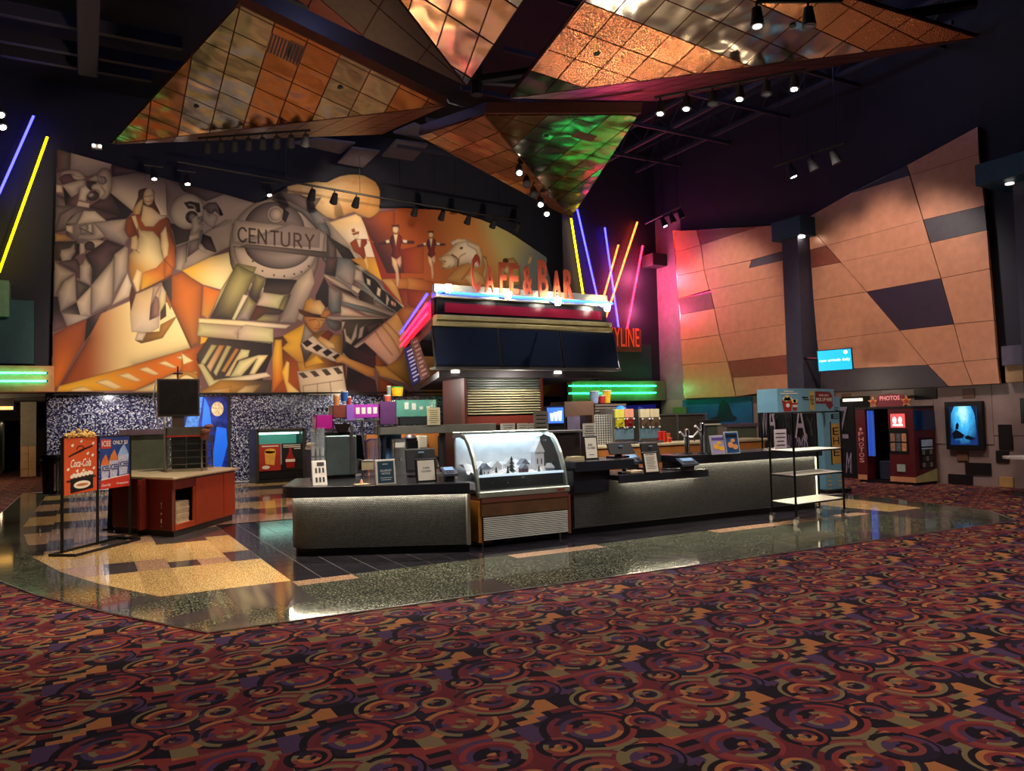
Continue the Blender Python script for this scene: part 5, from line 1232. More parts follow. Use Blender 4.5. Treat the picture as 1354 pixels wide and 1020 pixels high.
# back counter of the bar with orange fronts
ORW=M('orange_wood',(190,118,54),.45,var=.2,scale=3)
t=thing('back_counter','cream topped back counter with orange doors behind the bar','counter',(9.5,12.5,0))
MB().box(8.6,13.2,12.3,12.95,.012,1.08).build('base',ORW,t);MB().box(8.57,13.25,12.25,13.0,1.08,1.14).build('counter_top',CREAM,t,bevel=.01)
for k in range(6): box('door',ORW,t,8.63+k*.76,8.63+k*.76+.73,12.27,12.3,.1,1.05,bevel=.004)
t=thing('partition_screen','brown partition panels with pale posts behind the beer taps','partition',(10,13.6,0))
X0,X1,z0,z1=rectpx(872,549,934,600,13.6)
box('panel',M('brown_partition',(78,70,58),.5),t,X0,X1,13.6,13.65,.012,z1)
for px in (871,895.5,933): c=at(px,560,Y=13.55).x;box('post',ALU,t,c-.02,c+.02,13.53,13.66,.012,z1+.02)
box('rail',ALU,t,X0,X1,13.55,13.63,z1,z1+.03)
t=thing('partition_screen','grey green counter screen with mauve cap at the end of the bar','partition',(11.5,13,0))
X0,X1,z0,z1=rectpx(966,560,1001,600,13.15)
box('panel',M('grey_green_panel',(96,108,84),.5),t,X0,X1,13.15,13.25,.012,z1-.08);box('cap',M('mauve_cap',(108,92,104),.5),t,X0-.04,X1+.03,13.1,13.35,z1-.08,z1)
# grey shelf bridge of cafe and orange back wall
t=thing('bridge_shelf','long grey overshelf spanning the cafe island behind the display case','shelf',(5.5,11.2,0))
X0,X1,z0,z1=rectpx(502,562,656,573,11.05);ZS=z1
MB().box(X0,X1,11.05,11.3,z0,z1).build('shelf_board',GREYP,t,bevel=.005)
X0b,X1b,_,_=rectpx(500,575,615,620,12.6);
MB().box(X0b-.2,X1b,12.6,12.7,.012,1.5).build('back_panel',ORW,t)
for px in (505,584,614): c=at(px,590,Y=11.2).x;box('upright',BLKM,t,c-.02,c+.02,11.1,11.25,.0 if 0 else .012,z0)
t=thing('work_table','steel topped cafe work table under the grey overshelf','table',(4.6,11.4,0))
MB().box(3.3,5.25,11.0,11.03,.012,.84).box(3.3,5.25,11.85,11.9,.012,.84).build('side_panel',ORW,t);MB().box(3.25,5.28,10.98,11.92,.84,.9).build('table_top',STEEL,t,bevel=.01)
t=thing('island_cabinet','dark cabinet around the island column behind the display case','cabinet',(6,10.8,0));MB().box(5.36,7.0,10.4,11.2,.012,1.06).build('kiosk_base',M('dark_cabinet',(50,40,36),.5),t);MB().box(5.36,7.0,10.4,10.8,1.06,1.46).build('upper_box',M('dark_cabinet'),t);MB().box(5.32,7.04,10.36,10.85,1.46,1.499).build('ledge',GREYP,t,bevel=.005)
# ================================================================ GELATO CASE
Xa,Xb=4.53,5.95;Y0=9.15
FR=M('pale_metal_frame',(168,176,164),.3,.7);t=thing('display_case','curved glass gelato display case holding a snowy winter village','display case',(5.2,9.5,0))
prof=[(9.93,1.50),(9.70,1.515),(9.55,1.48),(9.42,1.38),(9.31,1.22),(9.24,1.05),(9.20,.90),(9.17,.74)]
for x in (Xa,Xb-.035):
    for i in range(len(prof)-1):
        (ya,za_),(yb,zb_)=prof[i],prof[i+1]
        MB()
    mb=MB()
    outer=[(x,a,b) for a,b in prof];inner=[(x,min(a+.055,9.93) if b<1.45 else a+.02,b-.05) for a,b in prof]
    for i in range(len(prof)-1): mb.prism([outer[i],outer[i+1],inner[i+1],inner[i]],(.035,0,0))
    mb.build('curved_frame',FR,t)
    g=[(x+.012,a,b) for a,b in prof]+[(x+.012,9.93,.74)]
    MB().prism(g,(.008,0,0)).build('side_glass',GLASS,t)
mb=MB()
for i in range(1,len(prof)-1):
    (ya,za_),(yb,zb_)=prof[i],prof[i+1]
    mb.add([(Xa+.035,ya,za_),(Xb-.035,ya,za_),(Xb-.035,yb,zb_),(Xa+.035,yb,zb_)],[(0,1,2,3)])
o=mb.build('front_glass',GLASS,t,smooth=True);sm=o.modifiers.new('solid','SOLIDIFY');sm.thickness=.006
MB().box(Xa,Xb,9.68,9.95,1.5,1.54).build('top_rail',FR,t,bevel=.01);MB().box(Xa+.02,Xb-.02,9.88,9.93,.76,1.5).build('back_panel',M('white_back',(220,226,228),.4),t)
MB().box(Xa,Xb,9.12,9.2,.66,.75).build('lower_rail',FR,t,bevel=.015);MB().box(Xa+.03,Xb-.03,9.13,9.95,.60,.67).build('maroon_sill',M('maroon_sill',(96,54,44),.4),t)
MB().box(Xa+.02,Xb-.02,9.2,9.93,.75,.76).build('tray',STEEL,t)
MB().box(Xa+.03,Xb-.03,9.23,9.27,.93,.96).build('glass_rail',glow('glass_rail',(210,235,255),.7),t)
MB().box(Xa+.04,Xb-.04,9.24,9.245,.77,.93).build('dark_front_tray',M('dark_tray_glass',(16,24,30),.15,spec=.5),t)
MB().cyl((Xa+.08,9.74,1.47),(Xb-.08,9.74,1.47),.018,n=8).build('light_tube',glow('case_tube',(215,238,255),22),t)
WD=M('walnut_laminate',(86,60,38),.4,var=.25,scale=5)
MB().box(Xa+.03,Xb-.03,9.14,9.9,.42,.60).build('wood_front',WD,t)
MB().box(Xa+.0,Xa+.05,9.18,9.9,.08,.62).build('side_panel',M('orange_side',(198,128,40),.4),t);MB().box(Xb-.04,Xb+.01,9.14,9.9,.08,.62).build('side_panel',M('red_brown_side',(100,56,40),.4),t)
MB().box(Xa+.06,Xb-.05,9.22,9.88,.09,.42).build('cabinet',BLKM,t)
for k in range(12): box('vent_slat',M('slat_white',(196,200,192),.35),t,Xa+.05,Xb-.05,9.13,9.14,.11+k*.0255,.11+k*.0255+.015)
for x in (Xa+.08,Xb-.12):
    for y in (9.25,9.8): MB().cyl((x,y,.012),(x,y,.09),.018,n=8).build('leg',CHROME,t)
mb=MB();Pl((Xa,9.115,0),(1,0,0),(0,0,1)).rect(mb,1.2,.69,1.32,.72);mb.build('badge',M('badge_red',(130,50,40),.4),t)
# village
SNOW=M('fake_snow',(235,240,245),.9,bump=.8,bscale=25)
o=MB();nx,ny=26,10
v=[];
for j in range(ny):
    for i in range(nx):
        x=Xa+.05+(Xb-Xa-.1)*i/(nx-1);y=9.28+.58*j/(ny-1);h=.90+.022*j+.03*math.sin(i*1.1+j)+.025*math.sin(i*.6-j*1.7)
        v.append((x,y,h if 0<j<ny-1 else (h-.02)))
f=[(j*nx+i,j*nx+i+1,(j+1)*nx+i+1,(j+1)*nx+i) for j in range(ny-1) for i in range(nx-1)]
base=len(v);o.add(v,f);rim=[(x,9.28) for x in (Xa+.05,Xb-.05)]
o.box(Xa+.05,Xb-.05,9.28,9.86,.761,.84);o=o.build('snow_bed',SNOW,None,smooth=True,kind='stuff');prop(o,'bed of white fake snow inside the display case','snow')
def house(x,y,w,h,lab,mt,rf,tower=False):
    t=thing('toy_house',lab,'toy house',(x,y,.9),'village houses in the display case');z=.91;w*=1.35;h*=1.4
    MB().box(x-w/2,x+w/2,y-w*.4,y+w*.4,z,z+h).build('wall',mt,t)
    MB().prism([(x-w*.58,y-w*.5,z+h),(x+w*.58,y-w*.5,z+h),(x,y-w*.5,z+h+w*(1.1 if tower else .6))],(0,w,0)).build('roof',rf,t)
    mb=MB();
    for k in (-.22,.22): mb.box(x+k*w-.008,x+k*w+.008,y-w*.41,y-w*.4,z+h*.45,z+h*.7)
    mb.build('window',BLK,t)
WH=M('toy_white',(226,228,230),.6);GY=M('toy_grey',(120,128,140),.6);TW=M('toy_wine',(96,50,64),.6)
for x,y,w,h,l,a,b,tw in ((5.68,9.55,.11,.22,'tall white toy tower house, second from the case right end',WH,WH,True),(5.36,9.4,.08,.07,'tiny wine red toy house in the middle front of the snow',TW,GY,False),(4.80,9.5,.10,.08,'white toy house nearest the left end of the snow',WH,GY,False),(5.03,9.62,.11,.09,'white toy house behind the left pines',WH,WH,False),(5.50,9.65,.1,.1,'white toy house just left of the tall tower',WH,GY,False),(5.80,9.42,.08,.06,'low grey toy house at the right end of the snow',GY,WH,False),(5.27,9.68,.1,.11,'white toy house behind the tallest pine',WH,WH,False)): house(x,y,w,h,l,a,b,tw)
PINE=M('toy_pine',(34,56,56),.8)
for k,(x,y,h) in enumerate(((5.20,9.45,.24),(5.10,9.38,.12),(5.83,9.62,.22),(4.93,9.4,.11),(5.60,9.38,.10),(5.88,9.5,.15),(4.72,9.45,.12))):
    t=thing('toy_pine_tree',('tallest toy pine near the middle of the snow','small toy pine left of the tallest one','toy pine at the back right corner of the case','small toy pine near the left houses','small toy pine before the white tower','toy pine beside the right glass','toy pine at the left end of the snow')[k],'toy tree',(x,y,.88),'toy pines in the display case')
    mb=MB()
    for q in range(4): mb.cyl((x,y,.94+h*(.12+q*.22)),(x,y,.94+h*(.42+q*.2)),h*(.26-q*.05),.002,n=8)
    mb.build('foliage',PINE,t);MB().cyl((x,y,.88),(x,y,.94+h*.15),.008,n=5).build('trunk',M('toy_trunk',(60,40,30),.8),t)
# ================================================================ ITEMS
def frame_sign(name,lab,q,zb,lines,frame=BLK,paper=PAPER,ink=INK,cat='sign',depth=.03,lean=0.04,big=False,band=None):
    X0,X1,Y,zt=seat(*q,zb);t=thing(name,lab,cat,((X0+X1)/2,Y,zb));w=X1-X0;h=zt-zb
    MB().prism([(X0,Y,zb),(X0,Y+depth,zb),(X0,Y+depth+lean,zt),(X0,Y+lean,zt)],(w,0,0)).build('frame',frame,t,bevel=.004)
    p=Pl((X0,Y,zb),(w,0,0),Vector((0,lean,h)))
    mb=MB();p.rect(mb,.09,.07,.91,.93,.0015,.002);mb.build('paper',paper,t)
    mb=MB();n=len(lines)
    for i,(s,y0,y1,x0,x1) in enumerate(lines): 
        if s=='-': p.rect(mb,x0,y0,x1,y1,.004,.001)
        else: p.text(mb,s,x0,y0,x1,y1,.0045,.001,bold=True)
    mb.build('lettering',ink,t)
    MB().prism([(X0+w*.3,Y+depth+lean*.8,zb+h*.7),(X0+w*.7,Y+depth+lean*.8,zb+h*.7),(X0+w*.6,Y+depth+.1,zb),(X0+w*.4,Y+depth+.1,zb)],(0,.004,0)).build('easel_leg',BLK,t)
    return t,p
ZL=.908
frame_sign('counter_sign','black framed white sign reading CAFE CLOSED before the register',(551,578,607,637.5),ZL,[('CAFE',.56,.64,.33,.66),('CLOSED',.42,.50,.26,.74)])
frame_sign('allergy_sign','white framed teal notice sign left of the closed sign',(498,524,608,641),ZL,[('-',.8,.83,.35,.62),('ALLERGY',.52,.60,.2,.8),('NOTICE',.40,.48,.28,.72),('-',.26,.28,.2,.8),('-',.18,.20,.25,.75)],frame=WHITE,paper=M('teal_poster',(36,72,92),.5),ink=M('pale_ink',(214,224,228),.6))
# white order holder
X0,X1,Y,zt=seat(414,433,610,642,ZL);t=thing('tip_menu_stand','slanted white holder with black label windows at the counter corner','stand',(X0,Y,ZL));w=X1-X0
MB().prism([(X0,Y,ZL),(X0,Y+.05,ZL),(X0+.02,Y+.16,zt),(X0+.02,Y+.14,zt)],(w,0,0)).build('panel',WHITE,t,bevel=.003)
p=Pl((X0,Y,ZL),(w,0,0),Vector((.02,.14,zt-ZL)));mb=MB()
p.rect(mb,.35,.78,.85,.93)
for a in (.2,.45,.7):
    for b in (.5,.12): p.rect(mb,a,b,a+.13,b+.2)
mb.build('label_window',BLK,t)
# espresso machine (superautomatic grinder) 
X0,X1,Y,zt=seat(434,476,571,634,ZL);Y+=.12;D=.5
t=thing('coffee_machine','brushed steel coffee machine with brown bean hopper and tilted screen','coffee machine',((X0+X1)/2,Y,ZL))
MB().box(X0,X1,Y,Y+D,ZL+.05,zt-.05).build('body',M('teal_steel',(150,172,170),.3,.9,bump=.03,bscale=150),t,bevel=.02,seg=2)
MB().box(X0+.02,X1-.02,Y+.03,Y+D-.03,ZL,ZL+.05).build('drip_base',BLK,t);MB().box(X0+.01,X1+.0,Y+.04,Y+D-.05,zt-.05,zt-.01).build('top_deck',BLK,t)
hx=(X0+X1)/2-.0;MB().cyl((hx+.03,Y+.03,zt-.01),(hx+.03,Y+.03,zt+.11),.07,.14,n=4).build('bean_hopper',M('bean_brown',(44,30,20),.3),t)
MB().box(X1-.10,X1-.05,Y-.01,Y+.0,ZL+.06,zt+.08).build('steel_post',STEEL,t)
MB().prism([(X1+.0,Y,ZL+.28),(X1+.1,Y-.02,ZL+.25),(X1+.08,Y+.02,zt-.07),(X1-.02,Y+.03,zt-.05)],(0,.04,0)).build('touch_screen',BLKG,t)
MB().lathe(((X1+.02),Y+.25,ZL+.05),[(.0,0),(.10,.0),(.13,.2),(.12,.35),(.08,.45),(0,.47)],12).build('side_cover',STEEL,t,smooth=True)
# cup dispenser tubes
for k,px in enumerate((421,427.5,433)):
    c=at(px,636,Z=ZL);c.y+=.25;zt=at(px,566,Y=c.y).z
    t=thing('cup_dispenser','%s clear tube of stacked cups left of the coffee machine'%('leftmost','middle','rightmost')[k],'cup dispenser',(c.x,c.y,ZL),'cup tubes')
    MB().cyl((c.x,c.y,ZL),(c.x,c.y,ZL+.02),.05,n=14).build('base',CHROME,t);MB().cyl((c.x,c.y,ZL+.02),(c.x,c.y,zt),.036,n=14).build('tube',M('frosted_tube',(190,205,215),.15,alpha=.35),t)
    for q in range(3): MB().cyl((c.x,c.y,ZL+.06+q*.14),(c.x,c.y,ZL+.17+q*.14),.024,.032,n=12).build('paper_cup',M('cup_white',(210,216,220),.5),t)
# magenta display boxes on top shelf
MAG=M('magenta_acrylic',(190,40,150),.2,alpha=.8);VIO=M('violet_acrylic',(170,120,220),.15,alpha=.6);CLR=M('green_clear_acrylic',(120,190,170),.1,alpha=.45)
def sbox(name,lab,x0,y0,x1,y1,Y,dep,mt,cat,parts=None,beads=True):
    a,b,c,d=rectpx(x0,y0,x1,y1,Y);t=thing(name,lab,cat,((a+b)/2,Y,c))
    th=.008
    MB().box(a,b,Y,Y+th,c,d).build('front',mt,t);MB().box(a,a+th,Y,Y+dep,c,d).box(b-th,b,Y,Y+dep,c,d).build('side',mt,t);MB().box(a,b,Y+dep-th,Y+dep,c,d).build('back',mt,t);MB().box(a,b,Y,Y+dep,c,c+th).build('bottom',mt,t)
    return t,a,b,c,d
t,a,b,c,d=sbox('syrup_bin','magenta acrylic bin with three syrup bottle necks, far left',418,549,440,568,10.95,.2,MAG,'bin')
for k in range(3):
    x=a+(b-a)*(.22+.28*k);bt=thing('syrup_bottle','%s syrup bottle in the magenta bin'%('left','middle','right')[k],'bottle',(x,11.05,c),'syrup bottles')
    MB().lathe((x,11.05,c+.01),[(0,0),(.03,0),(.03,.16),(.014,.21),(.014,.25),(0,.25)],10).build('glass',M('bottle_glass',(120,120,130),.1),bt,smooth=True);MB().cyl((x,11.05,c+.26),(x,11.05,c+.31),.018,n=8).build('cap',CHROME,bt)
tt,a,b,c,d=sbox('candy_bin','rust brown bin beside the magenta bin, topped with toys',440,536,458,553,11.0,.22,M('rust_bin',(130,64,52),.4,alpha=.9),'bin')
tt,a,b,c,d=sbox('candy_bin','long magenta and violet bin with four white labels',458,535,501,553,11.0,.22,M('pink_violet_acrylic',(190,70,190),.2,alpha=.85),'bin')
mb=MB();p=Pl((a,11.0,c),(b-a,0,0),(0,0,d-c))
for k in range(4): p.rect(mb,.28+k*.18,.3,.40+k*.18,.78,.003,.003)
mb.build('label',PAPER,tt);box('stripe',VIO,tt,a,a+(b-a)*.22,10.985,10.998,c-.05,d)
tt,a,b,c,d=sbox('candy_bin','tall plum coloured bin at the middle of the overshelf',502,531,524,562,11.02,.24,M('plum_acrylic',(104,64,110),.3,alpha=.92),'bin')
tt,a,b,c,d=sbox('candy_bin','clear green tinted bin with pale labels and white swirls',524,529,577,551,11.04,.24,CLR,'bin')
p=Pl((a,11.04,c),(b-a,0,0),(0,0,d-c));mb=MB();p.rect(mb,.2,.45,.3,.85,.003,.003);p.rect(mb,.38,.4,.48,.8,.003,.003);p.rect(mb,.57,.4,.66,.6,.003,.003);p.rect(mb,.75,.45,.84,.62,.003,.003);mb.build('label',PAPER,tt)
tt,a,b,c,d=sbox('candy_bin','dark grey bin under the clear green bin',528,551,577,562,11.05,.24,M('dark_bin',(50,54,54),.3),'bin')
# shelves holding upper bins
t=thing('bin_rack','steel rack of uprights carrying the coloured bins behind the coffee machine','rack',(3.9,11,0))
X0,X1,z0,z1=rectpx(440,553,502,556,11.0)
MB().box(X0,X1,10.98,11.28,z0-.02,z0).build('shelf',STEEL,t);Xl,_,zl,_=rectpx(418,568,440,570,10.95);MB().box(Xl,X0+.03,10.94,11.2,zl-.01,zl+.02).build('shelf',STEEL,t)
for px in (441,457,480,501): x=at(px,580,Y=11.0).x;MB().cyl((x,11.02,.9),(x,11.02,z0),.015,n=6).build('post',STEEL,t)
# toys/cups on bins
for lab,px0,py0,px1,py1,col_,nm,cat in (('orange paper cup on the rust bin',441,524,450,536,(220,150,90),'paper_cup','cup'),('blue pail on top of the violet bin',451,519,461,531,(40,90,160),'toy_pail','pail'),('yellow tub with green lid on the overshelf',518,513,534,524,(240,180,30),'snack_tub','tub'),('red patterned box stack on the plum bin',508,524,518,531,(200,90,70),'snack_box','box'),('grey canister beside the yellow tub',512,512,518,524,(130,140,130),'canister','can'),('small red character cup on the violet bin',458,526,465,536,(170,50,40),'toy_cup','cup')):
    a,b,c,d=rectpx(px0,py0,px1,py1,11.1);x=(a+b)/2;r=(b-a)/2;t=thing(nm,lab,cat,(x,11.12,c))
    MB().cyl((x,11.12,c),(x,11.12,d),r*.8,r,n=14).build('body',M('item_'+nm,col_,.4),t)
    MB().cyl((x,11.12,d),(x,11.12,d+.02),r*.95,r*.9,n=14).build('rim',M('rim_'+nm,(40,160,60) if 'tub' in nm else (200,190,180),.4),t)
t=OFF
# notice on overshelf
def notice(name,lab,x0,y0,x1,y1,Y,zb=None,lines=6,paper=PAPER,ink=INK,title=None,cat='notice'):
    a,b,c,d=rectpx(x0,y0,x1,y1,Y)
    if zb is not None: c=zb
    t=thing(name,lab,cat,((a+b)/2,Y,c));box('card',paper,t,a,b,Y,Y+.008,c,d)
    mb=MB();p=Pl((a,Y,c),(b-a,0,0),(0,0,d-c));y=.88
    for k in range(lines):
        w=random.uniform(.25,.42);y0_=y-.8*(k+1)/(lines)
        if title and k==0: p.text(mb,title,.12,y0_+.02,.88,.92,.003,.001,bold=True)
        else: p.rect(mb,.5-w,y0_+.35/lines,.5+w,y0_+.55/lines,.002,.001)
    mb.build('lettering',ink,t);return t
notice('notice_card','cream printed notice standing on the grey overshelf left of the column',565,539,582,562,11.03,ZS,7,paper=M('cream_paper',(222,206,160),.7))
for k,(x0,x1,lab) in enumerate(((662,681,'leftmost small framed notice on the ledge behind the case'),(684,698,'middle small framed notice with dark border behind the case'),(699,708,'small notice half hidden by the large grey card'))):
    notice('notice_card',lab,x0,560,x1,571,10.5,1.5,3)
t=notice('notice_card','large grey card with red heading leaning behind the display case',706,544,725,571,10.45,1.5,4,paper=M('grey_card',(150,148,132),.6));
# POS terminal
def pos(lab,q,zb,D=.22):
    X0,X1,Y,zt=seat(*q,zb);t=thing('register_terminal',lab,'cash register',((X0+X1)/2,Y,zb));w=X1-X0;h=zt-zb
    MB().box(X0+w*.2,X1-w*.2,Y+.05,Y+.05+D,zb,zb+.03).build('base',BLK,t,bevel=.006)
    MB().box(X0+w*.4,X1-w*.4,Y+.12,Y+.17,zb+.03,zb+h*.6).build('stand',BLK,t)
    # screen seen from behind, leaning
    MB().prism([(X0,Y+.02,zb+h*.25),(X1,Y+.02,zb+h*.25),(X1-w*.04,Y+.12,zt),(X0+w*.04,Y+.12,zt)],(0,.035,0)).build('monitor',BLKM,t,bevel=.008)
    MB().prism([(X0+w*.03,Y+.115,zt-.012),(X1-w*.03,Y+.115,zt-.012),(X1-w*.03,Y+.118,zt+.004),(X0+w*.03,Y+.118,zt+.004)],(0,.04,0)).build('top_edge',ALU,t)
    MB().box(X0+w*.42,X1-w*.42,Y+.07,Y+.09,zt-.06,zt-.04).build('logo_plate',M('pale_blue',(150,190,220),.4),t)
pos('black register monitor seen from behind at the cafe counter, by the closed sign',(539,581,594,631),ZL)
# card readers
def reader(lab,q,zb):
    X0,X1,Y,zt=seat(*q,zb);t=thing('card_reader',lab,'card reader',((X0+X1)/2,Y,zb));w=X1-X0;h=zt-zb
    MB().box(X0+w*.2,X1-w*.2,Y+.02,Y+.12,zb,zb+h*.4).build('stand',BLK,t,bevel=.01)
    MB().prism([(X0,Y,zb+h*.35),(X0,Y+.15,zt-.02),(X0,Y+.16,zt),(X0,Y-.0,zb+h*.55)],(w,0,0)).build('reader_body',M('reader_grey',(64,70,84),.3),t,bevel=.004)
    p=Pl((X0,Y-.002,zb+h*.57),(w,0,0),Vector((0,.15,h*.42)));mb=MB();p.rect(mb,.15,.45,.85,.9,.004,.002);mb.build('screen',M('lcd_blue',(140,180,220),.2),t)
    mb=MB()
    for a in (.2,.42,.64):
        for b in (.1,.25): p.rect(mb,a,b,a+.15,b+.09,.004,.003)
    mb.build('keypad',BLK,t)
reader('card reader on the left counter next to the display case',(588,606,618,637),ZL)
# small dishes
X0,X1,Y,zt=seat(471,489,632,642,ZL);t=thing('napkin_plate','small cream dish with a knob lid in front of the coffee machine','dish',((X0+X1)/2,Y,ZL))
MB().box(X0,X1,Y,Y+.12,ZL,ZL+.015).build('plate',CREAM,t,bevel=.004);MB().lathe(((X0+X1)/2,Y+.06,ZL+.015),[(0,0),(.03,0),(.02,.02),(.012,.05),(0,.06)],10).build('knob',M('knob_cream',(220,170,130),.5),t,smooth=True)
# items on the work table behind
def goods(name,lab,cat,x0,y0,x1,y1,Y,fn): 
    a,b,c,d=rectpx(x0,y0,x1,y1,Y);t=thing(name,lab,cat,((a+b)/2,Y,c));fn(t,a,b,Y,c,d);return t
def f_blue(t,a,b,Y,c,d):
    m=M('pale_blue_plastic',(110,160,215),.35);MB().box(a,b,Y,Y+.2,d-(d-c)*.35,d).build('head',m,t,bevel=.01);MB().box(a,a+(b-a)*.45,Y,Y+.16,c,d-(d-c)*.35).build('column',m,t,bevel=.01);MB().box(a,b,Y-.02,Y+.2,.9,c+.01).build('base',m,t)
goods('water_dispenser','light blue L shaped dispenser behind the teal notice','dispenser',510,569,531,606,11.3,f_blue)
def f_brew(t,a,b,Y,c,d):
    MB().box(a,b,Y,Y+.2,.9,d).build('body',STEEL,t,bevel=.008);MB().cyl(((a+b)/2,Y-.02,c+.12),((a+b)/2,Y,c+.12),.03,n=12).build('tap',CHROME,t);MB().box(a+.02,b-.02,Y-.003,Y,d-.14,d-.06).build('label',PAPER,t)
goods('coffee_urn','steel coffee urn with tap behind the counter sign','urn',521,580,537,618,11.1,f_brew)
def f_mix(t,a,b,Y,c,d):
    MB().ball(((a+b)/2,Y+.1,d-.08),.5*(b-a),10,(1,1,.7)).build('motor_head',M('mixer_grey',(90,82,80),.35),t,smooth=True);MB().box(a+.04,b-.02,Y+.02,Y+.18,.9,d-.1).build('body',M('mixer_dark',(40,38,40),.4),t)
goods('blender','grey domed blender beside the steel urn','blender',536,575,555,600,11.4,f_mix)
def f_towel(t,a,b,Y,c,d):
    MB().box(a,b,Y,Y+.16,c,d).build('case',M('cream_case',(225,218,190),.4),t,bevel=.03,seg=3);MB().box(a+.02,b-.02,Y-.004,Y,c+.02,c+.05).build('slot',BLK,t)
goods('towel_dispenser','rounded cream towel dispenser on the orange back panel','dispenser',553,576,566,596,12.4,f_towel)
def f_chair(t,a,b,Y,c,d):
    MB().box(a,b,Y,Y+.06,c,d).build('backrest',BLKM,t,bevel=.04,seg=3);MB().box(a,b,Y+.06,Y+.34,c-.05,c).build('seat',BLKM,t,bevel=.01);MB().cyl(((a+b)/2,Y+.2,.1),((a+b)/2,Y+.2,c-.05),.03,n=8).build('post',CHROME,t);MB().cyl(((a+b)/2,Y+.2,.012),((a+b)/2,Y+.2,.1),.2,n=14).build('foot',CHROME,t)
goods('bar_chair','black high backed chair left of the display case, before the orange panel','chair',580,576,590,604,12.2,f_chair);goods('bar_chair','black high backed chair nearest the display case edge','chair',594,575,607,604,12.2,f_chair)
def f_pitch(t,a,b,Y,c,d):
    MB().cyl(((a+b)/2,Y,.9),((a+b)/2,Y,d),(b-a)*.4,(b-a)*.5,n=12).build('jug',M('violet_clear',(150,150,190),.1,alpha=.45),t);MB().cyl(((a+b)/2,Y,d),((a+b)/2,Y,d+.02),(b-a)*.5,n=12).build('lid',M('violet_lid',(120,100,160),.3),t)
goods('pitcher','clear violet pitcher right of the tilted coffee screen','pitcher',487,582,504,600,11.2,f_pitch)
goods('pitcher','narrow clear pitcher behind the violet one','pitcher',476,584,487,600,11.45,f_pitch)
def f_tray(t,a,b,Y,c,d):
    MB().box(a,b,Y,Y+.2,c,d).build('box',CREAM,t,bevel=.005);MB().box(a,b,Y-.01,Y+.21,d,d+.015).build('lid',WHITE,t)
goods('food_container','cream food container on the back table by the coffee machine','container',478,610,494,622,10.99,f_tray)
# ---- right counter things
ZH=1.063
frame_sign('counter_sign','black framed white sign reading BAR CLOSED beside the display case',(774,792,577,608),ZH,[('BAR',.58,.68,.3,.62),('CLOSED',.45,.54,.2,.8),('-',.2,.22,.3,.7)],frame=BLK)
frame_sign('bar_menu','white printed bar menu clipped on a black stand, low register shelf',(853,873,598,626),.848,[('BAR MENU',.84,.92,.2,.8)]+[('-',.74-k*.075,.76-k*.075,.2,.8-.05*(k%3)) for k in range(8)],frame=BLK,lean=.06)
t=notice('notice_card','pale price list on a black stand behind the bar closed sign',771,560,788,580,10.3,None,5);c=OFF[t.name];box('stand',BLK,t,c[0]-.02,c[0]+.02,10.31,10.33,.012,c[2]+.1)
X0,X1,Y,zt=seat(756,776,600,609,ZH);t=thing('napkin_stack','stack of cream napkins on the bar next to the display case','napkins',(X0,Y,ZH))
for k in range(4): box('napkin',CREAM,t,X0+.01*k,X1-.01*k,Y+.02,Y+.2,ZH+k*.014,ZH+k*.014+.012)
pos('black register monitor on the raised bar, nearest the yellow slush machine',(808,842,586,606),ZH)
pos('black register monitor behind the printed bar menu',(853,878,586,621),.848)
reader('black card reader left of the bar menu stand',(832,850,601,622),.848)
reader('card reader right of the bar menu on a coiled cable',(903,925,606,623),.848)
t=thing('phone_cable','coiled black cable and scanner on the low register shelf','cable',(7.9,9.4,.85));mb=MB();c0_=at(900,622,Z=.848)
pts=[(c0_.x-.1+.12*math.cos(a*.8)+a*.008,c0_.y+.2+.07*math.sin(a*.8),.862) for a in range(22)];mb.tube(pts,.01,5);mb.build('coil',BLK,t)
X0,X1,Y,zt=seat(822,834,612,627,.848);t=thing('barcode_scanner','small black scanner at the left end of the register shelf','scanner',(X0,Y,.848));MB().box(X0,X1,Y,Y+.1,.848,.88).build('base',BLK,t,bevel=.005);MB().cyl(((X0+X1)/2,Y+.03,.88),((X0+X1)/2,Y+.07,.95),.025,.035,n=10).build('head',BLKG,t)
X0,X1,Y,zt=seat(836,852,618,627,.848);t=thing('receipt_printer','pale receipt printer between scanner and bar menu','printer',(X0,Y,.848));MB().box(X0,X1,Y+.03,Y+.2,.849,.90).build('case',CREAM,t,bevel=.01);box('slot',BLK,t,X0+.02,X1-.02,Y+.06,Y+.08,.90,.905)
# slush machines
def slush(lab,x0,x1,c1,c2,h1,h2):
    a,b,c,d=rectpx(x0,541,x1,592,12.4);c=1.14;t=thing('slush_machine',lab,'drink machine',((a+b)/2,12.4,c));w=b-a
    MB().box(a,b,12.42,12.9,c+.05,d).build('body',STEEL,t,bevel=.01)
    for k,h in enumerate((h1,h2)):
        x=a+w*(.02+.5*k);MB().box(x,x+w*.46,12.38,12.42,d-.17,d).build('header',h,t)
        MB().box(x+.01,x+w*.45,12.36,12.42,d-.36,d-.19).build('slush_window',(c1,c2)[k],t,bevel=.01)
        for xx in (x+.03,x+w*.42):
            MB().cyl((xx,12.34,d-.2),(xx,12.36,d-.2),.018,n=8).cyl((xx,12.34,d-.37),(xx,12.36,d-.37),.018,n=8).build('knob',WHITE,t)
        MB().cyl((x+w*.22,12.3,d-.28),(x+w*.22,12.36,d-.28),.02,n=8).build('tap',CHROME,t)
    MB().box(a+.01,b-.01,12.39,12.42,c+.1,d-.4).build('splash_panel',M('pale_blue_steel',(150,190,205),.25,.6),t)
    MB().box(a,b,12.28,12.42,c,c+.05).build('drip_tray',ALU,t)
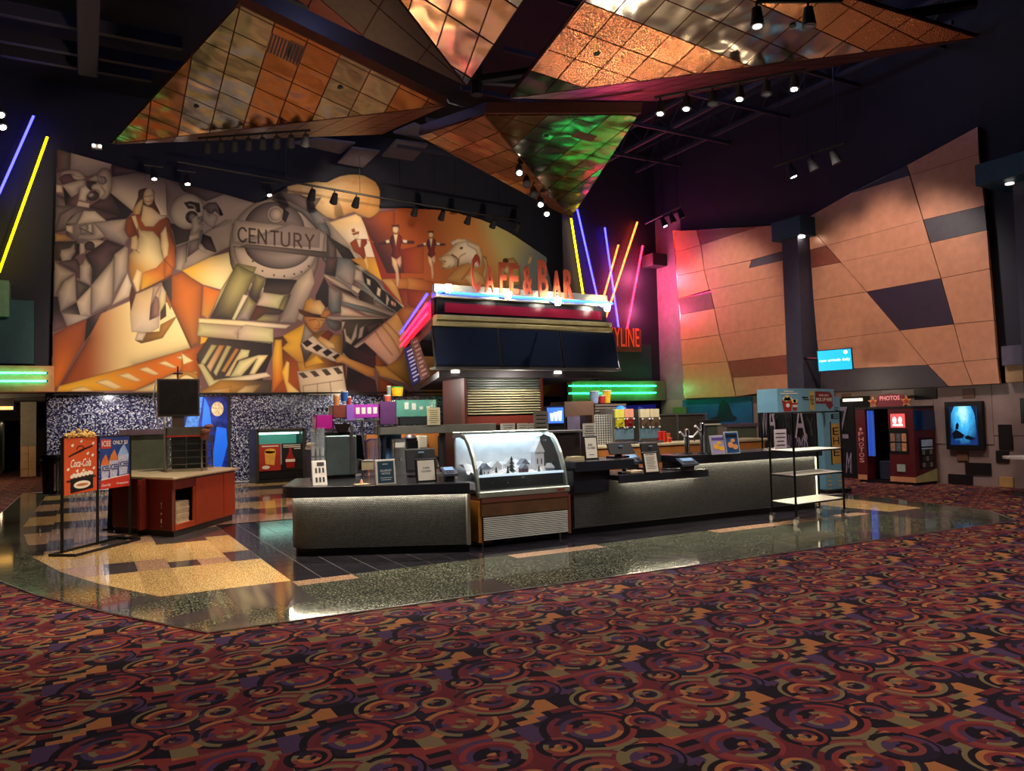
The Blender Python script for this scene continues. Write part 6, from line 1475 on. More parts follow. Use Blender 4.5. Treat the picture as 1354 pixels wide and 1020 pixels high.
YS=M('yellow_slush',(190,180,30),.3);RS=M('red_slush',(120,20,20),.3);BRS=M('brown_slush',(90,70,50),.3)
slush('slush drink machine with yellow and red drinks behind the bar',813,838,YS,RS,M('yellow_header',(214,206,80),.5),M('peach_header',(224,150,120),.5))
slush('slush drink machine with cream header, right of the yellow one',846,872,BRS,BRS,CREAM,CREAM)
lamp_t=thing('beacon_lamp','small blue dome light on the yellow slush machine','lamp',(9,12.6,1.7));c=at(825,541,Y=12.5);MB().lathe((c.x,12.6,c.z-.04),[(0,0),(.1,0),(.09,.06),(.05,.1),(0,.11)],12).build('dome',glow('blue_dome',(20,110,255),1.5),lamp_t,smooth=True)
# wire rack
a,b,c,d=rectpx(787,549,812,594,12.5);t=thing('wire_rack','white wire grid rack left of the slush machines','rack',(a,12.5,1.14));mb=MB()
for k in range(9): x=a+(b-a)*k/8;mb.cyl((x,12.5,1.14),(x,12.5,d),.007,n=4)
mb.build('vertical_wire',WHITE,t);mb=MB()
for k in range(13): z=1.16+(d-1.16)*k/12;mb.cyl((a,12.5,z),(b,12.5,z),.007,n=4)
mb.build('cross_wire',WHITE,t);MB().box(a,b,12.6,12.9,1.14,d).build('cabinet',M('mushroom_box',(96,88,76),.5),t)
a,b,c,d=rectpx(787,533,828,549,12.9);t=thing('upper_shelf','brown slatted overhead shelf over the wire rack','shelf',(a,12.9,c));
for k in range(4): box('slat',M('taupe_slat',(110,96,80),.5),t,a,b,12.9,13.2,c+(d-c)*k/4,c+(d-c)*(k+.7)/4)
MB().box(a,a+.03,13.0,13.2,.012,c).box(b-.03,b,13.0,13.2,.012,c).build('post',M('taupe_slat'),t)
for lab,q,col_ in (('white and blue patterned popcorn bucket on the overhead shelf',(784,518,795,531),(150,170,200)),('red toy bucket between two others on the overhead shelf',(795,524,803,533),(190,40,40)),('yellow popcorn bucket on the overhead shelf',(801,517,811,531),(235,180,40))):
    a2,b2,c2,d2=rectpx(*q,12.95);x=(a2+b2)/2;r=(b2-a2)/2;t=thing('popcorn_bucket',lab,'bucket',(x,13.05,d));MB().cyl((x,13.05,d+.0),(x,13.05,max(d2,d+.08)),r*.7,r,n=14).build('body',M('bucket%d'%col_[0],col_,.45,var=.3,scale=20),t);MB().cyl((x,13.05,max(d2,d+.08)),(x,13.05,max(d2,d+.08)+.015),r*1.05,n=14).build('rim',WHITE,t)
# brown cabinet + freestanding kiosk
a,b,c,d=rectpx(747,531,786,600,12.1);t=thing('tall_cabinet','brown tall cabinet with pale glass door right of the blue screen','cabinet',(a,12.1,0))
BRN=M('taupe_brown',(104,74,56),.5);MB().box(a,b,12.1,12.6,.012,d).build('body',BRN,t,bevel=.008);a3,b3,c3,d3=rectpx(750,551,773,595,12.08);box('glass_door',M('lilac_glass',(120,108,130),.15),t,a3,b3,12.07,12.1,c3,d3);box('handle',CHROME,t,b3-.03,b3-.015,12.04,12.07,c3+.1,d3-.1)
a,b,c,d=rectpx(776,549,784,606,11.2);o=MB().box(a,b,11.2,11.4,.012,d).build('service_post',M('dark_brown_post',(64,38,30),.5));prop(o,'slim dark brown post beside the tall cabinet','post')
# blue lit digital screen
a,b,c,d=rectpx(722,537,746,562,11.9);t=thing('digital_screen','glowing blue drink advert screen right of the island column','screen',(a,11.9,c));MB().box(a,b,11.9,12.0,c,d).build('housing',M('blue_black',(20,26,80),.4),t,bevel=.01)
MB().box(a+.02,b-.02,11.89,11.9,c+.03,d-.03).build('display',glow('ice_display',(70,130,240),.8),t);mb=MB();p=Pl((a,11.888,c),(b-a,0,0),(0,0,d-c))
for k in range(3): p.shape(mb,[(.22+k*.22,.2),(.38+k*.22,.2),(.42+k*.22,.62+k*.06),(.18+k*.22,.62+k*.06)],.002,.002)
mb.build('cup_print',glow('cup_print',(225,235,255),.8),t);box('stand',BLK,t,a+.03,b-.03,11.92,12.0,.012,c)
# red cups & beer taps etc
for k,(x0,y0,x1,y1,lab,cl_) in enumerate(((872,571,877,586,'left red straw cup on the back counter',(220,40,30)),(877,571,882,586,'right red straw cup on the back counter',(225,50,36)),(882,574,888,585,'orange snack carton beside the red straw cups',(214,120,60)),(883,585,890,592,'small red basket in front of the carton',(214,60,40)))):
    a,b,c,d=rectpx(x0,y0,x1,y1,12.35);t=thing('straw_cup' if k<2 else 'snack_carton',lab,'cup' if k<2 else 'carton',((a+b)/2,12.4,1.14));MB().cyl(((a+b)/2,12.4,1.14),((a+b)/2,12.4,max(d,1.22)),(b-a)*.4,(b-a)*.5,n=10 if k<2 else 4).build('body',M('cup%d'%k,cl_,.4),t);MB().cyl(((a+b)/2,12.4,max(d,1.22)),((a+b)/2,12.4,max(d,1.22)+.012),(b-a)*.53,n=10).build('rim',M('cup_rim',(240,110,90),.4),t)
for k,px in enumerate((926,947)):
    c=at(px,601,Z=ZH);c.y+=.3;zt=at(px,(568,560)[k],Y=c.y).z;t=thing('beer_tap_tower','%s chrome beer tap tower with white handles on the bar'%('left','right')[k],'beer tap',(c.x,c.y,ZH),'beer towers')
    MB().cyl((c.x,c.y,ZH),(c.x,c.y,ZH+.02),.08,n=14).build('flange',CHROME,t);MB().cyl((c.x,c.y,ZH+.02),(c.x,c.y,zt),.042,n=14).build('column',CHROME,t,smooth=True);MB().lathe((c.x,c.y,zt),[(.042,0),(.036,.015),(0,.022)],14).build('dome_cap',CHROME,t)
    for s in (-1,1):
        if k==1 and s>0: continue
        z=zt-.12;MB().cyl((c.x,c.y,z),(c.x+s*.1,c.y-.05,z),.014,n=6).build('spout',CHROME,t)
        MB().cyl((c.x+s*.09,c.y-.05,z+.01),(c.x+s*.2,c.y-.06,z+.09),.012,.022,n=8).build('tap_handle',WHITE,t);MB().cyl((c.x+s*.09,c.y-.05,z),(c.x+s*.11,c.y-.06,z-.07),.01,n=6).build('nozzle',CHROME,t)
X0,X1,Y,zt=seat(950,965,555,600,ZH);t=thing('till_display','dark payment station with screen behind the beer flyers','payment station',(X0,Y,ZH));MB().box(X0,X1,Y+.25,Y+.4,ZH,zt-.05).build('body',M('olive_grey',(70,76,62),.4),t,bevel=.008);box('head',BLK,t,X0-.03,X1+.06,Y+.24,Y+.42,zt-.06,zt);box('lamp_strip',M('cream_lamp',(220,214,190),.4),t,X0-.04,X1+.05,Y+.23,Y+.26,zt-.085,zt-.065)
def flyer(lab,q,c1,c2,c3):
    X0,X1,Y,zt=seat(*q,ZH);t=thing('drink_flyer',lab,'flyer',(X0,Y,ZH));w=X1-X0
    MB().prism([(X0,Y,ZH),(X0,Y+.02,ZH),(X0,Y+.07,zt),(X0,Y+.05,zt)],(w,0,0)).build('holder',M('clear_holder',(200,210,215),.1),t)
    p=Pl((X0,Y,ZH),(w,0,0),Vector((0,.05,zt-ZH)))
    for nm,m_,sh in (('background',c1,[(.05,.04),(.95,.04),(.95,.96),(.05,.96)]),('headline_band',c2,[(.1,.74),(.9,.74),(.9,.88),(.1,.88)])): mb=MB();p.shape(mb,sh,.002 if nm[0]=='b' else .005,.002);mb.build(nm,m_,t)
    mb=MB();p.disc(mb,.35,.4,.2,.14,.006,.002);p.disc(mb,.68,.3,.2,.12,.006,.002);p.disc(mb,.55,.6,.16,.08,.006,.002);mb.build('food_print',c3,t)
flyer('purple and yellow food flyer standing on the bar by the taps',(942,961,576,601),M('lilac_paper',(170,160,200),.5),M('violet_ink',(90,70,140),.5),M('amber_ink',(240,180,50),.5))
flyer('dark blue beer flyer beside the purple flyer',(961,979,571,600),M('blue_flyer',(40,80,130),.4),M('dark_flyer_head',(16,20,36),.4),M('orange_ink',(220,150,90),.5))
X0,X1,z0_,z1_=rectpx(1024,568,1040,597,10.15)
notice('notice_card','white card reading Bar standing at the right end of the counter',1024,568,1040,597,9.5,ZH,4,paper=M('pinkish_paper',(214,200,206),.7))
a,b,c,d=rectpx(1024,568,1040,597,9.49);p=Pl((a,9.49,ZH),(b-a,0,0),(0,0,d-ZH));o=None
# ================================================================ SERVICE CART
t=thing('service_cart','black wheeled cart with three pale shelves in front of the bar end','cart',(9.9,8.4,0))
P0=at(1021,690,Z=.0);P1=at(1057,697,Z=0);P2=at(1114,686,Z=0)
p0,p1,p2=Vector((9.40,8.66,0)),Vector((9.27,8.08,0)),Vector((10.50,8.20,0));p3=p0+p2-p1
cx=[p0,p1,p2,p3];BLKP=M('black_post',(12,12,14),.35,.4)
for q in cx: MB().cyl((q.x,q.y,.13),(q.x,q.y,1.70),.017,n=8).build('post',BLKP,t)
for z in (.30,.72,1.09):
    m=MB();m.prism([(q.x,q.y,z) for q in (p0,p1,p2,p3)],(0,0,.025));m.build('shelf',M('pale_shelf',(226,222,206),.4),t,bevel=.004)
    m=MB()
    for u,v_ in ((p0,p1),(p1,p2),(p2,p3),(p3,p0)): m.cyl((u.x,u.y,z+.01),(v_.x,v_.y,z+.01),.014,n=5)
    m.build('shelf_rim',BLKP,t)
m=MB()
for u,v_ in ((p0,p1),(p1,p2),(p2,p3),(p3,p0)): m.cyl((u.x,u.y,1.69),(v_.x,v_.y,1.69),.012,n=5)
m.build('top_rail',BLKP,t)
for q in cx:
    w=MB().cyl((q.x-.012,q.y+.02,.05),(q.x+.022,q.y+.01,.05),.05,n=14);w=w.build('caster_wheel',M('pale_wheel',(190,186,172),.4),t);MB().box(q.x-.03,q.x+.03,q.y-.03,q.y+.03,.10,.14).build('caster_fork',CHROME,w)
# ================================================================ PICK UP TOWER
t=thing('pickup_stand','light blue cardboard pick up stand with popcorn header and side column','display stand',(11.6,10.5,0))
SKY_=M('sky_blue_card',(118,172,196),.6,var=.06)
def qpx(q,X=None,Y=None): return [at(x,y,X=X,Y=Y) for x,y in q]
Yt=10.25
hx0,hx1,hz0,hz1=rectpx(1028,514,1059,545,Yt)
hx2=at(1103,530,Y=Yt+.35).x
fr=[(hx0,Yt),(hx1,Yt+.0),(hx2,Yt+.35),(hx2,Yt+.7),(hx0,Yt+.5)]
MB().slab(fr,hz0,hz1).build('header_box',SKY_,t)
p=Pl((hx0,Yt,hz0),(hx1-hx0,0,0),(0,0,hz1-hz0));mb=MB();p.shape(mb,[(.18,.5),(.62,.5),(.56,.03),(.26,.03)]);p.shape(mb,[(.6,.42),(.84,.42),(.8,.06),(.64,.06)],.004);mb.build('cup_print',M('red_cup_print',(170,44,36),.5),t)
mb=MB()
for a_,b_ in ((.3,.56),(.4,.64),(.5,.56),(.36,.52),(.46,.54),(.68,.46),(.75,.46)): p.disc(mb,a_,b_,.1,.09,.005,.002,8)
mb.build('popcorn_print',M('popcorn_print',(226,206,140),.6),t);mb=MB();p.disc(mb,.42,.28,.08,.09,.006);p.rect(mb,.62,.2,.82,.3,.008);p.rect(mb,.28,.86,.68,.9);p.rect(mb,.12,.76,.86,.81);mb.build('white_print',PAPER,t)
o2=Vector((hx1,Yt,hz0));r2=Vector((hx2-hx1,.35,0));p=Pl(o2,r2,(0,0,hz1-hz0));mb=MB();p.shape(mb,[(.42,.34),(.42,.88),(.86,.88),(.94,.7),(.94,.34)]);p.shape(mb,[(.74,.34),(.94,.34),(.94,.28),(.98,.28),(.85,.06),(.72,.28),(.76,.28)]);mb.build('arrow_print',M('dark_red_print',(128,36,36),.5),t)
mb=MB();p.text(mb,'ORDER AHEAD',.52,.66,.82,.76,.005,bold=True);p.text(mb,'PICK UP HERE',.44,.44,.92,.60,.005,bold=True);mb.build('lettering',PAPER,t)
mb=MB();p.rect(mb,.24,.05,.38,.9,.004);mb.build('ticket_print',M('ticket_yellow',(206,180,90),.6),t);mb=MB();p.text(mb,'FREE',.26,.3,.36,.7,.008);p.rect(mb,.04,.58,.2,.64);p.rect(mb,.06,.5,.22,.54);mb.build('dark_print',INK,t)
tx0,tx1,tz0,tz1=rectpx(1090,525,1113,655,Yt+.6)
MB().box(tx0,tx1,Yt+.6,Yt+.75,.012,tz1).build('side_column',SKY_,t)
p=Pl((tx0,Yt+.6,0),(tx1-tx0,0,0),(0,0,tz1));mb=MB();p.rect(mb,.42,.30,.92,.72,.003);mb.build('yellow_panel',M('mustard_print',(200,160,80),.6),t);mb=MB();p.rect(mb,.36,.29,.42,.74,.004)
for k,wd_ in enumerate('SEATS'): p.text(mb,wd_,.45,.84-.07*k,.9,.89-.07*k,.006) if k<2 else None
p.text(mb,'E',.5,.6,.85,.68,.006);p.text(mb,'H',.5,.5,.85,.58,.006);p.text(mb,'E',.5,.38,.85,.46,.006);mb.build('dark_print',INK,t)
mb=MB()
for k in range(5): p.rect(mb,.1,.03+k*.045,.3,.045+k*.045,.004);p.rect(mb,.7,.02+k*.045,.95,.035+k*.045,.004)
mb.build('marquee_dots',M('marquee_gold',(214,180,110),.5),t)
box('floor_base',BLK,t,tx0-.1,tx1+.05,Yt+.45,Yt+.95,.012,.08)
for q in ((hx0+.04,Yt+.1),(hx0+.04,Yt+.45)): MB().cyl((q[0],q[1],.012),(q[0],q[1],hz0),.018,n=6).build('support_pole',BLKP,t)
# ================================================================ RIGHT WALL THINGS
# letter collage wall
p=plpx(1004,546,1131,640,X=16.86);p=Pl((16.86,at(1004,590,X=16.86).y,.0),(0,at(1131,590,X=16.86).y-at(1004,590,X=16.86).y,0),(0,0,2.0))
t=thing('letter_mural','black wall panel covered with overlapping grey letters behind the cart','wall mural',(16.8,14,0));mb=MB();p.rect(mb,0,0,1,1,-.03,.04);mb.build('panel',M('black_mural',(20,18,24),.4),t)
cols=[M('lilac_grey',(150,136,160),.5),M('dim_grey_letter',(74,70,84),.5),M('dark_grey_letter',(48,44,56),.5),M('pale_grey_letter',(176,166,178),.5)]
rs=random.Random(5)
for k in range(46):
    ch=rs.choice('AVXRMNKWZYLE');a_=rs.uniform(0,.93);b_=rs.uniform(.05,.85);s_=rs.uniform(.05,.13);mb=MB();p.text(mb,ch,a_,b_,min(a_+s_*.55,.99),min(b_+s_*2.3,.99),.012+.0006*k,.001,shear=rs.uniform(-.3,.4));mb.build('letter',cols[rs.choice((0,1,1,2,2,2,3))],t)
for a_,b_,w_,h_,ch in ((.12,.55,.1,.4,'A'),(.42,.5,.12,.46,'A'),(.86,.5,.09,.4,'Z'),(.3,.1,.09,.3,'Q'),(.05,.52,.07,.42,'W')): mb=MB();p.text(mb,ch,a_,b_,a_+w_,b_+h_,.045,.001);mb.build('letter',cols[3 if ch=='A' else 0],t)
# blue poster
p=plpx(903,527,995,561,X=16.85);t=thing('movie_banner','wide blue banner with a dark pointed hat shape below the ochre wall relief','banner',(16.8,17,1.8));mb=MB();p.rect(mb,0,0,1,1,-.02,.03);mb.build('banner',M('banner_blue',(30,84,128),.5,var=.35,scale=1.2),t)
mb=MB();p.shape(mb,[(.40,.22),(.52,.30),(.56,.78),(.62,.92),(.68,.80),(.74,.34),(.80,.24),(.76,.1),(.46,.1)],.012,.004);mb.build('hat_print',M('hat_navy',(16,28,50),.5),t)
o=MB().box(16.8,16.88,at(890,560,X=16.8).y-.65,at(890,560,X=16.8).y,.0,1.95).build('green_panel',M('green_side',(80,110,60),.5));prop(o,'narrow green wall panel at the left end of the blue banner','panel')
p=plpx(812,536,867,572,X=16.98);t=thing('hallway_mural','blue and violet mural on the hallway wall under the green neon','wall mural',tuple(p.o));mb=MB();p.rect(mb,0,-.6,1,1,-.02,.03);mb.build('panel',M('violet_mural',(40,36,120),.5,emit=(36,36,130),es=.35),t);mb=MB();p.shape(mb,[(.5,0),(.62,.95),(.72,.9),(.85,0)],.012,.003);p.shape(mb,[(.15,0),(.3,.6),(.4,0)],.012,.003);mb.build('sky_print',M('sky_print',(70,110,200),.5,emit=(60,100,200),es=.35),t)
# photo booth
Xb0=16.12;yb=[at(1133,600,X=Xb0).y,at(1210,600,X=Xb0).y]
YB1,YB0=yb[0],yb[1];ZBt=at(1210,540,X=Xb0,).z
t=thing('photo_booth','maroon photo booth with blue curtain standing against the stone wall','photo booth',(16.5,11.8,0))
BM=M('maroon_booth',(84,24,30),.35);BDK=M('booth_black',(10,10,12),.4)
yA=at(1146,600,X=Xb0).y;yC=at(1176,600,X=Xb0).y
box('left_wing',BM,t,Xb0,16.9,yA,YB1,.06,ZBt,bevel=.01);box('front_cabinet',BM,t,Xb0,16.9,YB0,yC,.06,ZBt,bevel=.01)
box('roof',BDK,t,Xb0,16.9,YB0,YB1,ZBt,ZBt+.05);box('back_panel',BDK,t,16.8,16.9,yC,yA,.06,ZBt);box('plinth',BDK,t,Xb0+.03,16.9,YB0+.03,YB1-.03,0,.06)
mb=MB();n=14
for k in range(n):
    y=yA-.03-(yA-yC)*.27*k/n;mb.prism([(Xb0+.03+.025*math.sin(k*1.9),y,.62),(Xb0+.03+.025*math.sin(k*1.9+1.9),y-(yA-yC)*.27/n,.62),(Xb0+.03+.025*math.sin(k*1.9+1.9),y-(yA-yC)*.27/n,ZBt-.03),(Xb0+.03+.025*math.sin(k*1.9),y,ZBt-.03)],(.012,0,0))
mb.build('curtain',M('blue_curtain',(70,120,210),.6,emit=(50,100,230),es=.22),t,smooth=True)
box('stool',M('booth_stool',(40,40,60),.4),t,16.35,16.7,(yA+yC)/2-.15,(yA+yC)/2+.15,.06,.5,bevel=.02)
pb=Pl((Xb0,yC,.06),(0,YB0-yC,0),(0,0,ZBt-.06))
mb=MB();pb.rect(mb,.12,.74,.68,.93,.003,.01);mb.build('preview_screen',glow('booth_screen',(220,90,90),.7),t);mb=MB();pb.disc(mb,.28,.84,.08,.05,.014,.003);pb.disc(mb,.5,.84,.08,.05,.014,.003);pb.rect(mb,.2,.76,.6,.79,.014,.003);mb.build('face_print',glow('face_print',(255,235,235),.8),t)
mb=MB();pb.rect(mb,.02,.38,.78,.72,.002,.006);mb.build('sample_frame',BDK,t)
for r_ in range(2):
    for c_ in range(3): mb=MB();pb.rect(mb,.08+c_*.22,.55-r_*.13,.26+c_*.22,.66-r_*.13,.009,.003);mb.build('sample_photo',M('photo%d'%((r_*3+c_)%3),((150,110,90),(90,90,96),(190,130,90))[(r_*3+c_)%3],.4,var=.4,scale=20),t)
mb=MB();pb.rect(mb,.3,.14,.62,.24,.002,.02);mb.build('photo_slot',M('slot_pale',(150,160,150),.3),t);mb=MB();pb.rect(mb,0,-.0,1,.07,.002,.006);mb.build('tan_base',M('booth_tan',(190,130,92),.5),t)
pw=Pl((Xb0,YB1,.06),(0,yA-YB1,0),(0,0,ZBt-.06));mb=MB()
for k,ch in enumerate('PHOTOS'): pw.text(mb,ch,.25,.62-k*.075,.75,.68-k*.075,.003,.002)
pw.disc(mb,.5,.72,.16,.025,.003,.002,5);mb.build('lettering',M('pale_red_letters',(220,150,140),.5),t);mb=MB();pw.rect(mb,.05,.0,.95,.07,.003,.004);mb.build('tan_base',M('booth_tan'),t)
pr=Pl((Xb0,YB0,.06),(16.9-Xb0,0,0),(0,0,ZBt-.06));mb=MB();pr.rect(mb,.02,.70,.98,.97,.002,.006);mb.build('blue_panel',M('booth_blue_gloss',(20,50,90),.12,spec=.8),t)
mb=MB();pr.rect(mb,.2,.18,.86,.60,.002,.012);mb.build('poster_frame',BDK,t);mb=MB();pr.rect(mb,.28,.48,.8,.57,.016,.003);pr.rect(mb,.28,.44,.8,.46,.016,.003);mb.build('white_label',M('pale_blue_paper',(180,200,220),.5),t)
for r_ in range(3):
    for c_ in range(3): mb=MB();pr.rect(mb,.3+c_*.17,.37-r_*.085,.43+c_*.17,.43-r_*.085,.016,.003);mb.build('photo_print',M('photoprint%d'%((r_+c_)%2),((120,116,110),(44,40,40))[(r_+c_)%2],.4),t)
mb=MB();pr.shape(mb,[(0.02,0),(.98,0),(.98,.17),(.02,.08)],.002,.006);mb.build('lower_wedge',M('booth_olive',(170,166,110),.5),t)
# PHOTOS sign with stars
p=plpx(1150,521,1205,538,X=16.5);t=thing('photos_sign','red PHOTOS header sign with two stars on the booth roof','sign',(16.5,12,2));p.o.z=ZBt+.05
mb=MB();p.shape(mb,[(.12,0),(.88,0),(.82,.9),(.5,1.05),(.18,.9)],-.02,.03);mb.build('board',M('sign_maroon',(110,30,44),.4,emit=(120,24,40),es=.15),t)
mb=MB();p.text(mb,'PHOTOS',.26,.5,.74,.85,.014,.004,bold=True);mb.build('lettering',M('pink_letters',(240,150,150),.5,emit=(240,140,140),es=.4),t)
for c_ in (.1,.9):
    mb=MB();ar=p.u.length/p.r.length;mb_=[(c_+(.42 if i%2==0 else .18)*1.15*math.sin(pi*i/5)*ar,.4+(.42 if i%2==0 else .18)*1.15*math.cos(pi*i/5)) for i in range(10)];p.shape(mb,mb_,.014,.02);mb.build('star',M('gold_star',(214,140,80),.4,.3),t)
    mb=MB();mb_=[(c_+(.42 if i%2==0 else .18)*.6*math.sin(pi*i/5)*ar,.4+(.42 if i%2==0 else .18)*.6*math.cos(pi*i/5)) for i in range(10)];p.shape(mb,mb_,.036,.01);mb.build('inner_star',M('red_star',(170,50,40),.4),t)
# doorway behind the booth with light
mb=MB();p=plpx(1115,538,1152,600,X=16.88);p.o.z=0;p.u=Vector((0,0,2.05));t=struct('door_2',MB().box(16.86,16.9,min(p.o.y,p.p(1,0).y),p.o.y,0,2.05),BLKM);
a=at(1118,543,X=16.85);box('transom_light',glow('transom',(255,240,210),1.2),t,16.83,16.86,a.y-.5,a.y+.05,1.93,2.0)
# tv under the column
q=[(1080,465),(1124,461),(1127,488),(1083,491)];C=[at(x,y,Y=12.9+.0*x) for x,y in q];o_=at(1083,491,X=15.6);r_=at(1127,488,X=15.95)
t=thing('wall_tv','bright cyan screen with white wording hanging by the dark column','television',(15.8,12.8,2.9))
O=Vector(o_);R_=Vector(r_)-O;U=Vector((-.03,0,at(1081,465,X=15.6).z-O.z));p=Pl(O,R_,U)
mb=MB();p.rect(mb,-.03,-.05,1.03,1.04,-.09,.08);mb.build('housing',BLK,t);mb=MB();p.rect(mb,0,0,1,1,-.004,.004);mb.build('display',glow('cyan_display',(20,150,205),1.5),t)
mb=MB();p.text(mb,'new arrivals daily',.04,.40,.96,.58,.004);p.disc(mb,.84,.86,.06,.09,.003);mb.build('lettering',glow('screen_white',(225,245,255),1.8),t);MB().cyl(p.p(.5,.5,-.08),(16.4,13.85,3.1),.04,n=8).build('bracket',BLK,t)
# movie poster lightbox
p=plpx(1250,531,1300,595,X=16.80);t=thing('poster_lightbox','glowing blue film poster lightbox of a figure on a rock by water','lightbox',(16.8,10,1.3));mb=MB();p.rect(mb,0,0,1,1,-.09,.10);mb.build('frame',BLK,t,bevel=.01)
def postermat():
    m,nt,b=nodes('sea_poster');L=nt.links;tc=N(nt,'ShaderNodeTexCoord');sp=N(nt,'ShaderNodeSeparateXYZ');L.new(tc.outputs['Generated'],sp.inputs[0])
    # radial glow of the printed picture, brightest at the top middle
    u=mth(nt,'SUBTRACT',sp.outputs[1],.5);v=mth(nt,'SUBTRACT',sp.outputs[2],.85);r=mth(nt,'SQRT',mth(nt,'ADD',mth(nt,'MULTIPLY',u,mth(nt,'MULTIPLY',u,2.2)),mth(nt,'MULTIPLY',v,v)))
    no=N(nt,'ShaderNodeTexNoise');no.inputs['Scale'].default_value=7;L.new(tc.outputs['Generated'],no.inputs[0]);r=mth(nt,'ADD',r,mth(nt,'MULTIPLY',mth(nt,'SUBTRACT',no.outputs['Fac'],.5),.35))
    rp=N(nt,'ShaderNodeValToRGB');cr=rp.color_ramp;cr.elements[0].color=(*lin((200,250,255)),1);cr.elements[1].color=(*lin((8,40,90)),1);cr.elements[1].position=.85;e=cr.elements.new(.35);e.color=(*lin((60,170,230)),1)
    L.new(r,rp.inputs[0]);b.inputs['Base Color'].default_value=(0,0,0,1);L.new(rp.outputs[0],b.inputs['Emission Color']);b.inputs['Emission Strength'].default_value=1.3;return m
mb=MB();p.rect(mb,.13,.1,.86,.9,.012,.004);mb.build('backlit_print',postermat(),t)
mb=MB();p.shape(mb,[(.18,.34),(.30,.42),(.42,.36),(.52,.30),(.46,.24),(.22,.22)],.017,.002);p.shape(mb,[(.28,.42),(.30,.52),(.34,.57),(.38,.52),(.36,.42)],.017,.002);p.shape(mb,[(.52,.27),(.6,.30),(.8,.24),(.7,.2),(.55,.22)],.017,.002);mb.build('rock_print',M('rock_navy',(6,20,44),.5),t)
mb=MB();p.shape(mb,[(.13,.1),(.13,.9),(.28,.9),(.18,.75),(.16,.5),(.18,.3)],.018,.002);p.shape(mb,[(.86,.1),(.86,.9),(.72,.9),(.80,.75),(.83,.5)],.018,.002);mb.build('cave_edge',M('cave_navy',(8,24,60),.5,emit=(8,30,70),es=.5),t)
# small round table at right edge
t=thing('round_table','white topped round table cut by the right frame edge','table',(15.9,8.6,0));c=at(1362,655,Z=0)
MB().cyl((c.x,c.y,.70),(c.x,c.y,.74),.42,n=32).build('table_top',WHITE,t);MB().cyl((c.x,c.y,.02),(c.x,c.y,.7),.045,n=12).build('pedestal',M('tan_pedestal',(160,120,96),.4),t);MB().lathe((c.x,c.y,0),[(0,0),(.32,0),(.3,.02),(.05,.05),(0,.05)],24).build('foot',BLK,t)
t=thing('teal_canopy_edge','teal and stone header block at the right frame edge','header',(16.6,8.3,2.4))
a=at(1328,470,X=16.7);MB().box(16.6,16.9,6.5,a.y,2.55,2.95).build('block',M('violet_grey',(80,72,92),.5),t);MB().box(16.7,16.9,6.5,a.y,2.2,2.55).build('sill',TANW,t)
# ================================================================ LEFT THINGS
# condiment island cabinet
t=thing('condiment_station','orange condiment cabinet with cream top at left of the cafe','cabinet',(1.2,13.6,0))
zt_=.93
pa,pb_,pc,pd=[at(x,y,Z=zt_) for x,y in ((166,636),(236,636),(264,633),(312,623))]
f0=at(231,714,Z=0);sc=f0.y/pb_.y
fl=[(.38,14.35),(1.18,12.95),(1.52,13.45),(2.36,14.75),(1.9,16.2),(.5,16.0)]
ORG_=M('burnt_orange_laminate',(176,72,34),.4,var=.06);DRK=M('dark_rust_laminate',(108,38,28),.4,var=.1)
MB().slab([(x+(1.3-x)*.04,y+(14.5-y)*.04) for x,y in fl],.012,.11).build('kick_base',M('kick_grey',(58,54,52),.5),t)
MB().slab(fl,.11,.12).build('floor_board',ORG_,t)
def panel(a,b,z0,z1,nm,mt,th=.03,off=0):
    a,b=Vector((*a,0)),Vector((*b,0));d=(b-a).normalized();n_=Vector((d.y,-d.x,0))*off
    inn=Vector((-d.y,d.x,0))*th
    return MB().prism([a+n_+Vector((0,0,z0)),b+n_+Vector((0,0,z0)),b+n_+Vector((0,0,z1)),a+n_+Vector((0,0,z1))],inn).build(nm,mt,t,bevel=.003)
def lp(a,b,k): return (a[0]+(b[0]-a[0])*k,a[1]+(b[1]-a[1])*k)
panel(fl[0],fl[1],.11,.90,'left_panel',DRK);panel(fl[5],fl[0],.11,.9,'end_panel',M('grey_end',(70,68,70),.5))
a_,b_,c_,d_=fl[1],lp(fl[1],fl[3],.32),lp(fl[1],fl[3],.78),fl[3]
panel(a_,b_,.11,.20,'shelf_lip',ORG_);panel(a_,b_,.74,.90,'top_rail',DRK);panel(a_,lp(a_,b_,.08),.2,.74,'stile',M('taupe_stile',(110,90,76),.5));panel(lp(a_,b_,.92),b_,.2,.74,'stile',ORG_)
pi2=lambda q:(q[0]-.45,q[1]+.35)
MB().prism([Vector((*pi2(a_),.12)),Vector((*pi2(b_),.12)),Vector((*pi2(b_),.9)),Vector((*pi2(a_),.9))],(-.03,.03,0)).build('niche_back',DRK,t)
dd=panel(b_,c_,.12,.88,'door',ORG_,off=.012);panel(lp(c_,d_,.06),d_,.12,.88,'door',ORG_,off=.012);panel(b_,d_,.87,.90,'top_rail',M('brown_rail',(70,44,36),.5),off=.02)
panel(fl[3],fl[4],.11,.9,'right_panel',ORG_);panel(fl[4],fl[5],.11,.9,'back_panel',ORG_)
tp=[(x+(x-1.35)*.07,y+(y-14.5)*.06) for x,y in fl];MB().slab(tp,.90,.94).build('counter_top',CREAM,t,bevel=.012,seg=2)
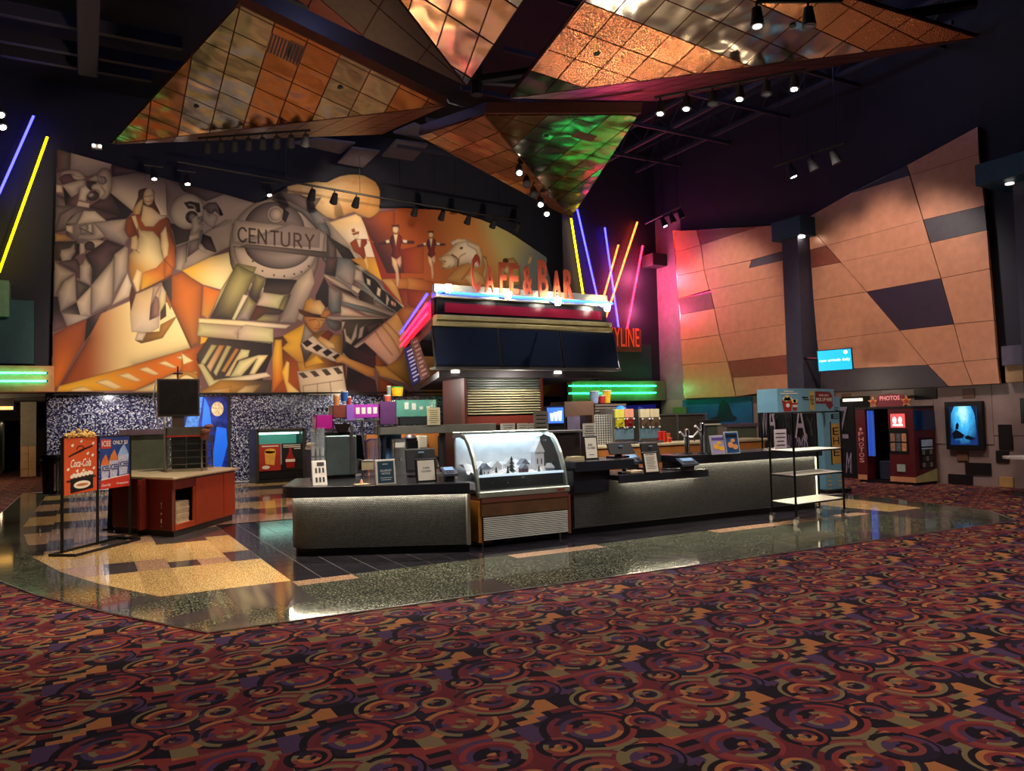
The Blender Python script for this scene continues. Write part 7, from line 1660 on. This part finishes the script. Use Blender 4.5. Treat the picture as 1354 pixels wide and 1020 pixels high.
# stack of napkins in the niche
for k in range(13):
    a=lp(a_,b_,.14);b=lp(a_,b_,.72);d=Vector((b[0]-a[0],b[1]-a[1],0)).normalized();inn=Vector((-d.y,d.x,0))*.25;j=rs.uniform(-.008,.008)
    o=MB().prism([Vector((a[0]+j,a[1]+.05,.125+k*.032)),Vector((b[0]+j,b[1]+.05,.125+k*.032)),Vector((b[0]+j,b[1]+.05,.125+k*.032))+inn,Vector((a[0]+j,a[1]+.05,.125+k*.032))+inn],(0,0,.028)).build('napkin_bundle',CREAM,None,bevel=.004)
    prop(o,'cream napkin bundle in orange cabinet niche, '+('bottom','second from bottom','third from bottom','fourth from bottom','fifth from bottom','sixth from bottom','middle','sixth from top','fifth from top','fourth from top','third from top','second from top','topmost')[k]+' in its stack','napkins','napkin bundles in the niche')
# two glass warmers on the top
def warmer(lab,x0,x1,yt,yb,zb,yaw,hdr,dep=.35,red=True):
    cc=at((x0+x1)/2,yb,Z=zb);w=(x1-x0)/1018*cc.y/math.cos(math.radians(0))*1.1;zt=at((x0+x1)/2,yt,Y=cc.y).z
    t=thing('glass_warmer',lab,'glass cabinet',(cc.x,cc.y,zb));cs,sn=math.cos(yaw),math.sin(yaw)
    def bx(nm,mt,u0,u1,v0,v1,z0,z1):
        P=[(cc.x+u*cs-v*sn,cc.y+u*sn+v*cs,z0) for u,v in ((u0,v0),(u1,v0),(u1,v1),(u0,v1))];return MB().prism(P,(0,0,z1-z0)).build(nm,mt,t)
    h=w/2;p_=.025
    for u in (-h,h-p_):
        for v in (0,dep-p_): bx('corner_post',STEEL,u,u+p_,v,v+p_,zb,zt)
    bx('base',STEEL,-h,h,0,dep,zb,zb+.05);bx('top',hdr,-h,h,0,dep,zt-.14,zt)
    if red: bx('red_strip',M('red_strip',(170,60,40),.5),-h,h,-.004,0,zt-.17,zt-.14)
    bx('front_glass',GLASS,-h+p_,h-p_,0,.006,zb+.05,zt-.14);bx('back_panel',M('smoky_back',(34,30,28),.3),-h,h,dep-.012,dep,zb,zt)
    for k in range(4): bx('wire_shelf',STEEL,-h+.01,h-.01,.03,dep-.03,zb+.12+k*(zt-zb-.3)/4,zb+.128+k*(zt-zb-.3)/4)
    bx('centre_post',STEEL,-.008,.008,.14,.16,zb+.05,zt-.14)
warmer('larger glass food warmer with red strip on the orange cabinet',224,263,565,624,.94,-.35,M('warmer_header',(130,128,118),.3,.6))
warmer('smaller tall glass warmer right of the larger one',265,284,575,619,.94,.75,M('blue_header',(60,70,110),.3),.3,False)
c=at(272,572,Y=14.2);zz=at(274,575,Y=14.2).z
o=MB().ball((c.x,14.2,zz+.06),.09,10,(1,1,.6)).ball((c.x+.05,14.2,zz+.14),.07,8,(1.2,1,.6)).ball((c.x-.02,14.25,zz-.02),.08,8).build('knotted_bag',M('brown_bag',(130,80,66),.7),smooth=True);prop(o,'crumpled brown bag on top of the smaller warmer','bag')
# grey partition and tv behind
a,b,c,d=rectpx(160,568,225,628,15.8)
t=thing('privacy_screen','grey green privacy partition with mauve cap behind the orange cabinet','partition',(a,15.8,0));box('panel',M('sage_panel',(84,92,76),.5),t,a,b,15.8,15.88,.94,d-.1) 
box('cap',M('mauve_cap'),t,a-.03,b,15.74,15.95,d-.1,d);box('upright',M('grey_end'),t,a-.05,a+.06,15.74,15.9,.012,d-.1)
a,b,c,d=rectpx(208,501,264,551,14.6);t=thing('hanging_tv','dark square monitor raised on a post above the orange cabinet','television',((a+b)/2,14.6,c));MB().box(a,b,14.6,14.7,c,d).build('housing',M('tv_brown',(60,54,48),.4),t,bevel=.01);MB().box(a+.03,b-.03,14.592,14.6,c+.04,d-.03).build('screen',M('tv_glass',(36,34,34),.15,spec=.7),t)
x=at(235,490,Y=14.65).x;zq=at(235,480,Y=14.65).z;MB().cyl((x,14.65,d),(x,14.65,d+.22),.012,n=6).build('top_rod',BLK,t);MB().box(x-.1,x+.1,14.62,14.72,.94,c).build('support_post',M('brown_post2',(70,56,46),.5),t);MB().box(x-.08,x+.08,14.6,14.7,d+.08,d+.1).build('clamp',BLK,t);MB().tube([(a+.0,14.75,d),(a-.05,14.78,d-.3),(a+.0,14.8,d-.6),(a+.02,14.8,c-.2)],.012,5).build('white_cable',WHITE,t)
for k,(px,lab) in enumerate(((216,'left'),(232,'right'))):
    a=at(px-3,560,Y=15.2);o=MB().tube([(a.x-.06,15.2,a.z+.12),(a.x+.06,15.2,a.z+.12),(a.x+.06,15.2,.94)],.02,6).build('bent_pipe',WHITE);prop(o,lab+' bent white pipe showing behind the larger warmer','pipe')
# blue poster on mosaic wall
p=plpx(242,524,305,622,Y=24.95);p.o.z=.15;p.u=Vector((0,0,at(273,524,Y=24.95).z-.15));t=thing('mosaic_mural','tall blue glass mural with black frame set in the mosaic wall','wall mural',tuple(p.o));mb=MB();p.rect(mb,0,0,1,1,-.02,.03);mb.build('frame',BLKM,t)
bm=M('deep_blue_glass',(20,40,130),.2,var=.8,scale=4,emit=None);mb=MB();p.rect(mb,.03,.02,.93,.99,.012,.004);mb.build('blue_field',bm,t)
mb=MB();p.shape(mb,[(.03,.3),(.03,.62),(.2,.99),(.42,.99),(.3,.6),(.3,.3)],.018,.002);mb.build('leaf_shape',M('sky_blue_glass',(60,110,190),.2,var=.5,scale=12),t)
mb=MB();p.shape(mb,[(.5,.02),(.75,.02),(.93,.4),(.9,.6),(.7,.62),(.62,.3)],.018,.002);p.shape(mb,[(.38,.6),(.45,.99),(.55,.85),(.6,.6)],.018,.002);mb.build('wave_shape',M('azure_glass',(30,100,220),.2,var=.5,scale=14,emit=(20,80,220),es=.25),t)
mb=MB();p.disc(mb,.72,.84,.13,.09,.02,.002);mb.build('moon_disc',M('ivory_glass',(196,176,140),.3,var=.4,scale=20),t)
# floor freezer with posters
t=thing('grab_cooler','black open front cooler with two red drink posters at the mosaic wall','cooler',(5.1,23.6,0))
a,b,c,d=rectpx(340,567,403,637,23.3);c=0.012
MB().box(a,b,23.35,24.2,c+.08,c+.5).build('lower_body',M('cooler_black',(26,26,28),.4),t,bevel=.01);MB().box(a-.05,a+.06,23.3,24.3,c,d).box(b-.06,b+.05,23.3,24.3,c,d).build('side_panel',M('cooler_grey',(50,50,50),.4),t,bevel=.01)
MB().box(a,b,23.3,24.3,d-.1,d).build('top',M('cooler_grey'),t,bevel=.01);MB().box(a+.06,b-.06,24.1,24.2,c+.5,d-.1).build('teal_back',M('teal_back',(80,150,130),.4,emit=(90,170,150),es=.35),t);MB().cyl((a+.1,23.6,d-.14),(b-.1,23.6,d-.14),.025,n=8).build('light_tube',glow('cooler_tube',(190,255,235),6),t)
zp=at(370,587,Y=23.32).z;zq=at(370,622,Y=23.32).z;pc=Pl((a+.06,23.32,zq),(b-a-.12,0,0),(0,0,zp-zq));mb=MB();pc.rect(mb,0,0,.49,1);mb.build('red_poster',M('poster_red',(170,50,36),.4),t);mb=MB();pc.rect(mb,.51,0,1,1);mb.build('black_poster',M('poster_black',(24,22,24),.4),t)
mb=MB();pc.shape(mb,[(.14,.25),(.34,.2),(.38,.72),(.12,.75)],.006,.003);pc.disc(mb,.25,.74,.13,.1,.006,.003,8);mb.build('popcorn_print',M('poster_gold',(226,170,70),.5),t)
mb=MB();pc.shape(mb,[(.62,.08),(.80,.08),(.82,.4),(.75,.62),(.74,.85),(.68,.85),(.67,.62),(.6,.4)],.006,.003);mb.build('bottle_print',M('bottle_red',(150,30,26),.3),t)
for q in ((.6,.3,.82,.4,.01),(.06,.9,.44,.94,.006),(.55,.92,.95,.95,.006),(.55,.85,.95,.88,.006),(.8,.78,.95,.81,.006)): mb=MB();pc.rect(mb,*q,.002);mb.build('white_print',PAPER,t)
mb=MB();pc.disc(mb,.15,.13,.09,.07,.006,.002);mb.build('cup_badge',PAPER,t)
mb=MB()
for k in range(5): mb.box(a+.05,b-.05,23.33,23.36,c+.12+k*.05,c+.145+k*.05)
mb.build('vent_louvre',BLKM,t);MB().box(a,b,23.2,24.2,c,c+.08).build('plinth',BLKM,t)
# low service ledge with trays between cooler and coffee machine
a,b,c,d=rectpx(405,592,424,602,20);t=thing('side_ledge','low pale service ledge between the cooler and the coffee machine','ledge',(a,20,0));box('top',CREAM,t,a+.12,b+1.2,20,20.6,d-.06,d);box('body',M('dark_cabinet'),t,a+.15,b+1.1,20.05,20.6,.012,d-.06)
c0_=Vector(((a+b)/2,20.3,d));o=MB().ball((c0_.x,20.3,d+.06),.12,10,(1,1,.6)).build('covered_dish',M('cream_dish',(200,190,160),.5),smooth=True);prop(o,'small pale covered dish on the low service ledge','dish')
# trash bin
c=at(66,647,Z=0);c=Vector((-.72,24.3,0));rr=.36;zt_=at(66,600,Y=24.3).z
t=thing('trash_can','black round trash can against the mosaic wall behind the posters','trash can',tuple(c))
MB().lathe(c,[(0,0),(rr*.82,0),(rr,zt_*.8),(0,zt_*.8)],24).build('body',BLKG,t,smooth=True);MB().lathe(c+Vector((0,0,zt_*.8)),[(0,0),(rr*1.03,0),(rr*1.03,.04),(rr*.9,.05),(rr*.9,.09),(rr*1.02,.1),(rr*.96,.18),(0,.19)],24).build('lid',BLKG,t,smooth=True)
mb=MB();mb.box(c.x-.02,c.x+.02,c.y-rr-.01,c.y-rr+.02,.1,zt_*.75);mb.build('steel_stripe',CHROME,t)
# poster stand
A_=at(82,735,Z=0.012);A_=Vector((-.29,12.25,.012));Bm=at(127,722,Z=.012);Cn=Vector((.50,13.25,.012));
A_.x,A_.y=at(82,733,Z=.03).x,at(82,733,Z=.03).y;Bm=at(129,719,Z=.03);Cn=at(172,709,Z=.03)
t=thing('poster_stand','black two panel poster stand with popcorn and frozen drink adverts','poster stand',tuple(A_))
def zat(px,py,P): return at(px,py,Y=P.y).z
ztp=zat(82,580,A_)
for P in (A_,Bm,Cn): MB().box(P.x-.02,P.x+.02,P.y-.02,P.y+.02,.04,ztp).build('post',BLK,t)
MB().cyl((A_.x,A_.y,ztp),(Bm.x,Bm.y,ztp),.016,n=6).cyl((Bm.x,Bm.y,ztp),(Cn.x,Cn.y,ztp),.016,n=6).build('top_bar',BLK,t)
bp=[at(x,y,Z=.03) for x,y in ((64,735),(100,735),(186,713),(155,712))];MB()
mb=MB()
for u,v_ in ((bp[0],bp[1]),(bp[1],bp[2]),(bp[2],bp[3]),(bp[3],bp[0])): mb.prism([u+Vector((0,0,-.017)),v_+Vector((0,0,-.017)),v_+Vector((0,.04,-.017)),u+Vector((0,.04,-.017))],(0,0,.035))
mb.build('floor_frame',BLK,t)
z0=zat(84,656,A_);p1_=Pl(Vector((A_.x,A_.y-.01,z0)),Vector((Bm.x-A_.x,Bm.y-A_.y,0)),(0,0,ztp-z0))
mb=MB();p1_.rect(mb,.04,0,.96,1,0,.01);po=mb.build('orange_poster',M('orange_poster',(206,84,36),.5,var=.03),t)
mb=MB();p1_.shape(mb,[(.14,.68),(.5,.79),(.84,.86),(.82,.83),(.5,.75),(.16,.66)],.012,.002)
for i in range(10):
    a=pi*i/9;b=pi*(i+1)/9;p1_.shape(mb,[(.48+.11*math.cos(a),.80+.06*math.sin(a)),(.48+.11*math.cos(b),.80+.06*math.sin(b)),(.48+.09*math.cos(b),.80+.045*math.sin(b)),(.48+.09*math.cos(a),.80+.045*math.sin(a))],.012,.002)
p1_.shape(mb,[(.2,.02),(.2,.27),(.84,.32),(.84,.06)],.012,.002);p1_.rect(mb,.1,.22,.2,.25,.012,.002);p1_.rect(mb,.84,.26,.92,.29,.012,.002);mb.build('pot_print',M('pot_black',(26,24,26),.4),t)
mb=MB()
v,f=glyphs('CocaCola',False,.35);p1_.text(mb,'Coca-Cola',.20,.47,.78,.62,.014,.001,shear=.4,bold=True);mb.build('lettering',PAPER,t);mb=MB()
for a,b in ((.25,.86),(.84,.88),(.5,.93),(.68,.70),(.82,.66),(.13,.44),(.86,.42),(.56,.4),(.38,.4)): mb=MB();p1_.disc(mb,a,b,.035,.022,.012,.002,7);p1_.disc(mb,a+.02,b+.018,.022,.018,.0125,.002,6);mb.build('popcorn_print',PAPER,t)
mb=MB()
for k in range(11): p1_.disc(mb,.24+k*.055,.31+(.02 if k%2 else .0)+k*.003,.05,.035,.012,.0015+.0003*k,7)
mb.build('popcorn_heap_print',PAPER,t);mb=MB();p1_.disc(mb,.52,.15,.24,.07,.016,.001,20);mb.build('white_oval',PAPER,t)
mb=MB();p1_.disc(mb,.52,.15,.17,.025,.018,.001,18);mb.build('oval_print',M('oval_gold',(190,120,60),.5),t)
mb=MB();rs2=random.Random(3)
for k in range(70):
    u=rs2.uniform(.1,.9);v_=rs2.random()**1.3*(1-abs(u-.5)*1.9)*.17;q=p1_.p(u,1.0+v_+.012);mb.ball((q.x+rs2.uniform(-.01,.01),q.y+rs2.uniform(-.03,.03),q.z),rs2.uniform(.022,.034),5)
mb.build('popcorn_topper',M('popcorn_yellow',(232,196,110),.7,var=.25,scale=30),t,kind='stuff')
z0=zat(130,648,Bm);p2_=Pl(Vector((Bm.x,Bm.y-.01,z0)),Vector((Cn.x-Bm.x,Cn.y-Bm.y,0)),(0,0,ztp-.01-z0))
mb=MB();p2_.rect(mb,.06,0,.97,1,0,.01);mb.build('blue_poster',M('blue_poster',(30,66,140),.5,var=.25,scale=5),t)
mb=MB();p2_.shape(mb,[(.06,0),(.97,.0),(.97,.24),(.5,.22),(.06,.16)],.012,.002);p2_.rect(mb,.08,.78,.38,.96,.012,.002);mb.build('red_print',M('poster_red2',(206,60,36),.5),t)
cups=[(.20,.32,.13,.30,(230,120,40)),(.46,.34,.14,.36,(220,130,60)),(.76,.38,.17,.42,(150,190,230))]
for k,(x,y,w,h,cl_) in enumerate(cups):
    mb=MB();p2_.shape(mb,[(x-w*.75,y-.14),(x+w*.7,y-.12),(x+w,y+h-.16),(x-w,y+h-.16)],.014,.002);mb.build('cup_print',M('cup_print_blue',(190,200,225),.5,var=.3,scale=40),t)
    mb=MB();p2_.shape(mb,[(x-w,y+h-.16),(x+w,y+h-.16),(x+w*.6,y+h-.05),(x+.02,y+h+.05),(x-w*.6,y+h-.05)],.016,.002);mb.build('slush_print',M('slush%d'%k,cl_,.5),t)
    mb=MB();p2_.text(mb,'ICEE',x-w*.8,y+.02,x+w*.8,y+.13,.02,.001,bold=True);mb.build('cup_lettering',M('ink_blue',(24,40,110),.5),t)
for s_,q,sh in (('ICEE',(.1,.82,.37,.93,.018),0),('ONLY $3',(.44,.84,.9,.93,.014),0),('Coca-Cola',(.1,.05,.36,.10,.016),.4),('Freestyle',(.55,.05,.92,.10,.016),0)): mb=MB();p2_.text(mb,s_,*q,.001,bold=True,shear=sh);mb.build('lettering',PAPER,t)
mb=MB();p2_.shape(mb,[(.08,.17),(.92,.225),(.92,.245),(.08,.19)],.016,.001);mb.build('white_swoosh',PAPER,t)
# narrow black easel behind the stand
x=at(146,700,Z=.012);t=thing('sign_easel','slim black easel standing between the poster stand and the orange cabinet','easel',tuple(x));z1=at(155,592,Y=x.y).z
MB().prism([(x.x-.05,x.y,.02),(x.x+.05,x.y,.02),(x.x+.07,x.y,z1),(x.x-.0,x.y,z1)],(0,.03,0)).build('leg',BLK,t);box('foot',BLK,t,x.x-.12,x.x+.16,x.y-.05,x.y+.2,.012,.03)
